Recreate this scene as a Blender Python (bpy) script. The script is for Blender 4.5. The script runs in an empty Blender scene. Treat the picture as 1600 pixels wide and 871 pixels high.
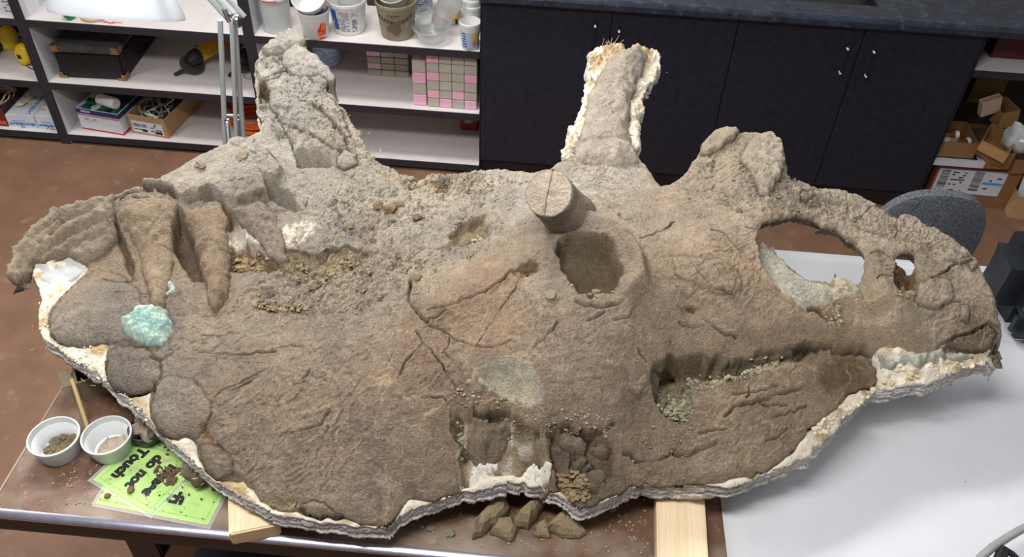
import bpy, bmesh, math, random
import numpy as np
from mathutils import Vector, Matrix, noise as mnoise

random.seed(7)
rng = np.random.default_rng(11)
C = bpy.context.scene.collection
S = bpy.context.scene

# ------------------------------------------------------------------ camera
FPX = 1358.0           # focal length in pixels of the 1600 x 871 frame
CAMH = 2.40            # camera height over the floor
TT = 0.92              # table top height
_D = np.array([155., -1249., FPX]); _N = np.array([-66., 1469., FPX])   # vanishing points: depth, straight down
_Z = -_N / np.linalg.norm(_N)
_Y = _D - _Z * (_D @ _Z); _Y /= np.linalg.norm(_Y)
_X = np.cross(_Y, _Z)
RW = np.array([_X, _Y, _Z])          # world <- camera (x right, y down, z forward)

cam_data = bpy.data.cameras.new('camera')
cam = bpy.data.objects.new('camera', cam_data); C.objects.link(cam)
cam_data.sensor_width = 36.0; cam_data.sensor_fit = 'HORIZONTAL'
cam_data.lens = 36.0 * FPX / 1600.0
cam_data.clip_start = 0.05; cam_data.clip_end = 60
_m = Matrix(((RW[0][0], -RW[0][1], -RW[0][2]), (RW[1][0], -RW[1][1], -RW[1][2]), (RW[2][0], -RW[2][1], -RW[2][2])))
cam.matrix_world = Matrix.Translation((0, 0, CAMH)) @ _m.to_4x4()
S.camera = cam

# ------------------------------------------------------------------ light
w = bpy.data.worlds.new('room_ambient'); S.world = w; w.use_nodes = True
w.node_tree.nodes['Background'].inputs[0].default_value = (0.93, 0.96, 1.0, 1)
w.node_tree.nodes['Background'].inputs[1].default_value = 0.22

def area(name, loc, aim, sx, sy, power, col=(1, 0.97, 0.92)):
    l = bpy.data.lights.new(name, 'AREA'); l.shape = 'RECTANGLE'; l.size = sx; l.size_y = sy
    l.energy = power; l.color = col
    o = bpy.data.objects.new(name, l); C.objects.link(o); o.location = loc
    o.rotation_euler = (Vector(aim) - Vector(loc)).to_track_quat('-Z', 'Y').to_euler()
    return o
area('ceiling_lamp_key', (-1.0, 2.75, 3.1), (-0.5, 1.3, 0.9), 1.2, 0.35, 70, (1, 0.985, 0.96))
area('ceiling_lamp_front', (-0.6, 0.5, 3.2), (-0.5, 1.6, 0), 1.4, 0.35, 58, (1, 0.985, 0.96))
area('ceiling_lamp_left', (-2.9, 1.7, 3.15), (-2.5, 2.1, 0), 0.35, 1.3, 30, (1, 0.985, 0.96))
area('ceiling_lamp_right', (2.3, 1.0, 3.15), (2.1, 1.2, 0), 0.35, 1.3, 8, (0.97, 0.985, 1))

S.view_settings.view_transform = 'Standard'
S.view_settings.look = 'None'
S.view_settings.gamma = 1.0
S.view_settings.exposure = 0.08
try: S.view_settings.use_curve_mapping = False
except Exception: pass

# ------------------------------------------------------------------ pixel -> place
def ray(px, py):
    px = np.asarray(px, float); py = np.asarray(py, float)
    v = np.stack([px - 800.0, py - 435.5, np.full(px.shape, FPX)], -1)
    return v @ RW.T
def at_z(px, py, z):
    d = ray(px, py); t = (np.asarray(z) - CAMH) / d[..., 2]
    p = d * t[..., None]; p[..., 2] += CAMH
    return p
def at_y(px, py, y):
    d = ray(px, py); t = np.asarray(y) / d[..., 1]
    p = d * t[..., None]; p[..., 2] += CAMH
    return p
def V(p): return Vector((float(p[0]), float(p[1]), float(p[2])))

# ------------------------------------------------------------------ materials
def lin(c):
    return tuple((x / 12.92 if x <= 0.04045 else ((x + 0.055) / 1.055) ** 2.4) for x in [v / 255.0 for v in c])
_mats = {}
def mat(name, rgb, rough=0.6, metal=0.0, var=0.0, vscale=20.0, bump=0.0, bscale=60.0, rgb2=None, spots=None, trans=0.0, alpha=1.0, stretch=None, coat=0.0):
    if name in _mats: return _mats[name]
    m = bpy.data.materials.new(name); m.use_nodes = True; _mats[name] = m
    nt = m.node_tree; N = nt.nodes; L = nt.links; b = N['Principled BSDF']
    c = lin(rgb) + (1,)
    b.inputs['Base Color'].default_value = c
    b.inputs['Roughness'].default_value = rough; b.inputs['Metallic'].default_value = metal
    if trans: b.inputs['Transmission Weight'].default_value = trans
    if alpha < 1: b.inputs['Alpha'].default_value = alpha
    if coat: b.inputs['Coat Weight'].default_value = coat
    tc = None
    if var or bump or spots or rgb2:
        tc = N.new('ShaderNodeTexCoord'); vec = tc.outputs['Object']
        if stretch:
            mp = N.new('ShaderNodeMapping'); mp.inputs['Scale'].default_value = stretch
            L.new(vec, mp.inputs['Vector']); vec = mp.outputs['Vector']
    if var or rgb2:
        n = N.new('ShaderNodeTexNoise'); n.inputs['Scale'].default_value = vscale; n.inputs['Detail'].default_value = 6
        n.inputs['Roughness'].default_value = 0.65
        L.new(vec, n.inputs['Vector'])
        r = N.new('ShaderNodeValToRGB'); L.new(n.outputs['Fac'], r.inputs['Fac'])
        r.color_ramp.elements[0].position = 0.33; r.color_ramp.elements[1].position = 0.67
        d = c if rgb2 is None else lin(rgb2) + (1,)
        k = var
        if rgb2 is None:
            r.color_ramp.elements[0].color = tuple(x * (1 - k) for x in c[:3]) + (1,)
            r.color_ramp.elements[1].color = tuple(min(1, x * (1 + k)) for x in c[:3]) + (1,)
        else:
            r.color_ramp.elements[0].color = c; r.color_ramp.elements[1].color = d
        col = r.outputs['Color']
        if spots:
            n2 = N.new('ShaderNodeTexNoise'); n2.inputs['Scale'].default_value = spots[1]; n2.inputs['Detail'].default_value = 3
            L.new(vec, n2.inputs['Vector'])
            r2 = N.new('ShaderNodeValToRGB'); L.new(n2.outputs['Fac'], r2.inputs['Fac'])
            r2.color_ramp.elements[0].position = spots[2]; r2.color_ramp.elements[1].position = spots[2] + spots[3]
            mx = N.new('ShaderNodeMix'); mx.data_type = 'RGBA'
            L.new(r2.outputs['Color'], mx.inputs['Factor']); L.new(col, mx.inputs['A'])
            mx.inputs['B'].default_value = lin(spots[0]) + (1,)
            col = mx.outputs['Result']
        L.new(col, b.inputs['Base Color'])
    if bump:
        n = N.new('ShaderNodeTexNoise'); n.inputs['Scale'].default_value = bscale; n.inputs['Detail'].default_value = 5
        L.new(vec, n.inputs['Vector'])
        bp = N.new('ShaderNodeBump'); bp.inputs['Strength'].default_value = bump; bp.inputs['Distance'].default_value = 0.004
        L.new(n.outputs['Fac'], bp.inputs['Height']); L.new(bp.outputs['Normal'], b.inputs['Normal'])
    return m

# ------------------------------------------------------------------ mesh builder
class MB:
    def __init__(s): s.v = []; s.f = []; s.mi = []; s.cur = 0
    def add(s, verts, faces):
        o = len(s.v); s.v += [tuple(map(float, v)) for v in verts]
        for f in faces: s.f.append(tuple(i + o for i in f)); s.mi.append(s.cur)
        return s
    def box(s, x0, x1, y0, y1, z0, z1, M=None):
        v = [(x, y, z) for z in (z0, z1) for y in (y0, y1) for x in (x0, x1)]
        if M is not None: v = [M @ Vector(p) for p in v]
        return s.add(v, [(0, 2, 3, 1), (4, 5, 7, 6), (0, 1, 5, 4), (2, 6, 7, 3), (0, 4, 6, 2), (1, 3, 7, 5)])
    def cbox(s, x0, x1, y0, y1, z0, z1, c=0.004, M=None):      # chamfered box
        bm = bmesh.new(); r = bmesh.ops.create_cube(bm, size=1)
        for v in bm.verts:
            v.co = Vector((x0 + (v.co.x + .5) * (x1 - x0), y0 + (v.co.y + .5) * (y1 - y0), z0 + (v.co.z + .5) * (z1 - z0)))
        bmesh.ops.bevel(bm, geom=list(bm.edges), offset=c, segments=2, affect='EDGES')
        return s.bm(bm, M)
    def bm(s, bm, M=None):
        bm.verts.ensure_lookup_table(); bm.verts.index_update()
        s.add([(M @ v.co if M is not None else v.co) for v in bm.verts], [[v.index for v in f.verts] for f in bm.faces]); bm.free(); return s
    def lathe(s, prof, n=28, c=(0, 0, 0), M=None, closed=False):   # prof: (r, z)
        vs = []; fs = []
        for r, z in prof:
            for k in range(n):
                a = 2 * math.pi * k / n
                p = Vector((c[0] + r * math.cos(a), c[1] + r * math.sin(a), c[2] + z))
                vs.append(M @ p if M is not None else p)
        for i in range(len(prof) - 1):
            for k in range(n):
                k2 = (k + 1) % n
                fs.append((i * n + k, i * n + k2, (i + 1) * n + k2, (i + 1) * n + k))
        if closed:
            fs.append(tuple(range(n))[::-1]); fs.append(tuple((len(prof) - 1) * n + k for k in range(n)))
        return s.add(vs, fs)
    def tube(s, pts, r, n=10, cap=True):
        P = [Vector(p) for p in pts]; R = r if isinstance(r, (list, tuple)) else [r] * len(P)
        vs = []; fs = []
        t0 = (P[1] - P[0]).normalized(); up = Vector((0, 0, 1)) if abs(t0.z) < .9 else Vector((1, 0, 0))
        u = t0.cross(up).normalized()
        for i, p in enumerate(P):
            t = ((P[min(i + 1, len(P) - 1)] - P[max(i - 1, 0)])).normalized()
            u = (u - t * u.dot(t)).normalized(); w_ = t.cross(u)
            for k in range(n):
                a = 2 * math.pi * k / n
                vs.append(p + (u * math.cos(a) + w_ * math.sin(a)) * R[i])
        for i in range(len(P) - 1):
            for k in range(n):
                k2 = (k + 1) % n
                fs.append((i * n + k, i * n + k2, (i + 1) * n + k2, (i + 1) * n + k))
        if cap:
            fs.append(tuple(range(n))[::-1]); fs.append(tuple((len(P) - 1) * n + k for k in range(n)))
        return s.add(vs, fs)
    def prism(s, poly, z0, z1, M=None):
        n = len(poly); v = [(x, y, z0) for x, y in poly] + [(x, y, z1) for x, y in poly]
        if M is not None: v = [M @ Vector(p) for p in v]
        return s.add(v, [tuple(range(n))[::-1], tuple(range(n, 2 * n))] + [(i, (i + 1) % n, n + (i + 1) % n, n + i) for i in range(n)])
    def build(s, name, m, parent=None, smooth=False, loc=None, rot=None):
        me = bpy.data.meshes.new(name); me.from_pydata(s.v, [], s.f); me.update()
        for mm in (m if isinstance(m, (list, tuple)) else [m]): me.materials.append(mm)
        if any(s.mi): me.polygons.foreach_set('material_index', s.mi)
        if smooth:
            me.polygons.foreach_set('use_smooth', [True] * len(me.polygons))
            try: me.set_sharp_from_angle(angle=math.radians(40))
            except Exception: pass
        o = bpy.data.objects.new(name, me); C.objects.link(o)
        if parent is not None: o.parent = parent
        if loc is not None: o.location = loc
        if rot is not None: o.rotation_euler = rot
        return o

def tag(o, label=None, cat=None, group=None, kind=None):
    if label: o['label'] = label
    if cat: o['category'] = cat
    if group: o['group'] = group
    if kind: o['kind'] = kind
    return o
def thing(name, label, cat, loc=(0, 0, 0), rz=0.0, group=None, M=None):
    o = bpy.data.objects.new(name, None); o.empty_display_size = 0.05; C.objects.link(o)
    o.location = loc; o.rotation_euler = (0, 0, rz)
    if M is not None: o.matrix_world = M
    return tag(o, label, cat, group)
def dup(root, M=None, loc=None, label=None):
    r = root.copy(); C.objects.link(r)
    if M is not None: r.matrix_world = M
    if loc is not None: r.location = loc
    if label: r['label'] = label
    for ch in list(root.children):
        c = ch.copy(); C.objects.link(c); c.parent = r
        for g in list(ch.children):
            d = g.copy(); C.objects.link(d); d.parent = c
    return r
def text(body, size, m, parent, M, name='lettering', bold=0.0, ext=0.0004, align='LEFT', squash=1.0):
    cu = bpy.data.curves.new(name, 'FONT'); cu.body = body; cu.size = size; cu.extrude = ext; cu.offset = bold
    cu.align_x = align; cu.resolution_u = 3
    tmp = bpy.data.objects.new('tmp', cu)
    C.objects.link(tmp)
    dg = bpy.context.evaluated_depsgraph_get()
    me = bpy.data.meshes.new_from_object(tmp.evaluated_get(dg))
    bpy.data.objects.remove(tmp); bpy.data.curves.remove(cu)
    me.name = name; me.materials.clear(); me.materials.append(m)
    o = bpy.data.objects.new(name, me); C.objects.link(o)
    if parent is not None: o.parent = parent
    o.matrix_local = M @ Matrix.Diagonal((squash, 1, 1, 1)) if parent is not None else M
    return o
FRONT = Matrix.Rotation(math.radians(90), 4, 'X')      # text standing on a face that looks towards -y
def TR(x, y, z): return Matrix.Translation((x, y, z))
def shadefree(o): return o

# ------------------------------------------------------------------ the setting
M_floor = mat('floor_concrete', (126, 93, 72), 0.6, var=0.18, vscale=5, bump=0.1, bscale=40, spots=((146, 120, 98), 12, 0.60, 0.2))
def scratches(m):
    nt = m.node_tree; N = nt.nodes; L = nt.links; b = N['Principled BSDF']
    src = b.inputs['Base Color'].links[0].from_socket
    tc = N.new('ShaderNodeTexCoord')
    last = src
    for sc, rot, pos in (((2.2, 0.06, 1), 0.5, 0.012), ((1.6, 0.05, 1), 1.15, 0.010)):
        mp = N.new('ShaderNodeMapping'); mp.inputs['Rotation'].default_value = (0, 0, rot); mp.inputs['Scale'].default_value = sc
        L.new(tc.outputs['Object'], mp.inputs['Vector'])
        vo = N.new('ShaderNodeTexVoronoi'); vo.feature = 'DISTANCE_TO_EDGE'; vo.inputs['Scale'].default_value = 1.3
        L.new(mp.outputs['Vector'], vo.inputs['Vector'])
        r = N.new('ShaderNodeValToRGB'); r.color_ramp.elements[0].color = (0.10, 0.10, 0.10, 1); r.color_ramp.elements[0].position = 0.0
        r.color_ramp.elements[1].color = (0, 0, 0, 1); r.color_ramp.elements[1].position = pos
        L.new(vo.outputs['Distance'], r.inputs['Fac'])
        mx = N.new('ShaderNodeMix'); mx.data_type = 'RGBA'; L.new(r.outputs['Color'], mx.inputs['Factor']); L.new(last, mx.inputs['A'])
        mx.inputs['B'].default_value = lin((170, 145, 128)) + (1,)
        last = mx.outputs['Result']
    L.new(last, b.inputs['Base Color'])
tag(MB().box(-5, 5, -2.5, 4.0, -0.06, 0).build('floor', M_floor), kind='structure')
tag(MB().box(-5, 5, 3.95, 4.05, 0, 2.7).build('wall_back', mat('wall_paint', (190, 188, 182), 0.8, var=0.04, bump=0.05)), kind='structure')

YF = 3.285       # front plane of the built-in casework
M_dark = mat('dark_laminate', (27, 30, 43), 0.5, var=0.4, vscale=38, bump=0.04, bscale=150)
M_edge = mat('dark_edge_band', (44, 43, 50), 0.45, var=0.2, vscale=60)
M_white = mat('white_melamine', (214, 207, 205), 0.5, var=0.035, vscale=14, spots=((170, 160, 150), 90, 0.72, 0.05))
M_side = mat('grey_melamine', (196, 197, 203), 0.5, var=0.05, vscale=30)
M_kick = mat('black_kick', (26, 23, 24), 0.6, var=0.2)

def sx(px, py): return float(at_y(px, py, YF)[0])
def sz(px, py): return float(at_y(px, py, YF)[2])
DEPTH = 0.52
ZB, ZM, ZTOP = sz(560, 245), sz(560, 165), sz(560, 68)
X0, X1, X2, X3 = sx(50, 60) - 0.0, sx(398, 60), sx(750, 150), sx(1535, 62)
# X0: divider between bay 0 and bay 1;  X1: divider bay 1 / bay 2;  X2: dark end panel;  X3: right end of the cabinets
shelf_unit = thing('shelf_unit', 'long white built-in shelf unit with dark front edges along the back wall', 'shelf unit', (X0, YF, 0))
def loc(x, y, z): return (x - X0, y - YF, z)
XL = -4.2
def panel(name, x0, x1, z0, z1, y0=0.0, y1=DEPTH, m=None):
    mb = MB(); mb.box(x0 - X0, x1 - X0, y0 + 0.003, y1, z0, z1); o = mb.build(name, m or M_white, shelf_unit); return o
def banded(name, x0, x1, z0, z1, m=None):
    o = panel(name, x0, x1, z0, z1, 0, DEPTH, m)
    e = MB().box(x0 - X0, x1 - X0, -0.003, 0.003, z0, z1).build('edge_band', M_edge, o)
    return o
DT = 0.045
for z in (ZB, ZM, ZTOP):
    th = 0.032
    for (a, b_) in ((XL, X0 - DT), (X0, X1 - DT), (X1, X2 - 0.004)):
        banded('shelf', a, b_, z - th, z)
ZC = 0.885
for x in (X0, X1):
    banded('divider', x - DT, x, 0.0, ZC, M_side)
panel('kick_board', XL, X2, 0, ZB - 0.033, 0.012, 0.03, M_kick)
panel('back_panel', XL, X2, 0, ZC, DEPTH, DEPTH + 0.012, M_white)

# base cabinets with doors
M_wire = mat('dark_wire', (46, 46, 52), 0.3, 0.6)
YC = YF - 0.02
zc0, zc1 = 0.10, 0.868
seams = [sx(752, 100) , sx(952, 60), sx(1147, 60), sx(1342, 70), X3]
zh = [(sz(930, 30), sz(926, 75)), (sz(967, 38), sz(963, 80)), (sz(1323, 65), sz(1305, 105)), (sz(1362, 70), sz(1347, 110))]
hx = [sx(930, 35), sx(967, 42), sx(1320, 68), sx(1361, 72)]
for c in range(2):
    xa, xb = seams[2 * c], seams[2 * c + 2]
    cab = thing('base_cabinet', ['dark charcoal double-door base cabinet beside the open shelves', 'dark charcoal double-door base cabinet under the sink, nearer the cartons'][c], 'cabinet', (xa, YC, 0), group='dark base cabinets')
    MB().box(0.0, xb - xa, 0.02, DEPTH, zc0 - 0.0, zc1).build('body', M_dark, cab)
    MB().box(0.0, xb - xa, 0.03, 0.05, 0, zc0 - 0.002).build('kick_board', M_kick, cab)
    for k in range(2):
        a, b_ = seams[2 * c + k] - xa, seams[2 * c + k + 1] - xa
        d = MB().cbox(a + 0.0015, b_ - 0.0015, 0.0, 0.0185, zc0 + 0.002, zc1 - 0.008, 0.0015).build('door', M_dark, cab)
        i = 2 * c + k
        z1, z0 = zh[i]; hxx = hx[i] - xa
        MB().tube([(hxx, 0.002, z1), (hxx, -0.028, z1), (hxx, -0.034, z1 - 0.006), (hxx, -0.034, z0 + 0.006), (hxx, -0.028, z0), (hxx, 0.002, z0)], 0.004, 8).build('handle', M_wire, d, True)
        hd = MB()
        for zz in (z1 - .004, z0 + .004): hd.lathe([(0, -.008), (.0042, -.008), (.0042, .008), (0, .008)], 12, (0, 0, 0), Matrix.Translation((hxx, -.031, zz)) @ Matrix.Rotation(math.pi / 2, 4, 'X'))
        hd.build('handle_glint', mat('painted_glint', (232, 234, 240), .25), bpy.data.objects[d.name].children[0], True)  # near-white caps: the highlights on the handle, painted as colour
MB().box(X2 + 0.0005, seams[0] + 0.0, YF - 0.02, YF + DEPTH, 0, zc1).build('end_panel', M_dark)
tag(bpy.data.objects['end_panel'], 'narrow dark upright end panel between the white shelves and the cabinets', 'panel')

# worktop with the sink cut-out
M_top = mat('dusty_worktop', (42, 48, 62), 0.35, var=0.4, vscale=16, spots=((92, 94, 98), 30, 0.56, 0.3))
def worktop():
    mb = MB()
    xl, xr = X2 + 0.0, 4.5
    sa, sb = sx(900, -10), float(at_z(1372, 8, 0.912)[0])
    ya = float(at_z(1300, 5, 0.912)[1]); yb = ya + 0.4
    yf = YF - 0.055; yk = 3.94
    z0, z1 = 0.872, 0.912
    r = 0.02
    prof = [(yf + r, z0), (yf + 0.004, z0), (yf, z0 + 0.006), (yf, z1 - 0.014), (yf + 0.004, z1 - 0.004), (yf + 0.014, z1 + 0.002), (yf + 0.026, z1), (ya, z1)]
    vs = [(x, y, z) for x in (xl, xr) for (y, z) in prof]; n = len(prof)
    mb.add(vs, [(i, i + 1, n + i + 1, n + i) for i in range(n - 1)])
    mb.box(xl, sa, ya, yk, z0, z1); mb.box(sb, xr, ya, yk, z0, z1); mb.box(sa, sb, yb, yk, z0, z1)
    mb.box(xl, xr, yf + r, ya, z0, z1 - 0.001)
    root = thing('worktop', 'long dark dusty worktop with a rounded front edge over the cabinets', 'worktop', (xl, yf, z0))
    o = mb.build('slab', M_top, root); o.location = (-xl, -yf, -z0)
    sk = MB(); t = 0.004
    sk.box(sa, sb, ya, ya + t, 0.874, z1 - .002); sk.box(sa, sb, yb - t, yb, 0.874, z1 - .002); sk.box(sa, sa + t, ya, yb, 0.874, z1 - .002)
    sk.box(sb - t, sb, ya, yb, 0.874, z1 - .002); sk.box(sa, sb, ya, yb, 0.8695, 0.874)
    o2 = sk.build('sink_bowl', mat('black_sink', (22, 22, 24), 0.4, var=0.3), root); o2.location = (-xl, -yf, -z0)
worktop()

# open shelves right of the cabinets
XR0, XR1 = X3, 3.4
ZR = [sz(1560, 116), sz(1500, 252), sz(1480, 325)]
right_unit = thing('shelf_unit', 'white open shelves packed with cartons right of the dark cabinets', 'shelf unit', (XR0, YF, 0))
def rp(name, x0, x1, y0, y1, z0, z1, m): return MB().box(x0 - XR0, x1 - XR0, y0, y1, z0, z1).build(name, m, right_unit)
rp('side_panel', XR0 + 0.001, XR0 + 0.02, 0.0, DEPTH, 0, zc1, M_dark)
for z in (float(at_z(1560, 113, 0.6)[2]) * 0 + sz(1565, 113), ):
    o = rp('shelf', XR0 + 0.021, XR1, 0.003, DEPTH, z - 0.03, z, M_white); MB().box(XR0 + 0.021 - XR0, XR1 - XR0, -0.003, 0.003, z - 0.03, z).build('edge_band', M_edge, o)
    ZR1 = z
ZR2 = sz(1530, 337)
o = rp('shelf', XR0 + 0.021, XR1, 0.003, DEPTH, ZR2 - 0.03, ZR2, M_white); MB().box(0.021, XR1 - XR0, -0.003, 0.003, ZR2 - 0.03, ZR2).build('edge_band', M_edge, o)
rp('back_panel', XR0 + 0.021, XR1, DEPTH, DEPTH + 0.012, 0, zc1, mat('shaded_back_board', (52, 46, 40), .8, var=.2))  # the deep shade behind the cartons is put into the board colour
rp('kick_board', XR0 + 0.021, XR1, 0.05, 0.07, 0, ZR2 - 0.031, M_kick)

# ------------------------------------------------------------------ the table
A1 = at_z(0, 799, TT); A2 = at_z(740, 870, TT)
yne = float((A1[1] + A2[1]) / 2)
xtl = float(at_z(0, 765, TT)[0]) + 0.0
yfe = float(at_z(1320, 399, TT)[1]); xtr = 1.75
M_tab = mat('brown_table_top', (98, 70, 52), 0.5, var=0.2, vscale=9, spots=((146, 132, 116), 6, 0.47, 0.2), bump=0.08, bscale=90)
def dust(m):
    nt = m.node_tree; N = nt.nodes; L = nt.links; b = N['Principled BSDF']
    src = b.inputs['Base Color'].links[0].from_socket
    tc = N.new('ShaderNodeTexCoord'); n = N.new('ShaderNodeTexNoise'); n.inputs['Scale'].default_value = 70; n.inputs['Detail'].default_value = 8; n.inputs['Roughness'].default_value = 0.75
    L.new(tc.outputs['Object'], n.inputs['Vector'])
    r = N.new('ShaderNodeValToRGB'); r.color_ramp.elements[0].position = 0.56; r.color_ramp.elements[1].position = 0.72
    r.color_ramp.elements[1].color = (0.6, 0.6, 0.6, 1)
    L.new(n.outputs['Fac'], r.inputs['Fac'])
    mx = N.new('ShaderNodeMix'); mx.data_type = 'RGBA'; L.new(r.outputs['Color'], mx.inputs['Factor']); L.new(src, mx.inputs['A'])
    mx.inputs['B'].default_value = lin((168, 152, 136)) + (1,)
    L.new(mx.outputs['Result'], b.inputs['Base Color'])
dust(M_tab)
table = thing('work_table', 'brown dusty work table with a metal edge strip under the fossil', 'table', (xtl, yne, 0))
def tl(x, y, z): return (x - xtl, y - yne, z)
MB().box(0.004, xtr - xtl, 0.006, yfe - yne, TT - 0.03, TT).build('table_top', M_tab, table)
prof = [(0.006, TT + 0.0005), (-0.004, TT), (-0.009, TT - 0.004), (-0.010, TT - 0.009), (-0.008, TT - 0.013), (0.0, TT - 0.015)]
mb = MB(); n = len(prof)
mb.add([(x, y, z) for x in (0, xtr - xtl) for y, z in prof], [(i, n + i, n + i + 1, i + 1) for i in range(n - 1)])
mb.build('edge_strip', mat('aluminium_edge', (205, 203, 222), 0.22, 1.0, var=0.12, vscale=40), table, True)
MB().box(0.0, 0.004, 0.0, yfe - yne, TT - 0.03, TT + 0.0015).build('side_strip', mat('side_strip_paint', (150, 130, 112), 0.5), table)
MB().box(0.0, xtr - xtl, -0.002, 0.02, TT - 0.062, TT - 0.014).build('front_rail', mat('dark_rail', (58, 42, 34), 0.5, var=0.25, vscale=25), table)
MB().box(0.0, 0.02, 0.02, yfe - yne, TT - 0.062, TT - 0.03).build('side_rail', _mats['dark_rail'], table)
MB().box(0.0, xtr - xtl, yfe - yne - 0.02, yfe - yne, TT - 0.062, TT - 0.03).build('back_rail', _mats['dark_rail'], table)
M_leg = mat('dark_leg_paint', (50, 40, 36), 0.45, var=0.2)
for (lx, ly) in ((0.20, 0.05), (0.20, yfe - yne - 0.11), (xtr - xtl - 0.24, 0.05), (xtr - xtl - 0.24, yfe - yne - 0.11)):
    MB().cbox(lx, lx + 0.07, ly, ly + 0.06, 0.0, TT - 0.031, 0.004).build('leg', M_leg, table)
# ------------------------------------------------------------------ the fossil: relief built in the plan (x, y) of the table
HEX = []
def tps_fit(P, v, reg=1e-4):
    n = len(P); d2 = ((P[:, None] - P[None]) ** 2).sum(-1)
    K = 0.5 * d2 * np.log(d2 + 1e-12) + reg * np.eye(n)
    Q = np.hstack([np.ones((n, 1)), P]); A = np.zeros((n + 3, n + 3)); A[:n, :n] = K; A[:n, n:] = Q; A[n:, :n] = Q.T
    return np.linalg.solve(A, np.concatenate([v, np.zeros(3)]))
def tps_eval(P, wts, X):
    n = len(P); out = np.empty(len(X))
    for i in range(0, len(X), 8000):
        x = X[i:i + 8000]; d2 = ((x[:, None] - P[None]) ** 2).sum(-1)
        out[i:i + 8000] = (0.5 * d2 * np.log(d2 + 1e-12)) @ wts[:n] + wts[n] + x @ wts[n + 1:]
    return out

# broad shape: (pixel x, pixel y, height over the table)
CP = np.array([
 (24,430,.25),(40,370,.27),(120,318,.29),(215,288,.31),(330,235,.34),(400,195,.37),(400,120,.40),(440,52,.43),(515,118,.41),(545,182,.385),(590,250,.345),
 (640,273,.325),(745,266,.345),(840,268,.365),(900,235,.385),(990,235,.385),(1034,288,.36),(1080,258,.375),(1130,200,.42),(1215,217,.42),(1240,275,.385),
 (1310,293,.35),(1380,327,.325),(1450,350,.30),(1510,387,.275),(1545,440,.25),(1563,500,.225),(1562,545,.20),
 (52,432,.215),(70,490,.19),(68,525,.175),(120,570,.155),(175,608,.14),(240,668,.125),(290,712,.115),(350,765,.10),(437,815,.095),(520,826,.09),(600,828,.09),(680,790,.095),
 (760,775,.10),(825,765,.10),(862,770,.10),(910,800,.095),(955,785,.10),(1010,760,.11),(1085,764,.115),(1140,768,.12),(1200,745,.125),(1270,705,.14),(1310,670,.15),(1372,620,.165),(1430,608,.175),(1500,583,.185),(1565,560,.19),
 # inside
 (130,470,.205),(220,560,.185),(300,640,.165),(160,390,.222),(120,385,.225),(100,350,.262),(80,395,.228),(235,320,.30),(240,400,.235),(235,470,.215),(325,400,.24),(330,480,.215),(400,360,.265),(430,430,.245),(420,300,.305),(470,330,.285),
 (350,250,.335),(450,200,.36),(500,240,.345),(460,120,.40),(560,310,.31),(650,330,.315),(750,330,.325),(560,420,.265),(640,420,.28),(500,480,.24),(400,560,.20),(350,650,.165),(450,650,.18),(450,740,.135),
 (560,560,.245),(600,640,.215),(560,740,.15),(640,720,.16),(700,470,.30),(700,560,.265),(680,640,.225),(760,420,.325),(800,500,.315),(830,380,.355),(800,330,.35),(900,330,.385),(960,300,.385),(990,380,.395),
 (920,500,.335),(900,560,.30),(850,620,.255),(780,700,.165),(800,750,.115),(900,640,.245),(900,720,.165),(960,700,.19),(1000,600,.255),(1000,520,.315),(1060,460,.345),(1060,380,.37),(1130,330,.385),(1160,270,.405),(1200,300,.385),
 (1150,440,.345),(1180,520,.285),(1240,480,.31),(1100,520,.29),(1060,540,.27),(1300,520,.265),(1400,480,.275),(1360,400,.305),(1300,320,.34),(1450,420,.285),(1500,480,.25),(1440,530,.225),(1520,540,.205),
 (1100,620,.215),(1200,600,.225),(1300,575,.215),(1365,575,.19),(1250,660,.17),(1150,680,.175),(1080,700,.16),(1350,600,.175)], float)
_P3 = at_z(CP[:, 0], CP[:, 1], TT + CP[:, 2])
_W = tps_fit(_P3[:, :2], CP[:, 2], 2e-4)

OUT_J = [(24,439),(10,426),(11,416),(19,397),(32,375),(46,357),(65,339),(86,325),(120,316),(160,307),(188,300),(215,286),(245,277),(280,257),(305,244),(330,231),(352,222),(395,207),(405,202),(410,187),(400,176),(400,147),(397,122),(397,99),(407,75),(420,61),(440,49),(460,46),(474,51),(477,61),(480,77),(495,87),(504,96),(515,106),(522,116),(520,124),(510,127),(502,130),(510,136),(522,150),(535,165),(545,182),(557,200),(567,220),(580,237),(592,252),(600,254),(610,262),(635,271),(660,275),(675,271),(710,269),(745,264),(782,261),(810,265),(837,267),(860,261),(880,247),(905,232),(950,225),(990,234),(1010,255),(1020,274),(1034,289),(1050,284),(1063,277),(1082,255),(1092,240),(1096,227),(1110,211),(1132,198),(1150,198),(1157,205),(1177,203),(1192,206),(1204,204),(1215,217),(1225,229),(1228,250),(1232,269),(1247,277),(1275,290),(1285,291),(1312,291),(1340,300),(1362,312),(1375,325),(1388,327),(1405,339),(1415,331),(1432,336),(1450,350),(1460,351),(1485,367),(1510,385),(1519,395),(1529,404),(1531,412),(1543,435),(1552,455),(1558,472),(1562,495),(1567,512),(1566,530),(1562,547),(1566,561)]
OUT_N = [(1537,574),(1500,585),(1470,602),(1440,612),(1430,609),(1400,616),(1372,622),(1360,620),(1345,635),(1305,677),(1285,697),(1278,709),(1264,712),(1263,724),(1200,748),(1142,771),(1125,771),(1085,765),(1060,760),(1010,762),(990,769),(955,785),(910,805),(890,792),(862,772),(848,764),(825,770),(820,763),(797,765),(757,776),(715,779),(677,792),(640,807),(600,832),(565,832),(465,820),(437,817),(390,792),(352,767),(327,750),(307,735),(285,715),(262,690),(240,668),(202,632),(175,610),(147,590),(120,572),(90,550),(75,542),(66,527),(67,505),(72,480),(71,477),(62,452),(52,432),(43,426),(33,428)]
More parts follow.
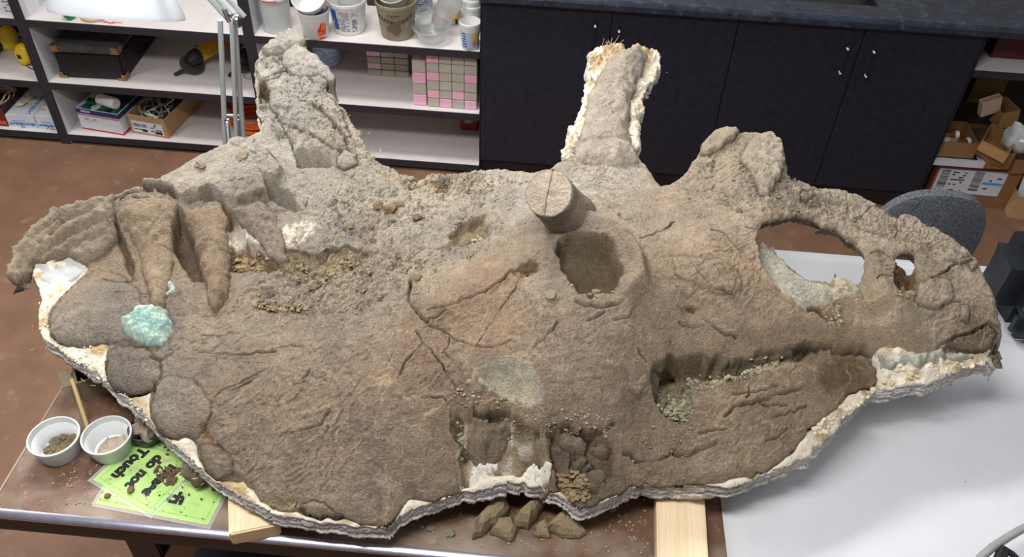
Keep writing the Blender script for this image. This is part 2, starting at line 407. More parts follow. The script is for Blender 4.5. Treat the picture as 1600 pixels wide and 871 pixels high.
# bone edge where the jacket shows beyond it (from the beak tip round the near side back to the hook)
BONE_N = [(1561,530),(1550,548),(1512,551),(1465,546),(1420,551),(1372,553),(1370,555),(1373,592),(1365,600),(1325,615),(1310,635),(1282,655),(1263,666),(1250,690),(1235,708),(1205,728),(1155,745),(1105,752),(1080,752),(1010,752),(960,770),(920,788),(905,793),(885,778),(862,762),(820,758),(760,766),(714,770),(680,779),(640,777),(625,795),(605,816),(590,819),(560,812),(535,803),(500,806),(465,797),(445,795),(425,790),(405,778),(395,765),(380,752),(360,748),(335,745),(318,732),(308,712),(306,690),(290,681),(265,678),(245,670),(235,650),(232,625),(235,606),(215,612),(200,611),(175,605),(165,590),(162,570),(165,550),(168,533),(140,536),(110,538),(88,532),(77,520),(73,497),(78,478),(100,455),(124,432),(137,418),(134,411),(110,402),(75,403),(52,411),(40,428)]
H1 = [(1185,358),(1192,345),(1220,337),(1247,332),(1269,337),(1287,350),(1309,353),(1319,364),(1340,378),(1350,390),(1351,420),(1348,436),(1340,441),(1318,433),(1305,429),(1298,439),(1267,435),(1247,424),(1230,411),(1211,387),(1192,368)]
H2 = [(1400,402),(1410,392),(1422,388),(1431,394),(1433,410),(1429,425),(1415,421),(1402,412)]

STEP = 0.0018
_bx = np.concatenate([at_z(np.array([p[0] for p in OUT_J + OUT_N]), np.array([p[1] for p in OUT_J + OUT_N]), TT + z) for z in (.08, .45)])
GX0, GX1 = _bx[:, 0].min() - .03, _bx[:, 0].max() + .03
GY0, GY1 = 0.75, 2.02
NX, NY = int((GX1 - GX0) / STEP) + 1, int((GY1 - GY0) / STEP) + 1
GX = GX0 + STEP * np.arange(NX); GY = GY0 + STEP * np.arange(NY)
XX, YY = np.meshgrid(GX, GY)
_k = 8
_cx = GX0 + STEP * _k * np.arange(NX // _k + 2); _cy = GY0 + STEP * _k * np.arange(NY // _k + 2)
_cX, _cY = np.meshgrid(_cx, _cy)
_cz = tps_eval(_P3[:, :2], _W, np.stack([_cX.ravel(), _cY.ravel()], -1)).reshape(_cX.shape)
def bil(A, fx, fy):
    fx = np.clip(fx, 0, A.shape[1] - 1.001); fy = np.clip(fy, 0, A.shape[0] - 1.001)
    i = fx.astype(int); j = fy.astype(int); u = fx - i; v = fy - j
    return (A[j, i] * (1 - u) + A[j, i + 1] * u) * (1 - v) + (A[j + 1, i] * (1 - u) + A[j + 1, i + 1] * u) * v
ZZ = bil(_cz, (XX - GX0) / STEP / _k, (YY - GY0) / STEP / _k) + TT      # world height
ZMAC = ZZ.copy()
def zs(A, x, y): return bil(A, (np.asarray(x) - GX0) / STEP, (np.asarray(y) - GY0) / STEP)
def hit(px, py, A=None, dz=0.0):
    """where the line of sight through a pixel meets the relief A (raised by dz)"""
    A = ZZ if A is None else A
    px = np.atleast_1d(np.asarray(px, float)); py = np.atleast_1d(np.asarray(py, float))
    d = ray(px, py); z = np.linspace(TT + .56, TT + .02, 420)
    t = (z[None] - CAMH) / d[:, 2][:, None]
    x = d[:, 0][:, None] * t; y = d[:, 1][:, None] * t
    below = z[None] <= zs(A, x, y) + dz
    k = np.argmax(below, 1); k[~below.any(1)] = 200
    r = np.arange(len(k))
    return np.stack([x[r, k], y[r, k], z[k]], -1)
def pts(poly, A=None, dz=0.0):
    a = np.array(poly, float); return hit(a[:, 0], a[:, 1], A, dz)[:, :2]
def resample(poly, closed=True, n=1):
    return poly
def rough_poly(P, amp=0.002, seg=0.012):
    out = []
    m = len(P)
    for i in range(m):
        a, b = P[i], P[(i + 1) % m]; L = np.linalg.norm(b - a); k = max(1, int(L / seg)); nrm = np.array([-(b - a)[1], (b - a)[0]]) / (L + 1e-9)
        for j in range(k):
            out.append(a + (b - a) * j / k + nrm * (rng.normal() * amp if j else rng.normal() * amp * .5))
    return np.array(out)
def dist_poly(P, X, Y, closed=True, sign=True):
    """signed distance (+ inside) and nearest direction to a polygon / polyline"""
    D = np.full(X.shape, 1e9); inside = np.zeros(X.shape, bool); m = len(P)
    NXd = np.zeros(X.shape); NYd = np.zeros(X.shape)
    for i in range(m if closed else m - 1):
        a, b = P[i], P[(i + 1) % m]; e = b - a; L2 = e @ e + 1e-15
        t = np.clip(((X - a[0]) * e[0] + (Y - a[1]) * e[1]) / L2, 0, 1)
        dx = X - (a[0] + t * e[0]); dy = Y - (a[1] + t * e[1]); d = dx * dx + dy * dy
        c = d < D; D = np.where(c, d, D); NXd = np.where(c, dx, NXd); NYd = np.where(c, dy, NYd)
        if closed and sign:
            cr = (a[1] > Y) != (b[1] > Y)
            if cr.any(): inside ^= cr & (X < (b[0] - a[0]) * (Y - a[1]) / (b[1] - a[1] + 1e-15) + a[0])
    D = np.sqrt(D)
    return (np.where(inside, D, -D) if sign and closed else D), NXd, NYd
def sub(P, margin):
    i0 = max(0, int((P[:, 0].min() - margin - GX0) / STEP)); i1 = min(NX, int((P[:, 0].max() + margin - GX0) / STEP) + 2)
    j0 = max(0, int((P[:, 1].min() - margin - GY0) / STEP)); j1 = min(NY, int((P[:, 1].max() + margin - GY0) / STEP) + 2)
    return slice(j0, j1), slice(i0, i1)
def sst(t): t = np.clip(t, 0, 1); return t * t * (3 - 2 * t)

# value noise on the plan
def vnoise(X, Y, freq, seed):
    r = np.random.default_rng(seed); Lt = r.random((257, 257))
    x = X * freq + 40.3; y = Y * freq + 40.7
    i = np.floor(x).astype(int); j = np.floor(y).astype(int); u = sst(x - i); v = sst(y - j); i %= 256; j %= 256
    return ((Lt[j, i] * (1 - u) + Lt[j, i + 1] * u) * (1 - v) + (Lt[j + 1, i] * (1 - u) + Lt[j + 1, i + 1] * u) * v) * 2 - 1
def fbm(X, Y, freq, seed, octv=4, gain=.5):
    s = 0; a = 1
    for o in range(octv): s = s + a * vnoise(X, Y, freq * 2.03 ** o, seed + o); a *= gain
    return s
_L3 = np.random.default_rng(99).random((64, 64, 64)).astype(np.float32)
def vnoise3(P, freq, off=0.0):
    q = P * freq + 200.0 + off; i = np.floor(q).astype(int); u = sst(q - i); i %= 64; j = (i + 1) % 64
    def c(a, b, d): return _L3[a[:, 0] if a is i else j[:, 0], b[:, 1], d[:, 2]]
    ux, uy, uz = u[:, 0], u[:, 1], u[:, 2]
    def L(x, y, z): return _L3[x[:, 0], y[:, 1], z[:, 2]]
    a = L(i, i, i) * (1 - ux) + L(j, i, i) * ux; b = L(i, j, i) * (1 - ux) + L(j, j, i) * ux
    c_ = L(i, i, j) * (1 - ux) + L(j, i, j) * ux; d = L(i, j, j) * (1 - ux) + L(j, j, j) * ux
    return ((a * (1 - uy) + b * uy) * (1 - uz) + (c_ * (1 - uy) + d * uy) * uz) * 2 - 1
def fbm3(P, freq, octv=3, gain=.55, off=0.0):
    s = 0; a = 1
    for o in range(octv): s = s + a * vnoise3(P, freq * 2.07 ** o, off + 7.3 * o); a *= gain
    return s
def cells(X, Y, freq, seed, jit=.9):
    """distance between the two nearest cell centres (0 on the joints), and a random per cell"""
    r = np.random.default_rng(seed); jx = r.random((128, 128)); jy = r.random((128, 128)); rv = r.random((128, 128))
    x = X * freq + 30; y = Y * freq + 30; i = np.floor(x).astype(int); j = np.floor(y).astype(int)
    f1 = np.full(X.shape, 9.); f2 = np.full(X.shape, 9.); idr = np.zeros(X.shape)
    for di in (-1, 0, 1):
        for dj in (-1, 0, 1):
            a = (i + di) % 128; b = (j + dj) % 128
            d = np.hypot(i + di + .5 + (jx[b, a] - .5) * jit - x, j + dj + .5 + (jy[b, a] - .5) * jit - y)
            n1 = d < f1; f2 = np.where(n1, f1, np.minimum(f2, d)); idr = np.where(n1, rv[b, a], idr); f1 = np.where(n1, d, f1)
    return f2 - f1, idr

# masks kept per plan point:  base colour (linear), plaster, darkening along cracks and edges
CCP = np.array([(60,380,150,132,110),(150,500,138,127,114),(200,575,132,121,109),(270,640,138,126,112),(230,400,144,122,99),(330,400,148,122,97),(405,360,138,124,110),(300,300,168,155,136),(380,270,171,159,141),(450,120,174,166,151),(450,200,170,161,145),(560,230,166,155,133),(520,310,168,157,138),(650,330,177,162,139),(800,300,183,169,146),(600,420,162,145,122),(470,450,158,141,120),(400,520,150,132,110),(350,620,142,123,101),(450,700,140,122,101),(560,780,146,127,105),(560,640,132,113,94),(650,580,139,115,93),(700,520,150,126,100),(740,490,158,127,98),(800,470,156,135,110),(700,600,128,109,92),(900,560,139,120,101),(950,600,137,118,99),(880,440,140,125,107),(1000,480,150,129,106),(1000,350,172,151,124),(930,270,185,170,147),(1100,330,178,153,124),(1080,420,162,137,109),(1200,500,160,134,104),(1130,240,172,152,123),(1190,250,179,162,137),(1300,310,181,162,135),(1450,380,179,159,133),(1450,470,168,147,118),(1380,500,174,147,114),(1500,450,165,146,122),(1530,530,132,114,95),(1300,520,168,141,108),(1250,600,158,133,104),(1150,650,152,129,102),(1050,690,150,129,104),(1330,590,124,101,76),(850,650,140,121,100),(640,720,145,126,104)], float)
_cc = hit(CCP[:, 0], CCP[:, 1])[:, :2]
def lin_np(c): c = np.asarray(c, float) / 255; return np.where(c <= .04045, c / 12.92, ((c + .055) / 1.055) ** 2.4)
ALB = 1.86
def color_grid(X, Y):
    cl = lin_np(CCP[:, 2:]) * ALB; g_ = cl.mean(1, keepdims=True); sat_ = np.clip(.86 - .6 * np.clip(g_ - .30, 0, .4), .55, .86); cl = (g_ + (cl - g_) * sat_) * np.array([.975, 1.0, 1.0]); num = np.zeros(X.shape + (3,)); den = np.zeros(X.shape)
    Xw = X + .05 * fbm(X, Y, 7, 300, 3); Yw = Y + .05 * fbm(X, Y, 7, 320, 3)
    for p, c in zip(_cc, cl):
        wt = 1 / ((Xw - p[0]) ** 2 + (Yw - p[1]) ** 2 + .0012) ** 1.7
        num += wt[..., None] * c; den += wt
    return num / den[..., None]
COL = color_grid(XX, YY)
PLA = np.zeros(XX.shape); CRK = np.zeros(XX.shape)
RGH = np.full(XX.shape, .62)          # roughness of the break, scales the small relief

def raise_(poly, h, edge, dz=None, amp=.0015, inner=False, only=None, col=None, colw=1.0, pla=None, crk=0.0, rgh=None, A=None, soft=.004, warp=.0026):
    """raise (or sink) the area inside a pixel outline by h with a rim of width edge"""
    P = pts(poly, A, (h * .7 if h > 0 else 0) if dz is None else dz); P = rough_poly(P, amp)
    s = sub(P, edge + .02); d, _, _ = dist_poly(P, XX[s], YY[s])
    d = d + warp * fbm(XX[s], YY[s], 55, 700, 3)
    if h:
        k = sst(d / edge) if h < 0 or inner else np.where(d > 0, np.power(np.clip(1 - (1 - np.clip(d / edge, 0, 1)) ** 1.5, 0, 1), .8), 0)
        ZZ[s] += h * k
    m = sst((d + soft) / (2 * soft))
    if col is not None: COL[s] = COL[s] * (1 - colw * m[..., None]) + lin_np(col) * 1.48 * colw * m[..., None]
    if pla is not None: PLA[s] = PLA[s] * (1 - m) + pla * m
    if rgh is not None: RGH[s] = RGH[s] * (1 - m) + rgh * m
    if crk: CRK[s] = np.maximum(CRK[s], crk * np.exp(-(d / .003) ** 2))
def crack(line, wpx=3, d=.008, crk=1.0, dz=0.0, wob=.0012):
    P = pts(line, None, dz); Q = [P[0]]
    for a, b in zip(P[:-1], P[1:]):
        L = np.linalg.norm(b - a); k = max(1, int(L / .009)); nrm = np.array([-(b - a)[1], (b - a)[0]]) / (L + 1e-9)
        for j in range(1, k + 1): Q.append(a + (b - a) * j / k + nrm * rng.normal() * wob)
    Q = np.array(Q); wd = max(.0015, wpx * .00062)
    s = sub(Q, wd * 3); dd, _, _ = dist_poly(Q, XX[s], YY[s], False)
    along = np.clip(.75 + .6 * vnoise(XX[s], YY[s], 40, 77), .15, 1.2)
    ZZ[s] -= 1.1 * d * np.exp(-(dd / wd) ** 2) * along; ZZ[s] += .25 * d * np.exp(-((dd - 2.4 * wd) / (2 * wd)) ** 2) * along
    CRK[s] = np.maximum(CRK[s], crk * np.exp(-(dd / (wd * .9)) ** 2) * along)
def ridge(line, wpx, h, dz=0):
    P = pts(line, None, dz); wd = wpx * .0012; s = sub(P, wd * 3); dd, _, _ = dist_poly(P, XX[s], YY[s], False)
    ZZ[s] += h * np.exp(-(dd / wd) ** 2)
def tint(line, wpx, col, wgt, closed=False):
    P = pts(line); wd = wpx * .0012; s = sub(P, wd * 3); dd, _, _ = dist_poly(P, XX[s], YY[s], False)
    k = (wgt * np.exp(-(dd / wd) ** 2) * np.clip(.6 + .6 * vnoise(XX[s], YY[s], 60, 5), 0, 1))[..., None]
    COL[s] = COL[s] * (1 - k) + lin_np(col) * 1.45 * k

# --- broad ridges and hollows
ridge([(900,345),(945,360),(978,384),(997,412),(1000,440),(985,458)], 13, .030)          # rim over the eye socket
ridge([(838,392),(790,425),(740,455),(690,478)], 26, .012)
ridge([(120,320),(80,345),(45,380),(25,415)], 12, .012)
ridge([(135,335),(90,370),(60,395)], 7, .006); ridge([(170,345),(120,372),(80,395)], 8, -.008)
ridge([(1190,320),(1250,300),(1310,310),(1360,330)], 12, .008)
ridge([(1360,395),(1372,430),(1385,455)], 13, .010)
ridge([(1060,545),(1140,560),(1220,548),(1300,552),(1370,556)], 14, -.022)      # line of the mouth
ridge([(1140,540),(1220,535),(1300,540),(1380,545),(1450,545)], 12, -.010)
ridge([(1380,365),(1420,375),(1470,395)], 9, -.008)
ridge([(1320,485),(1350,492),(1380,487)], 12, -.008)
# --- frill rim over the spikes
raise_([(216,294),(228,291),(250,291),(272,302),(280,311),(300,302),(325,293),(340,301),(352,311),(372,313),(400,307),(425,300),(440,260),(400,215),(352,215),(305,238),(280,250),(245,270),(222,282)], .026, .006, dz=.020, amp=.0015, warp=.0012)
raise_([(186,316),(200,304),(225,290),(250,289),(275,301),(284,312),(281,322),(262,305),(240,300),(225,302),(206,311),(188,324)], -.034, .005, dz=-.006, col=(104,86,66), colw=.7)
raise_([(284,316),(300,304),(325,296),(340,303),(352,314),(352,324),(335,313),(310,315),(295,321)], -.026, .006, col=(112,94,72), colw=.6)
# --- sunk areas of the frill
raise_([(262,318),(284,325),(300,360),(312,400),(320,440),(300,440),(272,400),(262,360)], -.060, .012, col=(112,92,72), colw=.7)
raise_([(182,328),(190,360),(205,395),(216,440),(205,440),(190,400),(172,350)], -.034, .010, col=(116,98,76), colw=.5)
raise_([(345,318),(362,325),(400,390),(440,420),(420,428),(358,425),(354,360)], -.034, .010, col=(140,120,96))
raise_([(352,347),(366,350),(388,362),(406,381),(402,392),(380,390),(358,386)], .004, .006, col=(226,218,204), pla=1, rgh=1.6)
raise_([(445,350),(470,347),(496,350),(490,366),(478,381),(447,386),(440,365)], .004, .008, col=(236,228,210), pla=1, rgh=1.8)
raise_([(407,270),(418,269),(432,279),(452,299),(478,330),(460,330),(432,322),(416,303)], -.060, .007)
raise_([(459,241),(474,234),(502,240),(527,256),(512,264),(487,264),(463,260)], -.055, .007)
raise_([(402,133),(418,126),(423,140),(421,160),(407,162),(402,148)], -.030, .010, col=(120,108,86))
raise_([(398,170),(409,176),(412,190),(406,198),(399,186)], .004, .004, col=(226,220,205), pla=1)
raise_([(48,412),(75,403),(112,402),(136,412),(124,432),(100,452),(60,440)], -.006, .02)
# lobes of the frill edge
raise_([(100,455),(125,432),(150,415),(190,430),(215,450),(225,500),(205,530),(172,532),(112,537),(90,531),(78,518),(74,496)], .010, .03, crk=.5)
raise_([(166,550),(185,535),(225,540),(248,560),(250,590),(236,604),(205,611),(178,604),(165,588)], .010, .028, crk=.7)
raise_([(235,606),(262,585),(300,590),(330,625),(325,655),(306,682),(266,677),(246,668),(235,645)], .009, .028, crk=.6)
raise_([(308,690),(340,694),(360,715),(362,740),(336,744),(319,731)], .008, .02, crk=.6)
raise_([(311,662),(322,660),(337,686),(334,693),(318,683)], -.006, .006, col=(136,108,78))
raise_([(360,742),(376,738),(385,748),(380,757),(366,752)], -.012, .008)
raise_([(465,786),(490,780),(515,786),(535,800),(515,806),(480,802)], .012, .012, crk=1)
raise_([(395,770),(430,775),(470,776),(468,792),(440,793),(410,783)], -.014, .008, col=(176,160,130), colw=.6)
# folded upper part of the frill
raise_([(420,160),(440,150),(475,155),(500,172),(522,188),(536,214),(545,234),(520,236),(500,222),(470,200),(440,190)], .012, .02, crk=.7)
raise_([(462,205),(485,195),(520,205),(536,225),(530,250),(505,240),(478,234),(463,236)], .014, .015)
raise_([(535,230),(556,240),(560,256),(540,264),(525,258)], .010, .012, crk=.8)
raise_([(490,160),(515,150),(535,175),(548,215),(540,215),(520,190)], .004, .01, crk=.8)
raise_([(398,105),(415,84),(440,82),(446,108),(425,122),(405,130)], .008, .012, crk=.6)
# --- eye socket
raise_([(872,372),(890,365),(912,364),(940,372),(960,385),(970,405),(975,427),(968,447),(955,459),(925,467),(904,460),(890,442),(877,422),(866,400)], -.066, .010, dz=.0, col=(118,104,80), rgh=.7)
ridge([(905,420),(930,425),(945,415)], 30, .012)
# hollow in the cheek with smooth plaster cloth
ridge([(1150,640),(1250,600)], 40, .004)
raise_([(744,584),(765,565),(795,557),(815,557),(832,570),(842,590),(849,612),(846,632),(825,636),(795,630),(768,615)], -.022, .02, col=(176,172,152), colw=.9, rgh=.5)
# openings on the cheek and crest
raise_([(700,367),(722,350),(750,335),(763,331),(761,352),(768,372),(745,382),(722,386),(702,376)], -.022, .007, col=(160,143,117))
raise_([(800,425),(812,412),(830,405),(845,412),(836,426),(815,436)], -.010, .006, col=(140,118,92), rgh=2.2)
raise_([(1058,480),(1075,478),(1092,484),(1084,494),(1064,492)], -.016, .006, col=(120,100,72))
raise_([(1050,400),(1110,395),(1150,420),(1160,450),(1145,464),(1110,455),(1075,440),(1055,430)], .004, .014, crk=.35)
# jaw joint with plaster
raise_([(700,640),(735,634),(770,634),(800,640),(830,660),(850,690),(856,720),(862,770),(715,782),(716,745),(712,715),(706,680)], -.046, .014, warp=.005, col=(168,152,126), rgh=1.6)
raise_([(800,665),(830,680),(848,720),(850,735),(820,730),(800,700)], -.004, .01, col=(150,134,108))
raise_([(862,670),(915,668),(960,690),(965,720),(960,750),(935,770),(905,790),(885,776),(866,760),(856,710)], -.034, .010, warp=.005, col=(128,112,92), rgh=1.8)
for q in ([(712,715),(728,668),(731,690),(726,722)], [(728,722),(770,720),(776,740),(722,742)], [(806,695),(826,690),(832,705),(812,715)], [(780,722),(800,715),(804,748),(784,750)], [(790,690),(798,668),(803,672),(800,700)]):
    raise_(q, .004, .006, col=(216,209,194), colw=.85, pla=1, amp=.004)
# mouth corner
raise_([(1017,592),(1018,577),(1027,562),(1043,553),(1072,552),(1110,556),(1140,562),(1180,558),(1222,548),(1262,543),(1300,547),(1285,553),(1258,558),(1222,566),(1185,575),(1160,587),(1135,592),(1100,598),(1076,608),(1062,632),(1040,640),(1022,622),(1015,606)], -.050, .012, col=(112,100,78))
raise_([(1016,602),(1040,608),(1072,612),(1082,640),(1078,660),(1050,658),(1030,640)], -.004, .01, col=(150,145,118), rgh=2.6)
raise_([(1000,588),(1012,578),(1016,590),(1014,610),(996,620),(985,608)], .010, .012, crk=.4)
raise_([(1035,600),(1100,580),(1180,572),(1240,556),(1256,562),(1180,590),(1100,612),(1060,620)], 0, .01, col=(170,158,132), colw=.6, rgh=2.0)
# jaw
raise_([(1275,572),(1330,562),(1370,556),(1372,590),(1330,600),(1290,612),(1278,592)], .004, .012, col=(120,98,72), colw=.6)
raise_([(1282,556),(1320,553),(1368,558),(1364,570),(1310,574),(1280,570)], .008, .009)
# nose opening: sunk wall round the hole
raise_([(1182,366),(1192,352),(1240,362),(1270,385),(1300,400),(1335,400),(1349,392),(1356,400),(1366,432),(1377,460),(1370,470),(1347,469),(1322,461),(1304,470),(1308,505),(1290,503),(1262,488),(1245,475),(1222,459),(1200,436),(1186,404)], -.050, .010, warp=.001)
raise_([(1186,362),(1192,370),(1211,389),(1230,413),(1247,427),(1267,438),(1298,443),(1300,460),(1296,476),(1280,478),(1246,472),(1223,456),(1203,433),(1188,405)], .006, .02, col=(205,203,186), pla=.6, rgh=.3)
raise_([(1305,429),(1318,433),(1340,442),(1347,460),(1322,461),(1302,452)], .012, .012, col=(212,204,182), colw=.9, pla=.5)
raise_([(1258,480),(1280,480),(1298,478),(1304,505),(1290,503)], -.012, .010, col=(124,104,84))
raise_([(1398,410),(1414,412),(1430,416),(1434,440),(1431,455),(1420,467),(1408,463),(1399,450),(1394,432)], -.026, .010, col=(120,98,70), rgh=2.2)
# snout plates
raise_([(1436,440),(1460,430),(1485,436),(1490,460),(1480,476),(1462,482),(1440,478),(1428,466)], .005, .010, crk=.6)
raise_([(1502,475),(1515,472),(1520,485),(1514,500),(1503,500)], .008, .008, crk=.6)
raise_([(1490,410),(1518,398),(1522,405),(1500,415)], .006, .006, crk=.7); raise_([(1510,410),(1526,403),(1530,414),(1518,422)], .006, .006, crk=.7)
raise_([(1480,533),(1510,520),(1545,508),(1560,520),(1552,545),(1510,548),(1476,543)], .005, .012, col=(124,108,92), colw=.7, crk=.8)
raise_([(1250,298),(1265,294),(1274,302),(1268,312),(1252,310)], .007, .006, crk=.8, rgh=1.8); raise_([(1262,308),(1278,306),(1282,318),(1270,324),(1260,320)], .008, .006, crk=.6)
# cracked nose-horn base, rough
raise_([(1090,262),(1115,250),(1150,262),(1160,300),(1185,330),(1160,335),(1120,315),(1092,290)], -.006, .02, rgh=2.4)
for q, r_ in (([(1060,270),(1240,270),(1250,335),(1180,345),(1070,300)], 1.35), ([(1240,280),(1400,330),(1520,400),(1480,410),(1350,350),(1250,325)], 1.5), ([(400,50),(520,90),(590,250),(480,260),(400,200)], 1.6), ([(20,430),(60,340),(190,300),(180,330),(60,410)], 1.7), ([(500,300),(700,290),(820,300),(760,400),(640,430),(500,400)], 1.5), ([(480,390),(600,395),(640,440),(560,490),(440,490),(370,470),(400,430)], 1.7), ([(590,250),(680,270),(760,266),(740,300),(640,295)], 2.4), ([(990,660),(1080,700),(1080,752),(990,752)], 1.5), ([(700,630),(760,600),(860,640),(860,700),(830,660),(760,634)], 1.8)):
    raise_(q, 0, .01, rgh=r_, soft=.02)
raise_([(590,262),(640,277),(680,276),(745,268),(740,290),(690,300),(640,295),(600,285)], -.004, .02, col=(188,174,148), colw=.6)
raise_([(560,200),(572,222),(592,252),(582,256),(562,240),(548,205)], 0, .01, col=(206,196,172), colw=.7, pla=.4)
raise_([(660,280),(690,277),(705,290),(680,296)], 0, .01, col=(150,116,72), colw=.5)
# breaks and steps in the frill middle
raise_([(447,388),(470,392),(500,405),(512,394),(530,391),(546,386),(560,393),(575,398),(560,412),(540,424),(500,430),(470,432),(440,425)], -.008, .006, col=(170,154,124), rgh=2.2, crk=.7)
raise_([(396,470),(430,478),(470,482),(486,478),(480,490),(440,488),(400,480)], -.004, .006, rgh=2.4, crk=.5)
raise_([(360,385),(400,394),(425,410),(420,428),(380,425),(358,415)], 0, .008, col=(142,122,92), rgh=2.8)
raise_([(540,345),(600,345),(650,360),(640,400),(600,398),(560,390)], .004, .03)
# --- all the cracks
for l, w_, d_ in (
 ([(505,412),(512,394),(530,391),(546,386),(562,393),(575,399)], 4, .010), ([(582,417),(605,420),(618,426),(635,428),(638,422)], 3, .008),
 ([(641,440),(640,460),(638,470),(645,481),(656,493),(668,507)], 4, .016), ([(668,507),(685,496),(697,483)], 3, .007), ([(672,510),(690,514),(700,522),(705,530),(722,534),(745,542)], 2, .005),
 ([(668,484),(690,481),(715,471),(740,462),(760,455),(780,440),(797,425)], 3.0, .009), ([(797,425),(812,437),(830,428),(842,421)], 3, .008), ([(812,437),(800,458),(785,478),(770,500),(757,520),(745,541)], 2, .004),
 ([(650,518),(660,535),(672,548),(685,560),(693,573),(692,582)], 2.2, .005), ([(625,587),(635,565),(650,550),(662,538)], 2.4, .006), ([(692,552),(700,540),(702,528)], 3, .008), ([(697,553),(706,562),(718,576),(725,587)], 2.4, .007), ([(692,573),(700,590),(712,606)], 2, .005),
 ([(872,502),(862,516),(852,532)], 3, .008), ([(852,532),(832,545)], 3, .007), ([(315,526),(345,526)], 2, .005), ([(310,552),(352,554),(387,555),(402,551),(432,550)], 3, .009), ([(335,620),(350,608),(365,602),(390,590),(410,580)], 3, .008),
 ([(325,657),(332,645)], 2.5, .007), ([(437,685),(457,675),(480,671),(502,662),(515,642)], 2.5, .006), ([(465,597),(478,588),(485,578)], 3, .007), ([(360,610),(385,600),(405,586)], 2.5, .006), ([(235,560),(250,566),(262,558),(268,556)], 2.5, .006),
 ([(340,694),(352,706),(370,712),(385,700)], 2.5, .006), ([(240,598),(243,612),(238,606)], 3, .008), ([(166,533),(170,545),(165,560)], 3, .010),
 ([(1465,541),(1487,531),(1520,520),(1543,507)], 3, .010), ([(1543,507),(1560,513)], 3, .009), ([(1300,550),(1345,553),(1375,556),(1410,556)], 5, .014), ([(1180,556),(1225,547),(1262,543),(1300,548)], 4, .014),
 ([(1132,652),(1140,642),(1165,632),(1192,627),(1220,616),(1257,609)], 3.2, .008), ([(1092,677),(1112,674),(1135,672)], 2.5, .006), ([(1120,692),(1105,698),(1092,702),(1075,711),(1052,708)], 4, .012), ([(1052,708),(1035,715),(1010,722),(985,712),(975,706)], 4, .009), ([(1180,630),(1200,637),(1230,633)], 2, .005), ([(1170,605),(1172,618),(1165,622)], 2, .004), ([(1196,690),(1215,685),(1230,672)], 2.5, .006), ([(1205,655),(1235,645),(1260,635)], 2.5, .006), ([(1145,618),(1190,612),(1215,603)], 2.2, .006),
 ([(1360,397),(1380,396),(1390,403)], 3, .008), ([(1455,437),(1485,418),(1497,412)], 3, .009), ([(1435,478),(1465,483),(1480,475),(1500,470)], 3, .007), ([(1370,436),(1395,432)], 2, .004), ([(1345,340),(1355,330),(1372,318),(1375,325)], 3, .009), ([(1340,355),(1355,362),(1385,373)], 4, .010), ([(1400,350),(1403,362),(1398,370)], 2.5, .006),
 ([(967,336),(978,345),(988,344)], 3.5, .009), ([(1000,372),(1020,366),(1040,358),(1055,345)], 2.5, .006), ([(1080,410),(1095,430),(1115,450),(1145,460)], 2.5, .007), ([(1010,566),(1000,552),(997,547)], 2.5, .007), ([(1130,300),(1150,318),(1165,330)], 3, .008), ([(1165,355),(1185,370)], 2.5, .006), ([(1112,358),(1130,362),(1140,375),(1155,388),(1165,400)], 3, .007),
 ([(900,470),(915,478),(945,480),(965,475),(975,468)], 3.5, .009), ([(920,500),(935,492),(945,488)], 3, .008), ([(960,500),(985,495),(993,480)], 2.5, .006), ([(1060,505),(1085,515),(1100,508)], 2.5, .006), ([(1100,500),(1125,520),(1150,528)], 2.2, .005),
 ([(855,682),(865,680),(870,672),(890,668)], 4, .010), ([(907,676),(918,688),(930,684),(945,675),(960,662)], 4, .012), ([(740,643),(755,646),(775,643),(795,648),(815,663),(840,682)], 4, .014), ([(660,625),(690,620),(700,635)], 2.5, .006),
 ([(405,78),(420,80),(438,90),(455,72)], 3, .010), ([(477,158),(490,166),(500,172),(520,188),(522,202),(536,216),(545,228)], 4, .014), ([(487,108),(470,116),(446,108),(432,112),(405,128)], 3.5, .010), ([(440,196),(452,215),(460,238)], 3, .008), ([(360,224),(372,228),(400,240)], 3, .007), ([(410,240),(440,255),(448,285)], 2, .005), ([(372,312),(400,308),(414,305)], 3, .010), ([(440,262),(430,245),(415,232)], 2, .004),
 ([(178,312),(196,307),(224,291),(250,291),(272,303)], 5, .018), ([(208,310),(225,311),(245,312)], 2.5, .006), ([(52,350),(70,340),(90,352),(110,345)], 3, .009), ([(35,395),(60,385),(95,352),(93,330)], 3, .010), ([(90,325),(92,345),(98,355)], 3, .009), ([(16,425),(40,410),(75,390)], 3, .008), ([(160,435),(180,442),(215,440)], 2, .004), ([(230,460),(205,455),(180,458)], 2, .003),
 ([(425,545),(455,540),(475,545)], 2.2, .004), ([(480,480),(510,490),(540,482),(560,470)], 3, .007), ([(525,490),(545,487)], 3, .007), ([(590,470),(605,462)], 4, .010), ([(475,450),(490,455),(503,443)], 3.5, .008), ([(745,540),(760,545),(780,538),(800,532)], 2.5, .005), ([(1305,472),(1302,490),(1306,506)], 5, .014)):
    crack(l, w_, d_)
for l in ([(500,575),(520,585),(530,600)], [(540,600),(560,582),(590,592),(610,585)], [(745,541),(770,500)], [(725,587),(735,600)], [(1000,560),(1012,540),(1020,520)], [(880,560),(878,590),(885,600)], [(850,560),(900,545),(920,530)], [(940,560),(960,570),(990,566)], [(420,650),(500,640),(540,620)], [(440,600),(420,640),(400,650)], [(700,522),(722,535),(745,541)]):
    tint(l, 2.2, (196,176,146), .7)
for c_, r_, w_ in (((725,492), 30, .55), ((748,492), 22, .4)): tint([c_, (c_[0] + 25, c_[1] - 6)], r_, (160,132,104), w_ * .5)
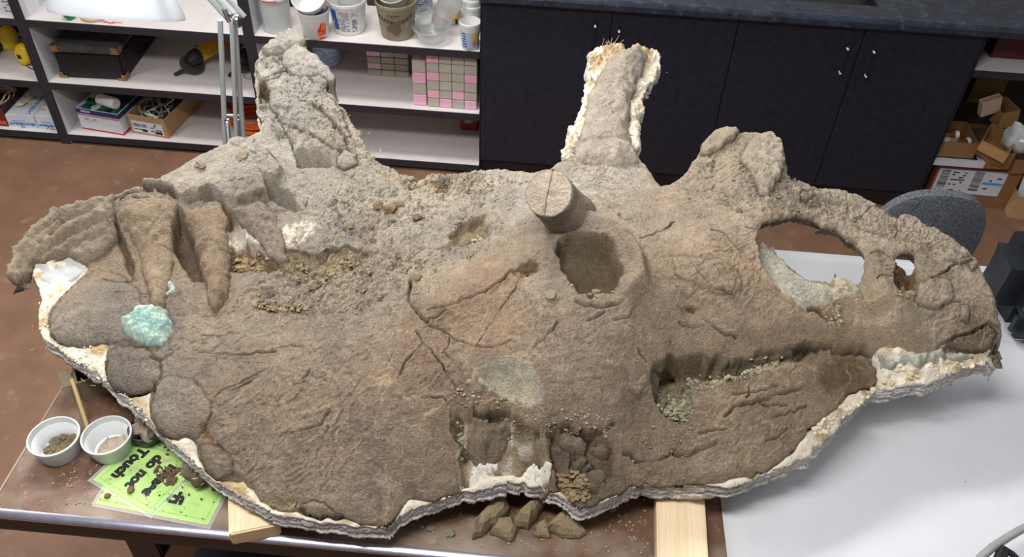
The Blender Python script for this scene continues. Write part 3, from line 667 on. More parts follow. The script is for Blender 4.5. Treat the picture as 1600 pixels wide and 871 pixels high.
for a_, b_, r_, col_, w_ in (((560,690),(620,700),30,(118,106,96),.45), ((690,590),(720,600),24,(112,98,88),.5), ((940,560),(980,590),26,(124,110,98),.35), ((1080,700),(1065,712),14,(160,124,96),.3), ((500,640),(420,640),30,(150,122,92),.3), ((430,540),(450,600),26,(158,130,100),.3), ((880,420),(860,440),18,(132,124,114),.5), ((990,240),(975,280),14,(176,176,172),.6), ((930,345),(915,355),14,(150,146,140),.6), ((550,340),(590,345),30,(150,138,122),.2)):
    tint([a_, b_], r_, col_, w_)

# --- grain of the surface, real relief
g1 = fbm(XX, YY, 9, 1, 3); g2 = fbm(XX, YY, 30, 11, 4); g3 = fbm(XX, YY, 130, 21, 3, .6)
rg = 1 - np.abs(fbm(XX + .01 * g1, YY + .01 * g2, 20, 71, 4, .55)); rg2 = 1 - np.abs(fbm(XX, YY, 55, 75, 3, .55))
e1, c1 = cells(XX + .014 * g2, YY + .014 * g1, 11, 31); e2, c2 = cells(XX + .006 * g2, YY + .005 * g3, 32, 41)
crk1 = np.clip(1 - e1 / .04, 0, 1) * np.clip(.3 + vnoise(XX, YY, 10, 51), 0, 1)
crk2 = np.clip(1 - e2 / .09, 0, 1) * np.clip(vnoise(XX, YY, 14, 52) * 1.4, 0, 1)
rr = np.clip(RGH, .25, 3)
pits = np.clip(vnoise(XX, YY, 150, 55) - .55, 0, 1) * np.clip(.3 + vnoise(XX, YY, 12, 56), 0, 1)
_gy, _gx = np.gradient(ZZ, STEP); flat = 1 / (1 + _gx ** 2 + _gy ** 2); flat = np.clip(flat * 1.35, 0, 1) ** 2; g2 = g2 * flat; g3 = g3 * flat; crk2 = crk2 * flat; rg2 = 1 - (1 - rg2) * 1; pits = pits * flat; RGX = np.clip(rg2 - .82, 0, .2) * flat
dz_ = .0020 * g1 + .0022 * g2 * rr + .0013 * g3 * rr - .0045 * crk1 * np.clip(rr, .3, 1.5) - .0030 * crk2 * rr + .004 * (c2 - .5) * np.clip(rr - 1.2, 0, 1.6) + .0034 * (c1 - .5) * np.clip(rr, 0, 1.5) * np.clip(e1 / .05, 0, 1)
dz_ = dz_ - .006 * np.clip(rg - .80, 0, .2) / .2 * np.clip(rr - .75, 0, 1.6) * np.clip(.4 + vnoise(XX, YY, 6, 57), 0, 1) - .0022 * RGX / .18 * np.clip(rr - .3, 0, 2) - .004 * pits * np.clip(rr, 0, 1.6)
# flaking bone: low steps along wandering contour lines, and fine raised veins
wx = XX * .8 + YY * .55; wy = -XX * .55 + YY * .8
s1 = fbm(wx * .7, wy * 1.5, 7, 401, 5, .55); s2 = fbm(wx * .6, wy * 1.4, 19, 411, 4, .55); s3 = fbm(XX, YY, 42, 421, 3, .55)
q1 = s1 * 4.2 - np.floor(s1 * 4.2); q2 = s2 * 3.4 - np.floor(s2 * 3.4); q3 = s3 * 2.6 - np.floor(s3 * 2.6)
k1 = np.clip(.5 + 1.3 * vnoise(XX, YY, 8, 431), 0, 1); k2 = np.clip(.35 + 1.4 * vnoise(XX, YY, 11, 441), 0, 1); k3 = np.clip(.2 + 1.4 * vnoise(XX, YY, 13, 451), 0, 1)
dz_ = dz_ + flat * (.0042 * (q1 - .5) * k1 + .0030 * (q2 - .5) * k2 * np.clip(rr, .5, 1.6) + .0026 * (q3 - .5) * k3 * np.clip(rr, .4, 2) + .0006 * vnoise(XX, YY, 265, 461))
CRK = np.maximum(CRK, np.maximum(.55 * np.clip((.10 - q1) / .10, 0, 1) * k1, .42 * np.clip((.12 - q2) / .12, 0, 1) * k2) * flat)
ev, _ = cells(XX + .022 * s1 + .006 * s2, YY + .022 * s2, 15, 471, .95); vk = np.exp(-(ev / .026) ** 2) * np.clip(-.1 + 1.6 * vnoise(XX, YY, 5.5, 481), 0, 1) * np.clip(1.6 - rr, 0, 1)
dz_ = dz_ + .0008 * vk; vk = (vk * .8)[..., None]; COL = COL * (1 - vk) + lin_np((190, 172, 146)) * 1.45 * vk
ZZ += dz_
CRK = np.maximum(CRK, np.maximum(.45 * crk1 * np.clip(rr, 0, 1), .35 * crk2 * np.clip(rr, 0, 1.3)))
# plaster cloth wrinkles
wr = (PLA > .3) | ((RGH < .55))
ZZ += np.where(wr, .0011 * np.abs(vnoise(XX * .35, YY, 160, 61)) + .0008 * vnoise(XX * .4, YY, 90, 62), 0)

# ------------------------------------------------------------------ meshing a piece of the relief
def bone_material():
    m = bpy.data.materials.new('fossil_bone'); m.use_nodes = True
    nt = m.node_tree; N = nt.nodes; L = nt.links; b = N['Principled BSDF']; b.inputs['Roughness'].default_value = .85
    b.inputs['Specular IOR Level'].default_value = .25
    at = N.new('ShaderNodeAttribute'); at.attribute_name = 'Col'; at.attribute_type = 'GEOMETRY'
    tc = N.new('ShaderNodeTexCoord')
    def noise(sc, det, rough=.6, vec=None):
        n = N.new('ShaderNodeTexNoise'); n.inputs['Scale'].default_value = sc; n.inputs['Detail'].default_value = det; n.inputs['Roughness'].default_value = rough
        L.new(vec or tc.outputs['Object'], n.inputs['Vector']); return n.outputs['Fac']
    def ramp(f, p0, p1, c0, c1):
        r = N.new('ShaderNodeValToRGB'); L.new(f, r.inputs['Fac']); e = r.color_ramp.elements
        e[0].position = p0; e[1].position = p1; e[0].color = c0; e[1].color = c1; return r.outputs['Color']
    def mix(f, a, bb, blend='MIX'):
        x = N.new('ShaderNodeMix'); x.data_type = 'RGBA'; x.blend_type = blend
        if isinstance(f, float): x.inputs['Factor'].default_value = f
        else: L.new(f, x.inputs['Factor'])
        for s_, k in ((a, 'A'), (bb, 'B')):
            if isinstance(s_, tuple): x.inputs[k].default_value = s_
            else: L.new(s_, x.inputs[k])
        return x.outputs['Result']
    col = at.outputs['Color']
    col = mix(1.0, col, ramp(noise(9, 6), .3, .7, (.80, .80, .82, 1), (1.16, 1.13, 1.10, 1)), 'MULTIPLY')
    col = mix(1.0, col, ramp(noise(46, 5, .7), .32, .68, (.80, .79, .79, 1), (1.18, 1.17, 1.16, 1)), 'MULTIPLY')
    col = mix(1.0, col, ramp(noise(230, 5, .75), .3, .7, (.70, .69, .68, 1), (1.28, 1.28, 1.29, 1)), 'MULTIPLY')
    nv = noise(26, 4, .6)
    vo = N.new('ShaderNodeTexVoronoi'); vo.feature = 'DISTANCE_TO_EDGE'; vo.inputs['Scale'].default_value = 16
    wv = N.new('ShaderNodeMix'); wv.data_type = 'RGBA'; wv.inputs['Factor'].default_value = .06; L.new(tc.outputs['Object'], wv.inputs['A'])
    n3 = N.new('ShaderNodeTexNoise'); n3.inputs['Scale'].default_value = 12; n3.inputs['Detail'].default_value = 5; L.new(tc.outputs['Object'], n3.inputs['Vector']); L.new(n3.outputs['Color'], wv.inputs['B'])
    L.new(wv.outputs['Result'], vo.inputs['Vector'])
    vein = ramp(vo.outputs['Distance'], .0, .022, (.55, .55, .55, 1), (0, 0, 0, 1))
    vm = mix(1.0, vein, ramp(noise(5, 3), .5, .62, (0, 0, 0, 1), (1, 1, 1, 1)), 'MULTIPLY')
    col = mix(vm, col, lin((192, 172, 144)) + (1,))
    bl = ramp(noise(13, 7, .68), .52, .68, (0, 0, 0, 1), (.5, .5, .5, 1))
    col = mix(bl, col, mix(1.0, col, (.70, .70, .76, 1), 'MULTIPLY'))
    mp2 = N.new('ShaderNodeMapping'); mp2.inputs['Location'].default_value = (3.1, 1.7, .4); L.new(tc.outputs['Object'], mp2.inputs['Vector'])
    ol = ramp(noise(10, 6, .66, mp2.outputs['Vector']), .54, .70, (0, 0, 0, 1), (.55, .55, .55, 1))
    col = mix(ol, col, mix(1.0, col, (1.08, .98, .82, 1), 'MULTIPLY'))
    sp_ = ramp(noise(150, 5, .8, mp2.outputs['Vector']), .61, .69, (0, 0, 0, 1), (.7, .7, .7, 1))
    col = mix(sp_, col, lin((96, 80, 62)) + (1,))
    sp2 = ramp(noise(240, 4, .8), .64, .72, (0, 0, 0, 1), (.55, .55, .55, 1))
    col = mix(sp2, col, lin((214, 198, 172)) + (1,))
    crk = at.outputs['Alpha']
    col = mix(crk, col, lin((74, 60, 44)) + (1,))
    L.new(col, b.inputs['Base Color'])
    h1 = noise(75, 7, .7); h2 = noise(300, 5, .7)
    mp = N.new('ShaderNodeMapping'); mp.inputs['Rotation'].default_value = (0, 0, .45); mp.inputs['Scale'].default_value = (.35, 1.4, 1); L.new(tc.outputs['Object'], mp.inputs['Vector'])
    h3 = noise(90, 5, .7, mp.outputs['Vector'])
    a1 = N.new('ShaderNodeMath'); a1.operation = 'MULTIPLY_ADD'; L.new(h2, a1.inputs[0]); a1.inputs[1].default_value = .85; L.new(h1, a1.inputs[2])
    a2 = N.new('ShaderNodeMath'); a2.operation = 'MULTIPLY_ADD'; L.new(h3, a2.inputs[0]); a2.inputs[1].default_value = .4; L.new(a1.outputs[0], a2.inputs[2])
    bp = N.new('ShaderNodeBump'); bp.inputs['Strength'].default_value = 1.0; bp.inputs['Distance'].default_value = .012
    L.new(a2.outputs[0], bp.inputs['Height']); L.new(bp.outputs['Normal'], b.inputs['Normal'])
    return m
M_bone = bone_material()
M_plaster = mat('field_plaster', (222, 212, 192), .9, var=.10, vscale=60, bump=.9, bscale=170, spots=((196, 176, 140), 24, .58, .12))
M_cloth_pl = mat('plaster_cloth', (214, 209, 198), .9, var=.05, vscale=40, bump=.5, bscale=220)

def set_col(me, col, alpha):
    a = me.attributes.new('Col', 'FLOAT_COLOR', 'POINT')
    d = np.ones((len(col), 4), np.float32); d[:, :3] = col; d[:, 3] = alpha
    a.data.foreach_set('color', d.ravel())
def mesh_np(name, verts, faces, m, parent=None, col=None, alpha=None, smooth=True):
    me = bpy.data.meshes.new(name)
    me.vertices.add(len(verts)); me.vertices.foreach_set('co', np.ascontiguousarray(verts, np.float32).ravel())
    n = len(faces); me.loops.add(n * 4); me.loops.foreach_set('vertex_index', faces.astype(np.int32).ravel())
    me.polygons.add(n); me.polygons.foreach_set('loop_start', np.arange(0, n * 4, 4, dtype=np.int32)); me.polygons.foreach_set('loop_total', np.full(n, 4, np.int32))
    me.update(calc_edges=True); me.validate()
    if smooth: me.polygons.foreach_set('use_smooth', np.ones(len(me.polygons), bool))
    me.materials.append(m)
    if col is not None: set_col(me, col, alpha if alpha is not None else np.zeros(len(col)))
    o = bpy.data.objects.new(name, me); C.objects.link(o)
    if parent is not None: o.parent = parent; o.matrix_parent_inverse = Matrix.Translation(-parent.location)
    return o
def grid_faces(mask):
    """quads of a boolean vertex grid -> vertex ids and faces"""
    q = mask[:-1, :-1] & mask[1:, :-1] & mask[:-1, 1:] & mask[1:, 1:]
    used = np.zeros(mask.shape, bool); used[:-1, :-1] |= q; used[1:, :-1] |= q; used[:-1, 1:] |= q; used[1:, 1:] |= q
    idx = np.full(mask.shape, -1); idx[used] = np.arange(used.sum())
    j, i = np.nonzero(q)
    return used, np.stack([idx[j, i], idx[j, i + 1], idx[j + 1, i + 1], idx[j + 1, i]], -1)
def boundary(faces):
    e = np.concatenate([faces[:, [0, 1]], faces[:, [1, 2]], faces[:, [2, 3]], faces[:, [3, 0]]])
    k = np.sort(e, 1); key = k[:, 0].astype(np.int64) * 10_000_000 + k[:, 1]
    u, inv, cnt = np.unique(key, return_inverse=True, return_counts=True)
    return e[cnt[inv] == 1]
def skirt(verts, faces, drops, inset=None, col=None, alpha=None):
    """walls hanging from the open border; drops = list of (down, out) steps"""
    be = boundary(faces); bv = np.unique(be); mp = {v: k for k, v in enumerate(bv)}
    prev = bv.copy(); V_ = [verts]; F_ = [faces]; n = len(verts); Cc = [col]; Aa = [alpha]
    for (dn, out) in drops:
        nv = verts[bv].copy(); nv[:, 2] -= dn if np.isscalar(dn) else dn[bv]
        if inset is not None: nv[:, :2] -= inset[bv] * out
        V_.append(nv); ids = n + np.arange(len(bv)); n += len(bv)
        if col is not None: Cc.append(col[bv]); Aa.append(alpha[bv])
        look_p = dict(zip(bv, prev)); look_n = dict(zip(bv, ids))
        F_.append(np.array([(look_p[b_], look_p[a_], look_n[a_], look_n[b_]) for a_, b_ in be]))
        prev = ids
    return np.concatenate(V_), np.concatenate(F_), (np.concatenate(Cc) if col is not None else None), (np.concatenate(Aa) if col is not None else None), bv, prev
fossil = thing('fossil_skull', 'huge tan horned dinosaur skull fossil lying in its white plaster field jacket on the table', 'fossil', V((at_z(800, 500, TT)[0], at_z(800, 500, TT)[1], TT)))

_bo = np.concatenate([hit(*np.array(OUT_J, float).T)[:, :2], pts(BONE_N)])
_bo = rough_poly(_bo, .0016, .012)
_h1 = rough_poly(pts(H1), .0015); _h2 = rough_poly(pts(H2), .0015)
def dist_fast(P, near=.035, k=6):
    cs, _, _ = dist_poly(P, XX[::k, ::k], YY[::k, ::k])
    jj, ii = np.mgrid[0:NY, 0:NX]
    d = bil(np.pad(cs, ((0, 2), (0, 2)), mode='edge'), ii / k, jj / k); dx = np.ones_like(d); dy = np.zeros_like(d)
    n = np.abs(d) < near + STEP * k
    a, b_, c = dist_poly(P, XX[n], YY[n]); d[n] = a; dx[n] = b_; dy[n] = c
    return d, dx, dy
SDO, NXo, NYo = dist_fast(_bo)
BONE = SDO.copy(); BX, BY = NXo.copy(), NYo.copy()
for hp in (_h1, _h2):
    s = sub(hp, .15); d, dx, dy = dist_poly(hp, XX[s], YY[s])
    c = -d < BONE[s]
    BONE[s] = np.where(c, -d, BONE[s]); BX[s] = np.where(c, dx * 1.0, BX[s]); BY[s] = np.where(c, dy, BY[s])
_d = np.clip(BONE / .016, 0, 1)
ZB_ = ZZ - .010 * (1 - np.sqrt(1 - (1 - _d) ** 2))
mask = BONE > -STEP * .5
used, faces = grid_faces(mask)
vx, vy, vz = XX[used], YY[used], ZB_[used]
_gy, _gx = np.gradient(ZB_, STEP); _gx, _gy = _gx[used], _gy[used]; _nl = np.sqrt(1 + _gx ** 2 + _gy ** 2)
_P = np.stack([vx, vy, vz], -1); _dp = np.clip(RGH[used], .3, 2.2) * (.0021 * fbm3(_P, 38, 3) + .0011 * fbm3(_P, 140, 2, .6, 31))
vx = vx - _gx / _nl * _dp; vy = vy - _gy / _nl * _dp; vz = vz + _dp / _nl
sd, nx_, ny_ = BONE[used], BX[used], BY[used]
L_ = np.hypot(nx_, ny_) + 1e-9
# inward unit vectors: away from the border when inside, towards it when outside
ins = np.stack([nx_ / L_, ny_ / L_], -1) * np.sign(sd)[:, None]
snap = (sd < STEP * .75)
vx = np.where(snap, vx - ins[:, 0] * sd, vx); vy = np.where(snap, vy - ins[:, 1] * sd, vy)
verts = np.stack([vx, vy, vz], -1); col = COL[used]; alp = np.clip(CRK[used], 0, .85)
def region(poly):
    P = pts(poly, ZMAC); d, _, _ = dist_poly(P, cxy[:, 0], cxy[:, 1]); return d > 0
cxy = verts[faces].mean(1)[:, :2]
jaw = region([(978,640),(1012,606),(1016,575),(1060,556),(1110,559),(1222,556),(1300,551),(1375,554),(1420,620),(1280,730),(1140,790),(985,790),(970,715)])
frl = region([(-60,460),(0,280),(380,180),(390,20),(600,120),(600,250),(640,262),(641,440),(668,507),(692,573),(712,606),(704,640),(712,715),(714,800),(560,860),(300,800),(-20,560)]) & ~jaw
def sub_mesh(name, sel, parent, sk=.035):
    f = faces[sel]; u, inv = np.unique(f, return_inverse=True); f = inv.reshape(f.shape)
    v, ff, c, a, _, _ = skirt(verts[u], f, [(sk * .22, -.001), (sk * .5, -.010), (sk, -.022)], ins[u], col[u], alp[u])
    return mesh_np(name, v, ff, M_bone, parent, c, a)
sub_mesh('frill', frl, fossil); sub_mesh('face', ~frl & ~jaw, fossil); sub_mesh('lower_jaw', jaw, fossil)

# ---- the plaster jacket: a thick shell with a layered rim
def jacket():
    far = hit(*np.array([(66,372),(76,345)] + OUT_J[7:], float).T)[:, :2]
    near = pts(OUT_N[:-2] + [(50,424),(58,400)], ZMAC - .032)
    P = rough_poly(np.concatenate([far, near]), .0014, .010)
    st = .005
    x = np.arange(GX0, GX1, st); y = np.arange(GY0, GY1, st); X, Y = np.meshgrid(x, y)
    d, dx, dy = dist_poly(P, X, Y)
    for hp in (_h1, _h2):
        q, ex, ey = dist_poly(hp, X, Y); q = -q - .045
        c = q < d; d = np.where(c, q, d); dx = np.where(c, ex, dx); dy = np.where(c, ey, dy)
    cutp = pts([(1165,262),(1240,250),(1400,290),(1600,360),(1600,440),(1500,455),(1440,470),(1385,450),(1362,470),(1320,470),(1298,450),(1250,430),(1205,400),(1172,350)], ZMAC)
    q, ex, ey = dist_poly(cutp, X, Y); c = -q < d; d = np.where(c, -q, d); dx = np.where(c, ex, dx); dy = np.where(c, ey, dy)
    b = zs(SDO, X, Y)
    farside, _, _ = dist_poly(far, X, Y, False)
    r = .006 * fbm(X, Y, 28, 81, 3) + .004 * vnoise(X, Y, 90, 84) + .004 * np.abs(vnoise(X, Y, 45, 88))
    zt = zs(ZMAC, X, Y) - .010 + r * np.clip(d / .01, .25, 1) - .075 * sst((b + .004) / .03) - .022 * (1 - sst(farside / .03))
    m = d > -st * .5
    u, f = grid_faces(m)
    sd_ = d[u]; L = np.hypot(dx[u], dy[u]) + 1e-9; n = np.stack([dx[u] / L, dy[u] / L], -1) * np.sign(sd_)[:, None]
    vx = X[u].copy(); vy = Y[u].copy(); sn = sd_ < st * .75
    vx = np.where(sn, vx - n[:, 0] * sd_, vx); vy = np.where(sn, vy - n[:, 1] * sd_, vy)
    v = np.stack([vx, vy, zt[u]], -1)
    fd = farside[u]
    steps = []
    for k in range(9):
        steps.append(.0042 * (k + 1))
    # layered wall
    be_v = v; VV = v; FF = f
    outs = rng.normal(0, .0016, 9); outs[0] = .001
    be = boundary(f); bv = np.unique(be); prev = bv; Vl = [v]; Fl = [f]; nn = len(v)
    for k, dn in enumerate(steps):
        nv = v[bv].copy(); lay = outs[k] + .0022 * vnoise(v[bv][:, 0], v[bv][:, 1] + k * 3.3, 26, 90 + k) + .0008 * rng.normal(size=len(bv))
        nv[:, 2] -= dn + .0012 * vnoise(nv[:, 0], nv[:, 1], 18, 120 + k); nv[:, :2] -= n[bv] * lay[:, None]
        ids = nn + np.arange(len(bv)); nn += len(bv); Vl.append(nv)
        lp = dict(zip(bv, prev)); ln = dict(zip(bv, ids))
        Fl.append(np.array([(lp[q], lp[p], ln[p], ln[q]) for p, q in be])); prev = ids
    # underside
    zb = np.maximum(TT + .0415, v[:, 2] - steps[-1] - .9 * np.clip(sd_ - .02, 0, 1)); zb = np.minimum(zb, v[:, 2] - .012); vb = v.copy(); vb[:, 2] = zb
    ids = nn + np.arange(len(v)); Vl.append(vb); Fl.append(ids[f][:, ::-1]); nn += len(v)
    ln = dict(zip(bv, prev))
    Fl.append(np.array([(ln[q], ln[p], ids[p], ids[q]) for p, q in be]))
    o = mesh_np('plaster_jacket', np.concatenate(Vl), np.concatenate(Fl), M_jacket, fossil)
    return o
def jacket_material():
    m = mat('jacket_plaster', (216, 206, 186), .92, var=.08, vscale=45, bump=1.0, bscale=140, spots=((172, 148, 110), 17, .50, .14))
    nt = m.node_tree; N = nt.nodes; L = nt.links; b = N['Principled BSDF']
    src = b.inputs['Base Color'].links[0].from_socket
    # strata of plaster and burlap on the rim, cut across by horizontal layers
    g = N.new('ShaderNodeNewGeometry'); sp = N.new('ShaderNodeSeparateXYZ'); L.new(g.outputs['Normal'], sp.inputs[0])
    r = N.new('ShaderNodeValToRGB'); L.new(sp.outputs['Z'], r.inputs['Fac']); r.color_ramp.elements[0].position = .35; r.color_ramp.elements[0].color = (1, 1, 1, 1)
    r.color_ramp.elements[1].position = .6; r.color_ramp.elements[1].color = (0, 0, 0, 1)
    tc = N.new('ShaderNodeTexCoord'); mp = N.new('ShaderNodeMapping'); mp.inputs['Scale'].default_value = (5, 5, 260); L.new(tc.outputs['Object'], mp.inputs['Vector'])
    n = N.new('ShaderNodeTexNoise'); n.inputs['Scale'].default_value = 1.0; n.inputs['Detail'].default_value = 4; L.new(mp.outputs['Vector'], n.inputs['Vector'])
    r2 = N.new('ShaderNodeValToRGB'); L.new(n.outputs['Fac'], r2.inputs['Fac']); e = r2.color_ramp.elements
    e[0].position = .36; e[0].color = lin((168, 158, 146)) + (1,); e[1].position = .62; e[1].color = lin((228, 222, 220)) + (1,)
    mx = N.new('ShaderNodeMix'); mx.data_type = 'RGBA'; L.new(r.outputs['Color'], mx.inputs['Factor']); L.new(src, mx.inputs['A']); L.new(r2.outputs['Color'], mx.inputs['B'])
    L.new(mx.outputs['Result'], b.inputs['Base Color'])
    return m
M_jacket = jacket_material()
jacket()

# ---- separate pieces lying in or standing off the relief
def patch(name, poly, h, edge, parent=fossil, base=None, dz=None, st=.0026, down=None, m=None, col=None, tcol=1.0, hgrad=None, amp=.0018, rough=1.0, zfit=None, seed=0, power=1.5, warp=.002, grooves=None, crkedge=.0, facet=0.0, wrinkle=0.0, label=None, lift=0.0, crumple=0.0):
    A = ZMAC if base is None else base
    if zfit is not None:
        q = np.array(zfit, float); p3 = at_z(q[:, 0], q[:, 1], TT + q[:, 2])
        cf, *_ = np.linalg.lstsq(np.hstack([np.ones((len(q), 1)), p3[:, :2]]), p3[:, 2], rcond=None)
        zf = lambda x, y: cf[0] + cf[1] * x + cf[2] * y
        A = zf(XX, YY)
    P = pts(poly, A, h * .6 if dz is None else dz); P = rough_poly(P, amp, .009)
    x = np.arange(P[:, 0].min() - st, P[:, 0].max() + 2 * st, st); y = np.arange(P[:, 1].min() - st, P[:, 1].max() + 2 * st, st)
    X, Y = np.meshgrid(x, y); d, dx, dy = dist_poly(P, X, Y)
    mk = d > -st * .5; u, f = grid_faces(mk)
    X, Y, d, dx, dy = X[u], Y[u], d[u], dx[u], dy[u]
    L = np.hypot(dx, dy) + 1e-9; n = np.stack([dx / L, dy / L], -1) * np.sign(d)[:, None]
    sn = d < st * .75; X0_, Y0_ = X, Y
    X = np.where(sn, X - n[:, 0] * d, X); Y = np.where(sn, Y - n[:, 1] * d, Y)
    dw = d + warp * fbm(X, Y, 70, seed + 800, 3) * np.clip(d / .004, 0, 1); k = np.clip(dw / edge, 0, 1); prof_ = np.power(np.clip(1 - (1 - k) ** power, 0, 1), 1 / power)
    hh = h
    if hgrad: t = (Y - Y.min()) / (Y.max() - Y.min()); hh = hgrad[0] + (hgrad[1] - hgrad[0]) * t
    z = (zf(X, Y) if zfit is not None else zs(A, X, Y)) + lift + hh * prof_
    e_, c_ = cells(X + .004 * fbm(X, Y, 40, seed + 7, 2), Y, 26, seed + 400)
    rgp = 1 - np.abs(fbm(X, Y, 26, seed + 520, 4, .55))
    stp = np.clip(d / edge, .25, 1)
    z = z + rough * stp * (.0026 * fbm(X, Y, 22, seed + 500, 4) + .0012 * fbm(X, Y, 85, seed + 510, 3) - .0040 * np.clip(1 - e_ / .05, 0, 1) * np.clip(vnoise(X, Y, 16, seed + 9) + .3, 0, 1) - .0045 * np.clip((rgp - .8) / .2, 0, 1) * np.clip(.5 + vnoise(X, Y, 9, seed + 530), 0, 1))
    if grooves:
        for gl, gw, gd in grooves:
            GP = pts(gl, A, h * .6); dd_, _, _ = dist_poly(GP, X, Y, False); z = z - gd * np.exp(-(dd_ / (gw * .0012)) ** 2)
    if crumple:
        xa = X + .006 * fbm(X, Y, 60, seed + 901, 2); ya = Y + .006 * fbm(X, Y, 60, seed + 902, 2)
        q1, r1_ = cells(xa, ya, 46, seed + 900); q2, r2_ = cells(xa + .3 * ya, ya, 95, seed + 910)
        z = z + crumple * (np.clip(q1, 0, .7) * 1.0 + .55 * r1_ + .45 * np.clip(q2, 0, .6) - .5) * np.clip(d / .006, 0, 1)
    if facet:
        fe, fc = cells(X, Y, facet, seed + 600); ang = fc * 6.283
        z = z + np.clip(d / .008, 0, 1) * (.010 * (fc - .5) + .35 * ((X - X.mean()) * np.cos(ang) + (Y - Y.mean()) * np.sin(ang)) * .5)
    if wrinkle:
        xw = X + .012 * fbm(X, Y, 30, seed + 702, 2); yw = Y + .012 * fbm(X, Y, 30, seed + 703, 2)
        z = z + .5 * wrinkle * (1.1 * np.abs(vnoise(xw + .3 * yw, (yw - .4 * xw), 34, seed + 700)) + .8 * np.abs(vnoise(xw - .8 * yw, yw + .5 * xw, 62, seed + 701)) + .35 * np.abs(vnoise(xw, yw, 120, seed + 704)) - .5)
    v = np.stack([X, Y, z], -1)
    cg = np.stack([zs(COL[..., c], X, Y) for c in range(3)], -1) * tcol if col is None else np.tile(lin_np(col) * ALB, (len(X), 1))
    al = np.clip(crkedge * np.exp(-(d / .002) ** 2), 0, 1)
    dn = (h + .022) if down is None else down
    v, f, cg, al, _, _ = skirt(v, f, [(dn * .35, .0), (dn, -.002)], n, cg, al)
    n3 = np.zeros_like(v); e1_ = v[f[:, 2]] - v[f[:, 0]]; e2_ = v[f[:, 3]] - v[f[:, 1]]; fn = np.cross(e1_, e2_)
    for c4 in range(4): np.add.at(n3, f[:, c4], fn)
    n3 /= np.linalg.norm(n3, axis=1, keepdims=True) + 1e-12
    dp = rough * (.0024 * fbm3(v, 36, 4, .55, seed * 1.7) + .0010 * fbm3(v, 150, 2, .6, seed))
    if facet: dp = dp + .006 * (np.abs(vnoise3(v, 30, seed)) - .3)
    if wrinkle: dp = dp + wrinkle * .42 * (.7 - 2.0 * np.abs(fbm3(v * np.array([1, .6, 1.]), 30, 2, .5, seed)))
    v = v + n3 * dp[:, None]
    o = mesh_np(name, v, f, m or M_bone, parent, cg, al)
    if label: o['label'] = label
    return o

# frill rim hook and the three drooping spikes
patch('frill_hook', [(24,438),(11,428),(11,414),(19,396),(32,374),(46,356),(65,338),(86,323),(120,314),(160,305),(178,304),(176,322),(180,345),(184,372),(170,392),(152,404),(134,410),(120,402),(105,398),(75,401),(52,408),(42,420),(33,432)], .016, .010, down=.028, seed=3, rough=1.2, dz=.006, crkedge=.3, grooves=[([(20,425),(40,402),(70,372),(100,345),(150,325)], 2.5, .007), ([(32,400),(60,365),(92,338)], 2, .006), ([(90,322),(92,338),(100,350)], 2, .009), ([(75,388),(110,362),(150,348),(172,340)], 4, .009), ([(60,398),(95,372),(130,362)], 2.5, .006), ([(105,392),(135,376),(165,366)], 4, .008), ([(45,372),(60,380),(72,384)], 2, .006)])
T1 = [(181,328),(191,316),(208,308),(225,301),(240,299),(260,302),(274,310),(270,320),(265,337),(266,355),(265,380),(269,390),(264,430),(260,445),(255,470),(245,479),(233,475),(228,445),(220,415),(212,385),(200,357),(188,340)]
T2 = [(284,322),(295,319),(310,314),(335,312),(348,321),(353,332),(352,355),(357,390),(358,410),(355,445),(345,467),(335,478),(328,473),(320,452),(315,420),(308,387),(298,355),(288,338)]
T3 = [(359,320),(368,314),(388,310),(405,307),(415,310),(422,320),(432,335),(436,352),(445,376),(447,400),(440,414),(430,405),(412,385),(393,362),(372,340)]
patch('frill_spike', T1, .034, .022, col=(146, 130, 110), seed=20, hgrad=(.034, .018), crkedge=.3, down=.06, grooves=[([(215,385),(235,382),(250,388),(268,384)], 1.5, .007), ([(228,440),(245,438),(262,440)], 1.5, .006), ([(205,340),(215,355),(230,370)], 3, .004), ([(208,311),(225,311),(245,313)], 1.5, .007)])
patch('frill_spike', T2, .038, .022, col=(142, 125, 105), seed=30, hgrad=(.034, .022), crkedge=.3, down=.07, grooves=[([(318,378),(335,378),(345,390),(356,388)], 1.5, .006), ([(328,455),(335,460),(333,475)], 2, .006), ([(350,455),(342,462),(340,475)], 2, .006)])
patch('frill_spike', T3, .022, .020, seed=40, hgrad=(.022, .014), crkedge=.3, rough=1.5, col=(132, 121, 110), down=.05)
# fingers of the folded frill top
patch('frill_finger', [(407,77),(420,61),(440,49),(460,45),(474,50),(478,62),(474,68),(455,72),(437,80),(420,82)], .016, .012, seed=50, rough=1.7, crkedge=.4)
patch('frill_finger', [(442,82),(460,70),(480,76),(495,86),(504,96),(496,107),(486,114),(470,117),(450,109),(440,97)], .014, .014, seed=60, rough=1.6, crkedge=.4)
patch('frill_finger', [(504,95),(515,105),(523,116),(521,124),(507,121),(488,111),(496,101)], .014, .010, seed=70, rough=1.3, crkedge=.4)
patch('frill_finger', [(488,121),(500,117),(511,124),(511,128),(502,131),(490,127)], .008, .01, seed=80, tcol=.85)
# nose horn blocks
patch('bone_block', [(1094,240),(1095,227),(1110,210),(1132,197),(1150,196),(1157,206),(1145,217),(1122,235),(1107,243)], .018, .007, seed=90, crkedge=.8, tcol=1.08, rough=1.2)
patch('bone_block', [(1160,237),(1167,222),(1175,214),(1192,209),(1204,204),(1215,217),(1225,230),(1228,252),(1220,277),(1207,297),(1197,307),(1187,302),(1180,285),(1172,267),(1162,252)], .020, .007, seed=100, crkedge=.8, tcol=1.08, rough=1.3)
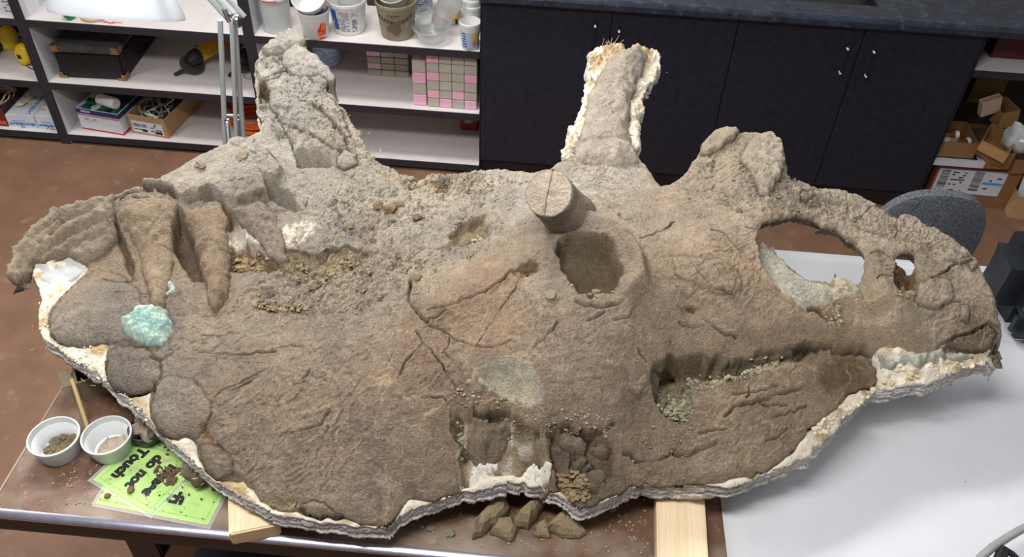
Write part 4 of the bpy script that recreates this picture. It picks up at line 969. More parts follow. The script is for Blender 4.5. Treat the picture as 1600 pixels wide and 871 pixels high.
# broken blocks at the jaw joint
for k, (q, h, e, fa, tc_) in enumerate((
    ([(735,665),(742,652),(760,648),(778,647),(792,650),(800,658),(798,672),(793,690),(784,704),(770,714),(757,720),(742,715),(733,702),(730,685)], .046, .024, 11, 1.05),
    ([(861,685),(870,671),(890,669),(905,677),(917,687),(916,702),(905,706),(895,697),(877,692)], .044, .010, 12, 1.12),
    ([(857,696),(875,694),(892,704),(890,727),(900,740),(882,742),(866,724)], .024, .012, 14, .95),
    ([(893,714),(915,706),(918,716),(904,727),(895,724)], .022, .010, 16, .95),
    ([(918,699),(928,687),(950,677),(958,700),(952,713),(935,707)], .030, .008, 14, 1.05),
    ([(915,731),(940,726),(961,740),(956,760),(936,765),(922,750)], .034, .012, 14, 1.05),
    ([(905,733),(922,722),(930,726),(911,741)], .020, .008, 16, .95),
    ([(955,712),(975,707),(980,722),(965,731)], .022, .008, 16, 1.0),
    ([(917,772),(930,765),(938,775),(928,783)], .016, .010, 16, 1.05))):
    patch('bone_block', q, h, e, seed=110 + 11 * k, facet=fa, col=tuple(tc_ * c_ for c_ in (128, 115, 99)), base=ZMAC - .030 if k != 0 else ZMAC - .044, rough=1.5, down=.05, crkedge=.5, power=1.15)
# scraps of plaster cloth
patch('plaster_scrap', [(722,752),(738,732),(775,728),(779,736),(777,746),(764,758),(742,768),(724,772),(718,764)], .004, .006, m=M_cloth_pl, base=ZZ, st=.0014, amp=.004, crumple=.010, lift=.002, down=.014, seed=240, rough=.5, label='white crumpled plaster bandage at the broken jaw joint')
patch('plaster_scrap', [(815,750),(825,735),(835,726),(860,728),(857,745),(858,756),(848,765),(826,771),(819,759)], .005, .006, m=M_cloth_pl, base=ZZ, lift=.008, st=.0014, amp=.004, crumple=.011, down=.016, seed=250, rough=.5, label='white crumpled plaster bandage right of the larger scrap')
patch('plaster_scrap', [(52,413),(75,404),(110,402),(133,410),(136,418),(110,440),(90,446),(65,436)], .003, .008, m=mat('grey_paper_scrap', (176, 176, 176), .85, var=.1, vscale=30, bump=.3), base=ZMAC - .010, wrinkle=.003, seed=260, rough=.5, label='grey smudged patch of plaster under the hooked frill edge')

# left brow horn lying in strips of plaster
ZH = [(905,245,.372),(1000,238,.372),(915,150,.415),(1005,150,.415),(925,80,.45),(1025,85,.45)]
horn = patch('brow_horn', [(893,250),(904,228),(908,200),(916,165),(926,132),(936,112),(945,95),(962,82),(985,75),(1003,76),(1012,83),(1002,108),(992,130),(986,160),(984,195),(985,220),(1000,250),(960,262),(920,262)], .046, .046, zfit=ZH, dz=.02, seed=270, col=(174,165,151), crkedge=.3, rough=1.3, down=.05, power=2, grooves=[([(930,132),(955,133),(985,128)], 1.5, .005), ([(905,222),(930,226),(950,223),(985,224)], 2, .006)])
patch('plaster_strip', [(880,247),(889,212),(898,190),(910,170),(911,150),(918,125),(918,100),(926,76),(946,67),(966,68),(980,74),(990,74),(970,90),(948,108),(930,140),(914,185),(905,225),(893,250)], .010, .006, zfit=ZH, dz=.01, m=M_jacket, seed=280, rough=2.8, amp=.0035, down=.03)
patch('plaster_strip', [(985,74),(1000,70),(1012,79),(1032,79),(1031,100),(1021,122),(1008,145),(1004,158),(1006,170),(999,190),(998,205),(1002,226),(995,233),(984,222),(983,190),(986,155),(994,128),(1004,104),(1008,88)], .008, .006, zfit=ZH, dz=.006, m=M_jacket, seed=290, rough=2.8, amp=.0035, down=.03)
# frayed burlap ends
def fray(px, py, n, L, up=.4, parent=fossil, z=None, name='frayed_burlap', spread=1.0):
    mb = MB(); o = V(at_z(px, py, z) if z is not None else hit(px, py)[0])
    for k in range(n):
        p = o + Vector((rng.normal() * .012 * spread, rng.normal() * .006 * spread, 0)); d_ = Vector((rng.normal() * .7, rng.normal() * .5, up + .5 * rng.random())).normalized()
        b_ = Vector((rng.normal(), rng.normal(), rng.normal())) * .35; l = L * (.4 + rng.random())
        mb.tube([p + (d_ + b_ * t) * l * t for t in (0, .33, .66, 1)], .0005, 4, False)
    ob = mb.build(name, mat('burlap_thread', (196, 178, 142), .9)); ob['kind'] = 'stuff'
    ob.parent = parent; ob.matrix_parent_inverse = Matrix.Translation(-parent.location); return ob
fray(948, 74, 9, .016, .4, z=TT + .462, spread=.7)
fray(963, 70, 9, .016, .5, z=TT + .462, spread=.7)
fray(920, 112, 6, .008, .0, z=TT + .44, spread=.8); fray(1024, 112, 8, .008, -.2, z=TT + .435, spread=.9)
for q in ((70, 510), (78, 540), (100, 560), (150, 594), (240, 668), (310, 735), (322, 748), (1275, 710), (1375, 618), (580, 235), (560, 205), (820, 765), (865, 768)):
    fray(q[0], q[1], 7, .007, .1, z=float(hit(q[0], q[1], ZMAC - .012)[0][2]), spread=1.5)

# right brow horn: sawn stub pointing at the viewer
def stub():
    base = V(hit(889, 336)[0]) ; rb = ray(857., 302.); rb = Vector(rb / np.linalg.norm(rb))
    fc = V(hit(860, 308)[0]); dist = (fc - Vector((0, 0, CAMH))).length
    fc = Vector((0, 0, CAMH)) + rb * (1.60 if False else (base - Vector((0, 0, CAMH))).length - .095)
    ax = (fc - base).normalized(); u = ax.cross(Vector((0, 0, 1))).normalized(); w_ = ax.cross(u)
    nf = (-rb * .8 + ax * .35 + Vector((-.22, 0, .18))).normalized()
    RB = 36.0 * (fc - Vector((0, 0, CAMH))).length / FPX
    n = 72; rows = 30; vs = []; cs = []
    for i in range(rows + 1):
        t = -0.5 + 1.5 * i / rows
        for k in range(n):
            a = 2 * math.pi * k / n
            r = RB * (1.04 + .10 * max(0, 1 - t) ** 2)
            r *= 1 + .05 * mnoise.noise(Vector((math.cos(a) * 1.5, math.sin(a) * 1.5, t * 3))) + .025 * mnoise.noise(Vector((math.cos(a) * 7, math.sin(a) * 7, t * 12)))
            if i == rows: r *= .965
            p = base.lerp(fc, t) + (u * math.cos(a) + w_ * math.sin(a)) * r
            if t > 0:
                off = (p - fc).dot(nf); k_ = t ** 2
                p -= ax * (off * k_ / max(.3, ax.dot(nf))) * .9
            vs.append(p)
    fs = [(i * n + k, i * n + (k + 1) % n, (i + 1) * n + (k + 1) % n, (i + 1) * n + k) for i in range(rows) for k in range(n)]
    o = mesh_np('brow_horn', np.array(vs), np.array(fs), M_bone, fossil, np.tile(lin_np((144, 134, 121)) * ALB, (len(vs), 1)), np.zeros(len(vs)))
    o['label'] = 'sawn off stub of the near brow horn over the eye socket'
    ring = vs[rows * n:]; cen = sum(ring, Vector()) / n
    fv = []; fq = []
    R_ = 14
    for j in range(R_ + 1):
        s_ = 1 - j / R_ * .98
        for k in range(n):
            p = cen.lerp(ring[k], s_)
            e = (p - cen); x_ = e.dot(u); y_ = e.dot(w_)
            dcr = abs((x_ * .90 + y_ * .42 + .006 * mnoise.noise(Vector((x_ * 45, y_ * 45, 0)))))
            dep = .0015 * mnoise.noise(p * 60) + .0012 * mnoise.noise(p * 160) - (.004 * math.exp(-(dcr / .0009) ** 2)) + (.003 * (1 - s_))
            fv.append(p + nf * dep)
    fq = [(j * n + k, j * n + (k + 1) % n, (j + 1) * n + (k + 1) % n, (j + 1) * n + k) for j in range(R_) for k in range(n)]
    fa = np.array([math.exp(-(abs((p - cen).dot(u) * .90 + (p - cen).dot(w_) * .42) / .0009) ** 2) for p in fv])
    c_ = np.tile(lin_np((186, 172, 154)) * ALB, (len(fv), 1))
    f_ = mesh_np('cut_face', np.array(fv), np.array(fq), M_bone, None, c_, fa * .6); f_.parent = o
    f_['label'] = 'pale flat sawn face of the horn stub with a crack'
stub()

# fine rubble in the hollows (nobody could count it)
def lump(c, r, seed, sq=(1, 1, .7), sub_=1, rough_=.35):
    bm = bmesh.new(); bmesh.ops.create_icosphere(bm, subdivisions=sub_, radius=1)
    rr_ = np.random.default_rng(seed); off = Vector(rr_.random(3) * 50); q = Matrix.Rotation(rr_.random() * 6.28, 3, 'Z') @ Matrix.Rotation(rr_.normal() * .3, 3, 'X')
    for v in bm.verts:
        k = 1 + rough_ * mnoise.noise(v.co * 1.1 + off) + rough_ * .45 * mnoise.noise(v.co * 2.7 + off)
        p = v.co * k; p = Vector((p.x * sq[0], p.y * sq[1], p.z * sq[2])) * r; v.co = q @ p + Vector(c)
    return bm
def rubble(name, poly, n, r0, r1, m, A=None, parent=fossil, lift=0, label=None, lo=0.3):
    A = ZZ if A is None else A
    P = pts(poly, A); mb = MB(); k = 0; a, b = P.min(0), P.max(0)
    while k < n:
        x, y = a + rng.random(2) * (b - a)
        d, _, _ = dist_poly(P, np.array([x]), np.array([y]))
        if d[0] < 0: continue
        r = r0 + (r1 - r0) * rng.random() ** 2.2
        mb.bm(lump((x, y, float(zs(A, x, y)) + r * lo + lift), r, int(rng.integers(1 << 30)), (1, .7 + .5 * rng.random(), .55))); k += 1
    o = mb.build(name, m); o['kind'] = 'stuff'
    if label: o['label'] = label
    if parent is not None: o.parent = parent; o.matrix_parent_inverse = Matrix.Translation(-parent.location)
    return o
M_rub_g = mat('greenish_mudstone', (146, 140, 116), .9, var=.22, vscale=55, bump=.3)
M_rub_b = mat('brown_mudstone', (134, 114, 86), .9, var=.22, vscale=55, bump=.3)
rubble('matrix_rubble', [(1018,604),(1040,612),(1068,622),(1082,645),(1075,658),(1050,655),(1028,635)], 420, .0015, .0055, M_rub_g, label='greenish rock crumbs in the corner of the mouth')
rubble('matrix_rubble', [(1070,592),(1130,580),(1200,568),(1235,560),(1200,582),(1140,600),(1085,612)], 300, .0014, .0050, M_rub_g)
rubble('matrix_rubble', [(1396,450),(1410,448),(1430,452),(1428,464),(1414,468),(1402,462)], 24, .004, .009, M_rub_b)
rubble('matrix_rubble', [(360,392),(400,396),(424,412),(418,426),(380,424),(360,416)], 110, .003, .008, M_rub_b)
rubble('matrix_rubble', [(392,470),(430,480),(484,480),(482,488),(430,487),(398,480)], 80, .002, .007, M_rub_b)
rubble('matrix_rubble', [(893,448),(930,452),(966,444),(955,460),(925,466),(905,460)], 110, .002, .008, M_rub_g)
rubble('matrix_rubble', [(870,745),(885,738),(912,745),(925,762),(915,785),(895,785),(878,768)], 190, .002, .008, M_rub_b, lift=.002)
rubble('matrix_rubble', [(730,375),(752,368),(764,372),(745,382),(728,384)], 50, .0015, .006, M_rub_g)
rubble('matrix_rubble', [(455,412),(500,410),(550,400),(600,420),(560,440),(500,450),(460,440)], 110, .0012, .005, M_rub_b)
rubble('matrix_rubble', [(700,640),(712,660),(716,715),(728,715),(722,660)], 70, .002, .006, M_rub_g)
rubble('matrix_rubble', [(400,765),(470,780),(560,806),(600,818),(560,814),(470,796),(410,782)], 110, .0015, .006, M_rub_b, A=ZMAC - .012)
rubble('matrix_rubble', [(1268,668),(1310,638),(1365,606),(1362,616),(1312,656),(1276,690)], 190, .002, .008, M_plaster, A=ZMAC - .012)
rubble('matrix_rubble', [(1380,565),(1440,560),(1530,556),(1545,566),(1480,585),(1400,606),(1376,608)], 210, .002, .008, mat('plaster_matrix', (176, 156, 122), .9, rgb2=(226, 216, 194), vscale=40), A=ZMAC - .012)
patch('putty_seam', [(1373,556),(1420,554),(1465,548),(1512,552),(1550,549),(1538,558),(1500,566),(1470,564),(1440,572),(1405,574),(1376,578)], .008, .008, m=mat('grey_green_putty', (166, 168, 156), .8, rgb2=(122, 118, 104), vscale=38, bump=.6), base=ZMAC - .010, wrinkle=.009, amp=.003, seed=370, label='greenish grey putty seam between jaw tip and beak')
rubble('matrix_rubble', [(1290,472),(1312,470),(1314,505),(1298,506)], 30, .002, .005, M_rub_g)
rubble('matrix_rubble', [(60,470),(75,480),(76,520),(100,545),(160,540),(163,580),(200,620),(236,650),(232,662),(180,612),(120,568),(70,530)], 120, .001, .0035, M_plaster, A=ZMAC - .008)

M_grit = mat('bone_grit', (140, 124, 102), .95, var=.35, vscale=70)
rubble('bone_grit', [(440,290),(560,280),(700,300),(820,300),(740,400),(640,430),(500,400),(470,340)], 420, .0008, .0032, M_grit)
rubble('bone_grit', [(360,440),(500,400),(640,420),(620,500),(480,520),(350,490)], 360, .0008, .0034, M_grit)
rubble('bone_grit', [(420,60),(500,90),(560,210),(600,260),(480,270),(420,200)], 260, .0008, .0034, M_grit)
rubble('bone_grit', [(1060,290),(1180,250),(1300,310),(1460,370),(1440,420),(1360,350),(1200,330),(1080,340)], 380, .0008, .0034, M_grit)
rubble('bone_grit', [(980,650),(1100,660),(1110,745),(990,745)], 200, .0008, .0034, M_grit)
rubble('bone_grit', [(620,280),(760,272),(830,285),(760,300),(640,300)], 240, .0010, .0040, M_grit)
rubble('bone_grit', [(700,600),(850,640),(960,650),(950,690),(860,690),(720,640)], 240, .0010, .0040, M_grit)
# loose crumbs of rock on the bone: each a thing
M_clod = mat('brown_clod', (112, 92, 66), .95, var=.25, vscale=90, bump=.6, bscale=160)
M_grey = mat('grey_brown_stone', (124, 110, 94), .9, var=.2, vscale=70, bump=.4)
def crumb(px, py, rx, ry, label, m=M_clod, flat=.62, name='rock_crumb', group=None, A=None, sink=.35):
    p = V(hit(px, py, A)[0]); s_ = (p - Vector((0, 0, CAMH))).length / FPX; r = rx * s_
    bm = lump((0, 0, 0), r, int(px * 7 + py), (1, ry / rx * 1.1, flat), 3, .45)
    for v in bm.verts: v.co += v.co.normalized() * r * .22 * mnoise.noise(v.co / r * 3.2 + Vector((px, py, 0)))
    o = MB().bm(bm).build(name, m, None, True); o.location = p + Vector((0, 0, r * flat * sink))
    return tag(o, label, 'rock', group)
crumb(610, 328, 11, 10, 'largest brown dirt clod on the middle of the pale frill, centre of the upper row')
crumb(591, 323, 8.5, 7, 'round brown dirt clod just left of the largest clod on the frill')
crumb(627, 321, 6, 5, 'small brown clod touching the right side of the largest clod')
crumb(652, 341, 8, 6, 'brown clod lying alone rightmost of the loose clods on the frill')
crumb(584, 353, 6.5, 7, 'brown tilted clod below the pair of larger clods on the frill')
crumb(548, 355, 5, 5.5, 'small brown clod leftmost in the lower row on the frill')
crumb(614, 345, 4, 3, 'tiny brown crumb right below the largest clod')
crumb(489, 447, 12, 6, 'dark flat grey stone chip left of centre on the frill', M_grey, .5)
crumb(530, 443, 6, 5, 'small grey-brown pebble right of the dark flat chip', M_grey, .6)
crumb(652, 435, 10, 4.5, 'long flat tan chip above the deep crack', M_clod, .4)
crumb(681, 424, 4, 3, 'tiny tan pebble above and right of the long flat chip', M_clod, .6)
crumb(478, 317, 6, 3.5, 'small grey chip beside the long slot in the frill', M_grey, .5)
crumb(378, 244, 10, 8, 'oval flat grey-brown disc of stone on the upper rim of the frill', M_grey, .25, sink=.2)
crumb(313, 260, 8, 6, 'dark grey pebble on the outer rim of the frill', M_grey, .6)
crumb(861, 463, 9, 8, 'grey rounded pebble just left below the eye socket', M_grey, .5)
# ------------------------------------------------------------------ things on the table
def on_table(px, py, dz=0.0): return V(at_z(px, py, TT + dz))
M_pine = mat('pine_wood', (222, 196, 158), .6, rgb2=(236, 214, 180), vscale=9, stretch=(16, .7, 3), bump=.1, bscale=30)
M_pine_end = mat('pine_end_grain', (196, 160, 116), .7, rgb2=(214, 182, 140), vscale=16, stretch=(1, 1, 9))
def plank(a, b, c, d, h, label, ext):
    """a, b: left and right pixel of the near end; c, d: left and right pixel further back (top face)"""
    A, B, Cc, D = [at_z(q[0], q[1], TT + h)[:2] for q in (a, b, c, d)]
    dirv = ((Cc - A) / np.linalg.norm(Cc - A) + (D - B) / np.linalg.norm(D - B)); dirv /= np.linalg.norm(dirv)
    wd = np.linalg.norm(B - A); o0 = (A + B) / 2; L = ext
    side = np.array([dirv[1], -dirv[0]])
    root = thing('wood_plank', label, 'plank', (o0[0], o0[1], TT), math.atan2(dirv[1], dirv[0]) - math.pi / 2, group='pine planks under the jacket')
    mb = MB(); mb.cbox(-wd / 2, wd / 2, 0, L, 0.0005, h, .003); o = mb.build('board', M_pine, root)
    e = MB(); e.box(-wd / 2 + .003, wd / 2 - .003, -.0006, .0005, .0035, h - .003); e.build('end_grain', M_pine_end, root)
    return root
plank((357, 834), (436, 822), (361, 785), (432, 800), .038, 'short end of a pine plank sticking out at the front table edge, left', .80)
plank((1027.5, 884), (1107.5, 884), (1023, 765), (1103, 770), .038, 'pine plank under the jacket on the right, beside the white sheet', .85)

# white sheet over the right half of the table
M_sheet = mat('white_sheet', (206, 208, 212), .8, var=.03, vscale=9, bump=.25, bscale=500, spots=((150, 146, 138), 75, .77, .02))
def sheet():
    a = at_z(1137, 880, TT)[:2]; b = at_z(1124, 770, TT)[:2]; sl = (b - a) / (b[1] - a[1])
    y0, y1 = yne + .004, yfe - .004
    mb = MB(); ny = 24; nx = 30; vs = []
    for j in range(ny + 1):
        y = y0 + (y1 - y0) * j / ny; xl = a[0] + sl[0] * (y - a[1])
        for i in range(nx + 1):
            x = xl + (xtr - .01 - xl) * i / nx
            vs.append((x, y, TT + .0022 + .0007 * mnoise.noise(Vector((x * 4, y * 4, 0)))))
    mb.add(vs, [(j * (nx + 1) + i, j * (nx + 1) + i + 1, (j + 1) * (nx + 1) + i + 1, (j + 1) * (nx + 1) + i) for j in range(ny) for i in range(nx)])
    o = mb.build('table_sheet', M_sheet, None, True); tag(o, 'large white sheet covering the right part of the table', 'sheet')
    md = o.modifiers.new('thick', 'SOLIDIFY'); md.thickness = .001; md.offset = 1
sheet()

# bright green notices
M_green = mat('green_notice_paper', (172, 208, 122), .5, var=.06, vscale=20, spots=((156, 162, 112), 22, .54, .16))
M_sleeve = mat('clear_sleeve', (240, 240, 240), .15, alpha=.18)
M_ink = mat('black_ink', (18, 20, 22), .6)
M_inkg = mat('faded_ink', (120, 190, 80), .6)
def notice(bl, br, tr_, label, z, W=.24, Hh=.185, corner='bl', dirpx=None):
    A = at_z(bl[0], bl[1], TT + z)[:2]; B = at_z(br[0], br[1], TT + z)[:2]; T_ = at_z(tr_[0], tr_[1], TT + z)[:2]
    ux = (B - A) / np.linalg.norm(B - A); uy = np.array([-ux[1], ux[0]])
    return A, np.linalg.norm(B - A), ux, uy, abs((T_ - B) @ uy)
A, w1, ux, uy, _h = notice((149, 787), (325, 821), (347, 768), '', .0018)
h1 = .19
def make_notice(origin, ux, w_, h_, z, label, flip):
    rz = math.atan2(ux[1], ux[0])
    root = thing('paper_notice', label, 'sign', (origin[0], origin[1], TT + z), rz, group='green paper notices')
    MB().box(0, w_, 0, h_, 0, .0006).build('paper', M_green, root)
    mg = .007
    sl = MB(); sl.box(-mg, w_ + mg, -mg, -.0002, 0.0001, .0009); sl.box(-mg, w_ + mg, h_ + .0002, h_ + mg, .0001, .0009); sl.box(-mg, -.0002, -.0002, h_ + .0002, .0001, .0009); sl.box(w_ + .0002, w_ + mg, -.0002, h_ + .0002, .0001, .0009)
    sl.build('clear_sleeve', M_sleeve, root)
    br_ = MB(); b0 = .009; t_ = .0012
    br_.box(b0, w_ - b0, b0, b0 + t_, .0006, .0008); br_.box(b0, w_ - b0, h_ - b0 - t_, h_ - b0, .0006, .0008); br_.box(b0, b0 + t_, b0, h_ - b0, .0006, .0008); br_.box(w_ - b0 - t_, w_ - b0, b0, h_ - b0, .0006, .0008)
    br_.build('printed_border', M_inkg, root)
    for i, (t, yy) in enumerate((('Please', .76), ('do not', .50), ('Touch', .24))):
        y = yy * h_ - .014
        if not flip: text(t, .036, M_ink, root, TR(w_ / 2, y, .0008), bold=.0019, align='CENTER', ext=.0002)
        else: text(t, .031, M_ink, root, TR(w_ / 2, h_ - y, .0008) @ Matrix.Rotation(math.pi, 4, 'Z'), bold=.0019, align='CENTER', ext=.0002)
    return root
make_notice(A, ux, w1, h1, .0008, 'lower bright green notice reading Please do not Touch, upright along the table edge', False)
L_ = at_z(145, 750, TT + .003)[:2]; B_ = at_z(236, 804, TT + .003)[:2]; R_ = at_z(303, 725, TT + .003)[:2]
u2 = (B_ - L_) / np.linalg.norm(B_ - L_)
# short side runs left corner -> bottom corner; the text of this notice runs towards the near left
v2 = np.array([-u2[1], u2[0]])
def notice2():
    wS = np.linalg.norm(B_ - L_)                     # height of the sheet (lines stack along it)
    Wl = .128
    # local x along the reading direction reversed: place with x from the bottom corner up along v2
    root_o = B_; ux_ = v2
    rz = math.atan2(ux_[1], ux_[0])
    make_notice(root_o, ux_, Wl, wS, .0026, 'upper bright green notice turned upside down, strewn with rock crumbs', True)
notice2()

# white plastic pots and the dark one
M_pot = mat('milky_plastic', (226, 229, 230), .35, var=.02, trans=.15)
M_dkpot = mat('dark_green_plastic', (40, 48, 46), .4, var=.15)
M_clrpot = mat('clear_plastic', (225, 232, 230), .12, trans=.85, alpha=.55)
def pot(px_rim, py_rim, wpx, px_b, py_b, label, m, Hm=None, fill=True, seed=0, mfill=None, col=None):
    base = on_table(px_b, py_b); sc_ = (base - Vector((0, 0, CAMH))).length / FPX
    rim_r = wpx / 2 * sc_ * .965
    hh = Hm or rim_r * 1.05
    cen = V(at_z(px_rim, py_rim, TT + hh)); r0 = rim_r * .78
    root = thing('plastic_cup', label, 'cup', (cen.x, cen.y, TT + .0005))
    t = .0018
    prof = [(0, .0), (r0 - .002, .0), (r0, .003), (r0 + (rim_r - r0) * .62, hh * .70), (rim_r * .945, hh * .72), (rim_r * .965, hh - .006), (rim_r, hh - .004), (rim_r, hh), (rim_r - .003, hh + .0005),
            (rim_r * .965 - t, hh - .004), (rim_r * .945 - t, hh * .73), (r0 + (rim_r - r0) * .62 - t, hh * .71), (r0 - t - .001, .005), (0, .004)]
    MB().lathe(prof, 40).build('cup_wall', m, root, True)
    return root, r0, rim_r, hh, cen
def contents(name, cen, r, z0, n, s0, s1, m, label, group=None, seed=1, off=(0, 0)):
    mb = MB(); rs = np.random.default_rng(seed)
    mb.lathe([(0, .007), (r * .55, .006), (r * .92, .002), (r, 0)], 26, (cen.x + off[0], cen.y + off[1], z0 - .0005))
    for k in range(n):
        a = rs.random() * 6.283; q = r * math.sqrt(rs.random()); s_ = s0 + (s1 - s0) * rs.random() ** 2
        mb.bm(lump((cen.x + off[0] + q * math.cos(a), cen.y + off[1] + q * math.sin(a), z0 + s_ * .4 + .004 * rs.random()), s_, int(rs.integers(1 << 30)), (1, .75, .6)))
    o = mb.build(name, m); o['kind'] = 'stuff'; return tag(o, label, 'rock', None, 'stuff')
_, r0, R0, hh, c_ = pot(83.5, 682, 69, 85, 712, 'white plastic cup half full of brown rock chips, nearest the left table corner', M_pot)
contents('rock_chips', Vector((c_.x, c_.y, 0)), r0 * .86, TT + .006, 90, .004, .011, mat('olive_brown_chips', (104, 92, 68), .9, var=.3, vscale=80, bump=.4), 'brown rock chips lying in the left white cup', off=(.003, .002), seed=3)
_, r0, R0, hh, c_ = pot(166, 680, 69, 168, 712, 'white plastic cup with a thin layer of pale sand, second from the left', M_pot)
contents('sand', Vector((c_.x, c_.y, 0)), r0 * .86, TT + .005, 170, .001, .003, mat('pale_sand', (168, 154, 136), .95, var=.2, vscale=120), 'pale sand and grit in the second white cup', off=(.003, 0), seed=4)
_, r0, R0, hh, c_ = pot(227, 668, 50, 229, 687, 'dark green plastic pot full of rock lumps, half under the jacket', M_dkpot)
for k, (dx, dy, s_, lab) in enumerate(((-.006, .018, .022, 'grey brown lump of rock on top in the dark pot, farther one'), (.006, -.004, .024, 'grey brown lump of rock in front in the dark pot'), (-.016, -.006, .015, 'small brown lump at the left rim of the dark pot'))):
    o = MB().bm(lump((0, 0, 0), s_, 40 + k, (1, .8, .8), 3, .6)).build('rock_lump', mat('grey_brown_lump', (138, 124, 108), .95, var=.2, vscale=60, bump=.6), None, True)
    o.location = (c_.x + dx, c_.y + dy, TT + hh * .72 + s_ * .3); tag(o, lab, 'rock')
_, r0, R0, hh, c_ = pot(262, 668, 44, 262, 690, 'clear plastic cup mostly hidden behind the jacket rim, beside the green notice', M_clrpot)

# cardboard box and the wooden stick at the back of the left table end
M_card = mat('cardboard', (176, 142, 100), .8, var=.07, vscale=30, stretch=(1, 1, 3))
M_card_g = mat('grey_cardboard', (124, 112, 88), .8, var=.08, vscale=30)
def open_box(name, label, p0, p1, depth, h, m, cat='box', wall=.004, group=None, inner=None, z=None, skew=None):
    """open carton: p0, p1 near bottom corners (world), depth away from the viewer"""
    p0 = Vector(p0); p1 = Vector(p1); u = (p1 - p0); L = u.length; rz = math.atan2(u.y, u.x)
    root = thing(name, label, cat, p0, rz, group)
    mi = inner or m
    MB().box(0, L, 0, depth, .0005, wall).build('bottom', mi, root)
    MB().box(0, L, 0, wall, wall, h).build('front_wall', m, root)
    MB().box(0, L, depth - wall, depth, wall, h).build('back_wall', mi, root)
    MB().box(0, wall, wall, depth - wall, wall, h).build('side_wall', m, root)
    MB().box(L - wall, L, wall, depth - wall, wall, h).build('side_wall', m, root)
    return root, L
bx0 = on_table(131, 628); bx1 = on_table(176, 613)
cb, L = open_box('cardboard_box', 'grey-brown open cardboard box tucked under the jacket at the left table end', bx0, bx0 + (bx1 - bx0) * 3.2, .12, .058, M_card_g)
fl = MB(); fl.box(-.022, 0, .0, .05, -.001, .001); o = fl.build('flap', M_card_g, cb); o.location = (0, -.006, .062); o.rotation_euler = (0, math.radians(8), math.radians(8))
a = on_table(137, 668, .004); b = V(at_z(112, 592, TT + .085))
sm = MB(); dv = (b - a); sm.tube([a + dv * t for t in (0, .5, 1)], .0042, 8)
tag(sm.build('wooden_stick', mat('pale_stick', (206, 178, 122), .6, var=.1, vscale=40), None, True), 'thin pale wooden stick leaning on the cardboard box behind the cups', 'stick')

# crumpled turquoise cloth on the frill
M_cloth = mat('turquoise_wipe', (176, 190, 170), .9, rgb2=(120, 156, 156), vscale=30, bump=.3, bscale=120)
def cloth():
    root = thing('crumpled_wipe', 'crumpled pale turquoise paper wipe lying on the frill below the largest spike', 'cloth', V(hit(228, 508)[0]))
    def cp(poly, h, e, wr, sd, nm):
        o = patch(nm, poly, h, e, parent=root, base=ZZ, m=M_cloth, crumple=wr, seed=sd, rough=.4, amp=.003, st=.0014, down=h + .01)
        o.matrix_parent_inverse = Matrix.Translation(-root.location); return o
    cp([(188,508),(192,497),(204,491),(212,480),(226,478),(240,477),(252,483),(262,490),(267,502),(268,516),(262,530),(252,535),(236,533),(222,532),(206,528),(198,521),(190,516)], .018, .012, .013, 320, 'crumpled_sheet')
    cp([(243,478),(250,476),(258,464),(265,457),(272,454),(272,444),(266,440),(261,448),(260,458),(252,470)], .012, .006, .006, 350, 'loose_end')
cloth()

# rocks in front of the jacket
M_rock = mat('olive_rock', (122, 106, 78), .9, rgb2=(146, 130, 100), vscale=24, bump=.8, bscale=90)
def rock_poly(px, label, h, seed, z0=0.0, m=None, tilt=(0, 0)):
    P = np.array([at_z(q[0], q[1], TT + h * .35)[:2] for q in px]); c = P.mean(0); n = len(P)
    root_v = []; rings = [(1.0, .0), (1.06, .25), (1.0, .55), (.72, .88), (.3, 1.0)]
    rs = np.random.default_rng(seed); P2 = []
    for i in range(n):
        for t in (0, .33, .66):
            P2.append(P[i] * (1 - t) + P[(i + 1) % n] * t + rs.normal(0, .0012, 2))
    P2 = np.array(P2); n2 = len(P2); vs = []; ridge_ = rs.random(2) - .5
    for s_, t in rings:
        for p in P2:
            d = (p - c) * s_
            z = h * t * (1 + .5 * (d @ ridge_) / (np.abs(P - c).max() + 1e-6)) + tilt[0] * d[0] * t + tilt[1] * d[1] * t
            q = Vector((d[0], d[1], z)); nn = mnoise.noise(Vector((p[0] * 60, p[1] * 60, z * 60 + seed)))
            vs.append((d[0] + .002 * nn, d[1] + .002 * nn, max(0.0005, z + .003 * nn)))
    fs = [(i * n2 + k, i * n2 + (k + 1) % n2, (i + 1) * n2 + (k + 1) % n2, (i + 1) * n2 + k) for i in range(len(rings) - 1) for k in range(n2)]
    vs.append((0, 0, h * 1.02)); t_ = len(vs) - 1
    fs += [((len(rings) - 1) * n2 + k, (len(rings) - 1) * n2 + (k + 1) % n2, t_) for k in range(n2)]
    fs.append(tuple(range(n2))[::-1])
    o = MB().add(vs, fs).build('loose_rock', m or M_rock, None, False); o.location = (c[0], c[1], TT + z0)
    return tag(o, label, 'rock')
rock_poly([(738,838),(745,815),(770,788),(790,780),(796,800),(775,818),(752,833)], 'large wedge of olive rock leaning under the jacket edge, left of the heap', .045, 1)
rock_poly([(766,832),(775,815),(800,810),(806,826),(801,843),(785,840)], 'small squarish rock at the front of the heap below the jacket', .030, 2)
rock_poly([(800,812),(830,792),(848,765),(856,778),(842,800),(826,822),(812,820)], 'long upright rock in the middle of the heap, reaching up under the jacket', .05, 3)
rock_poly([(834,836),(838,822),(852,815),(858,826),(856,838)], 'small pale rock touching the left side of the big rightmost rock', .022, 4)
rock_poly([(850,828),(865,814),(885,797),(897,806),(914,832),(905,838),(880,836),(862,830)], 'big pale rock rightmost in the heap, in front of the jacket corner', .034, 5)
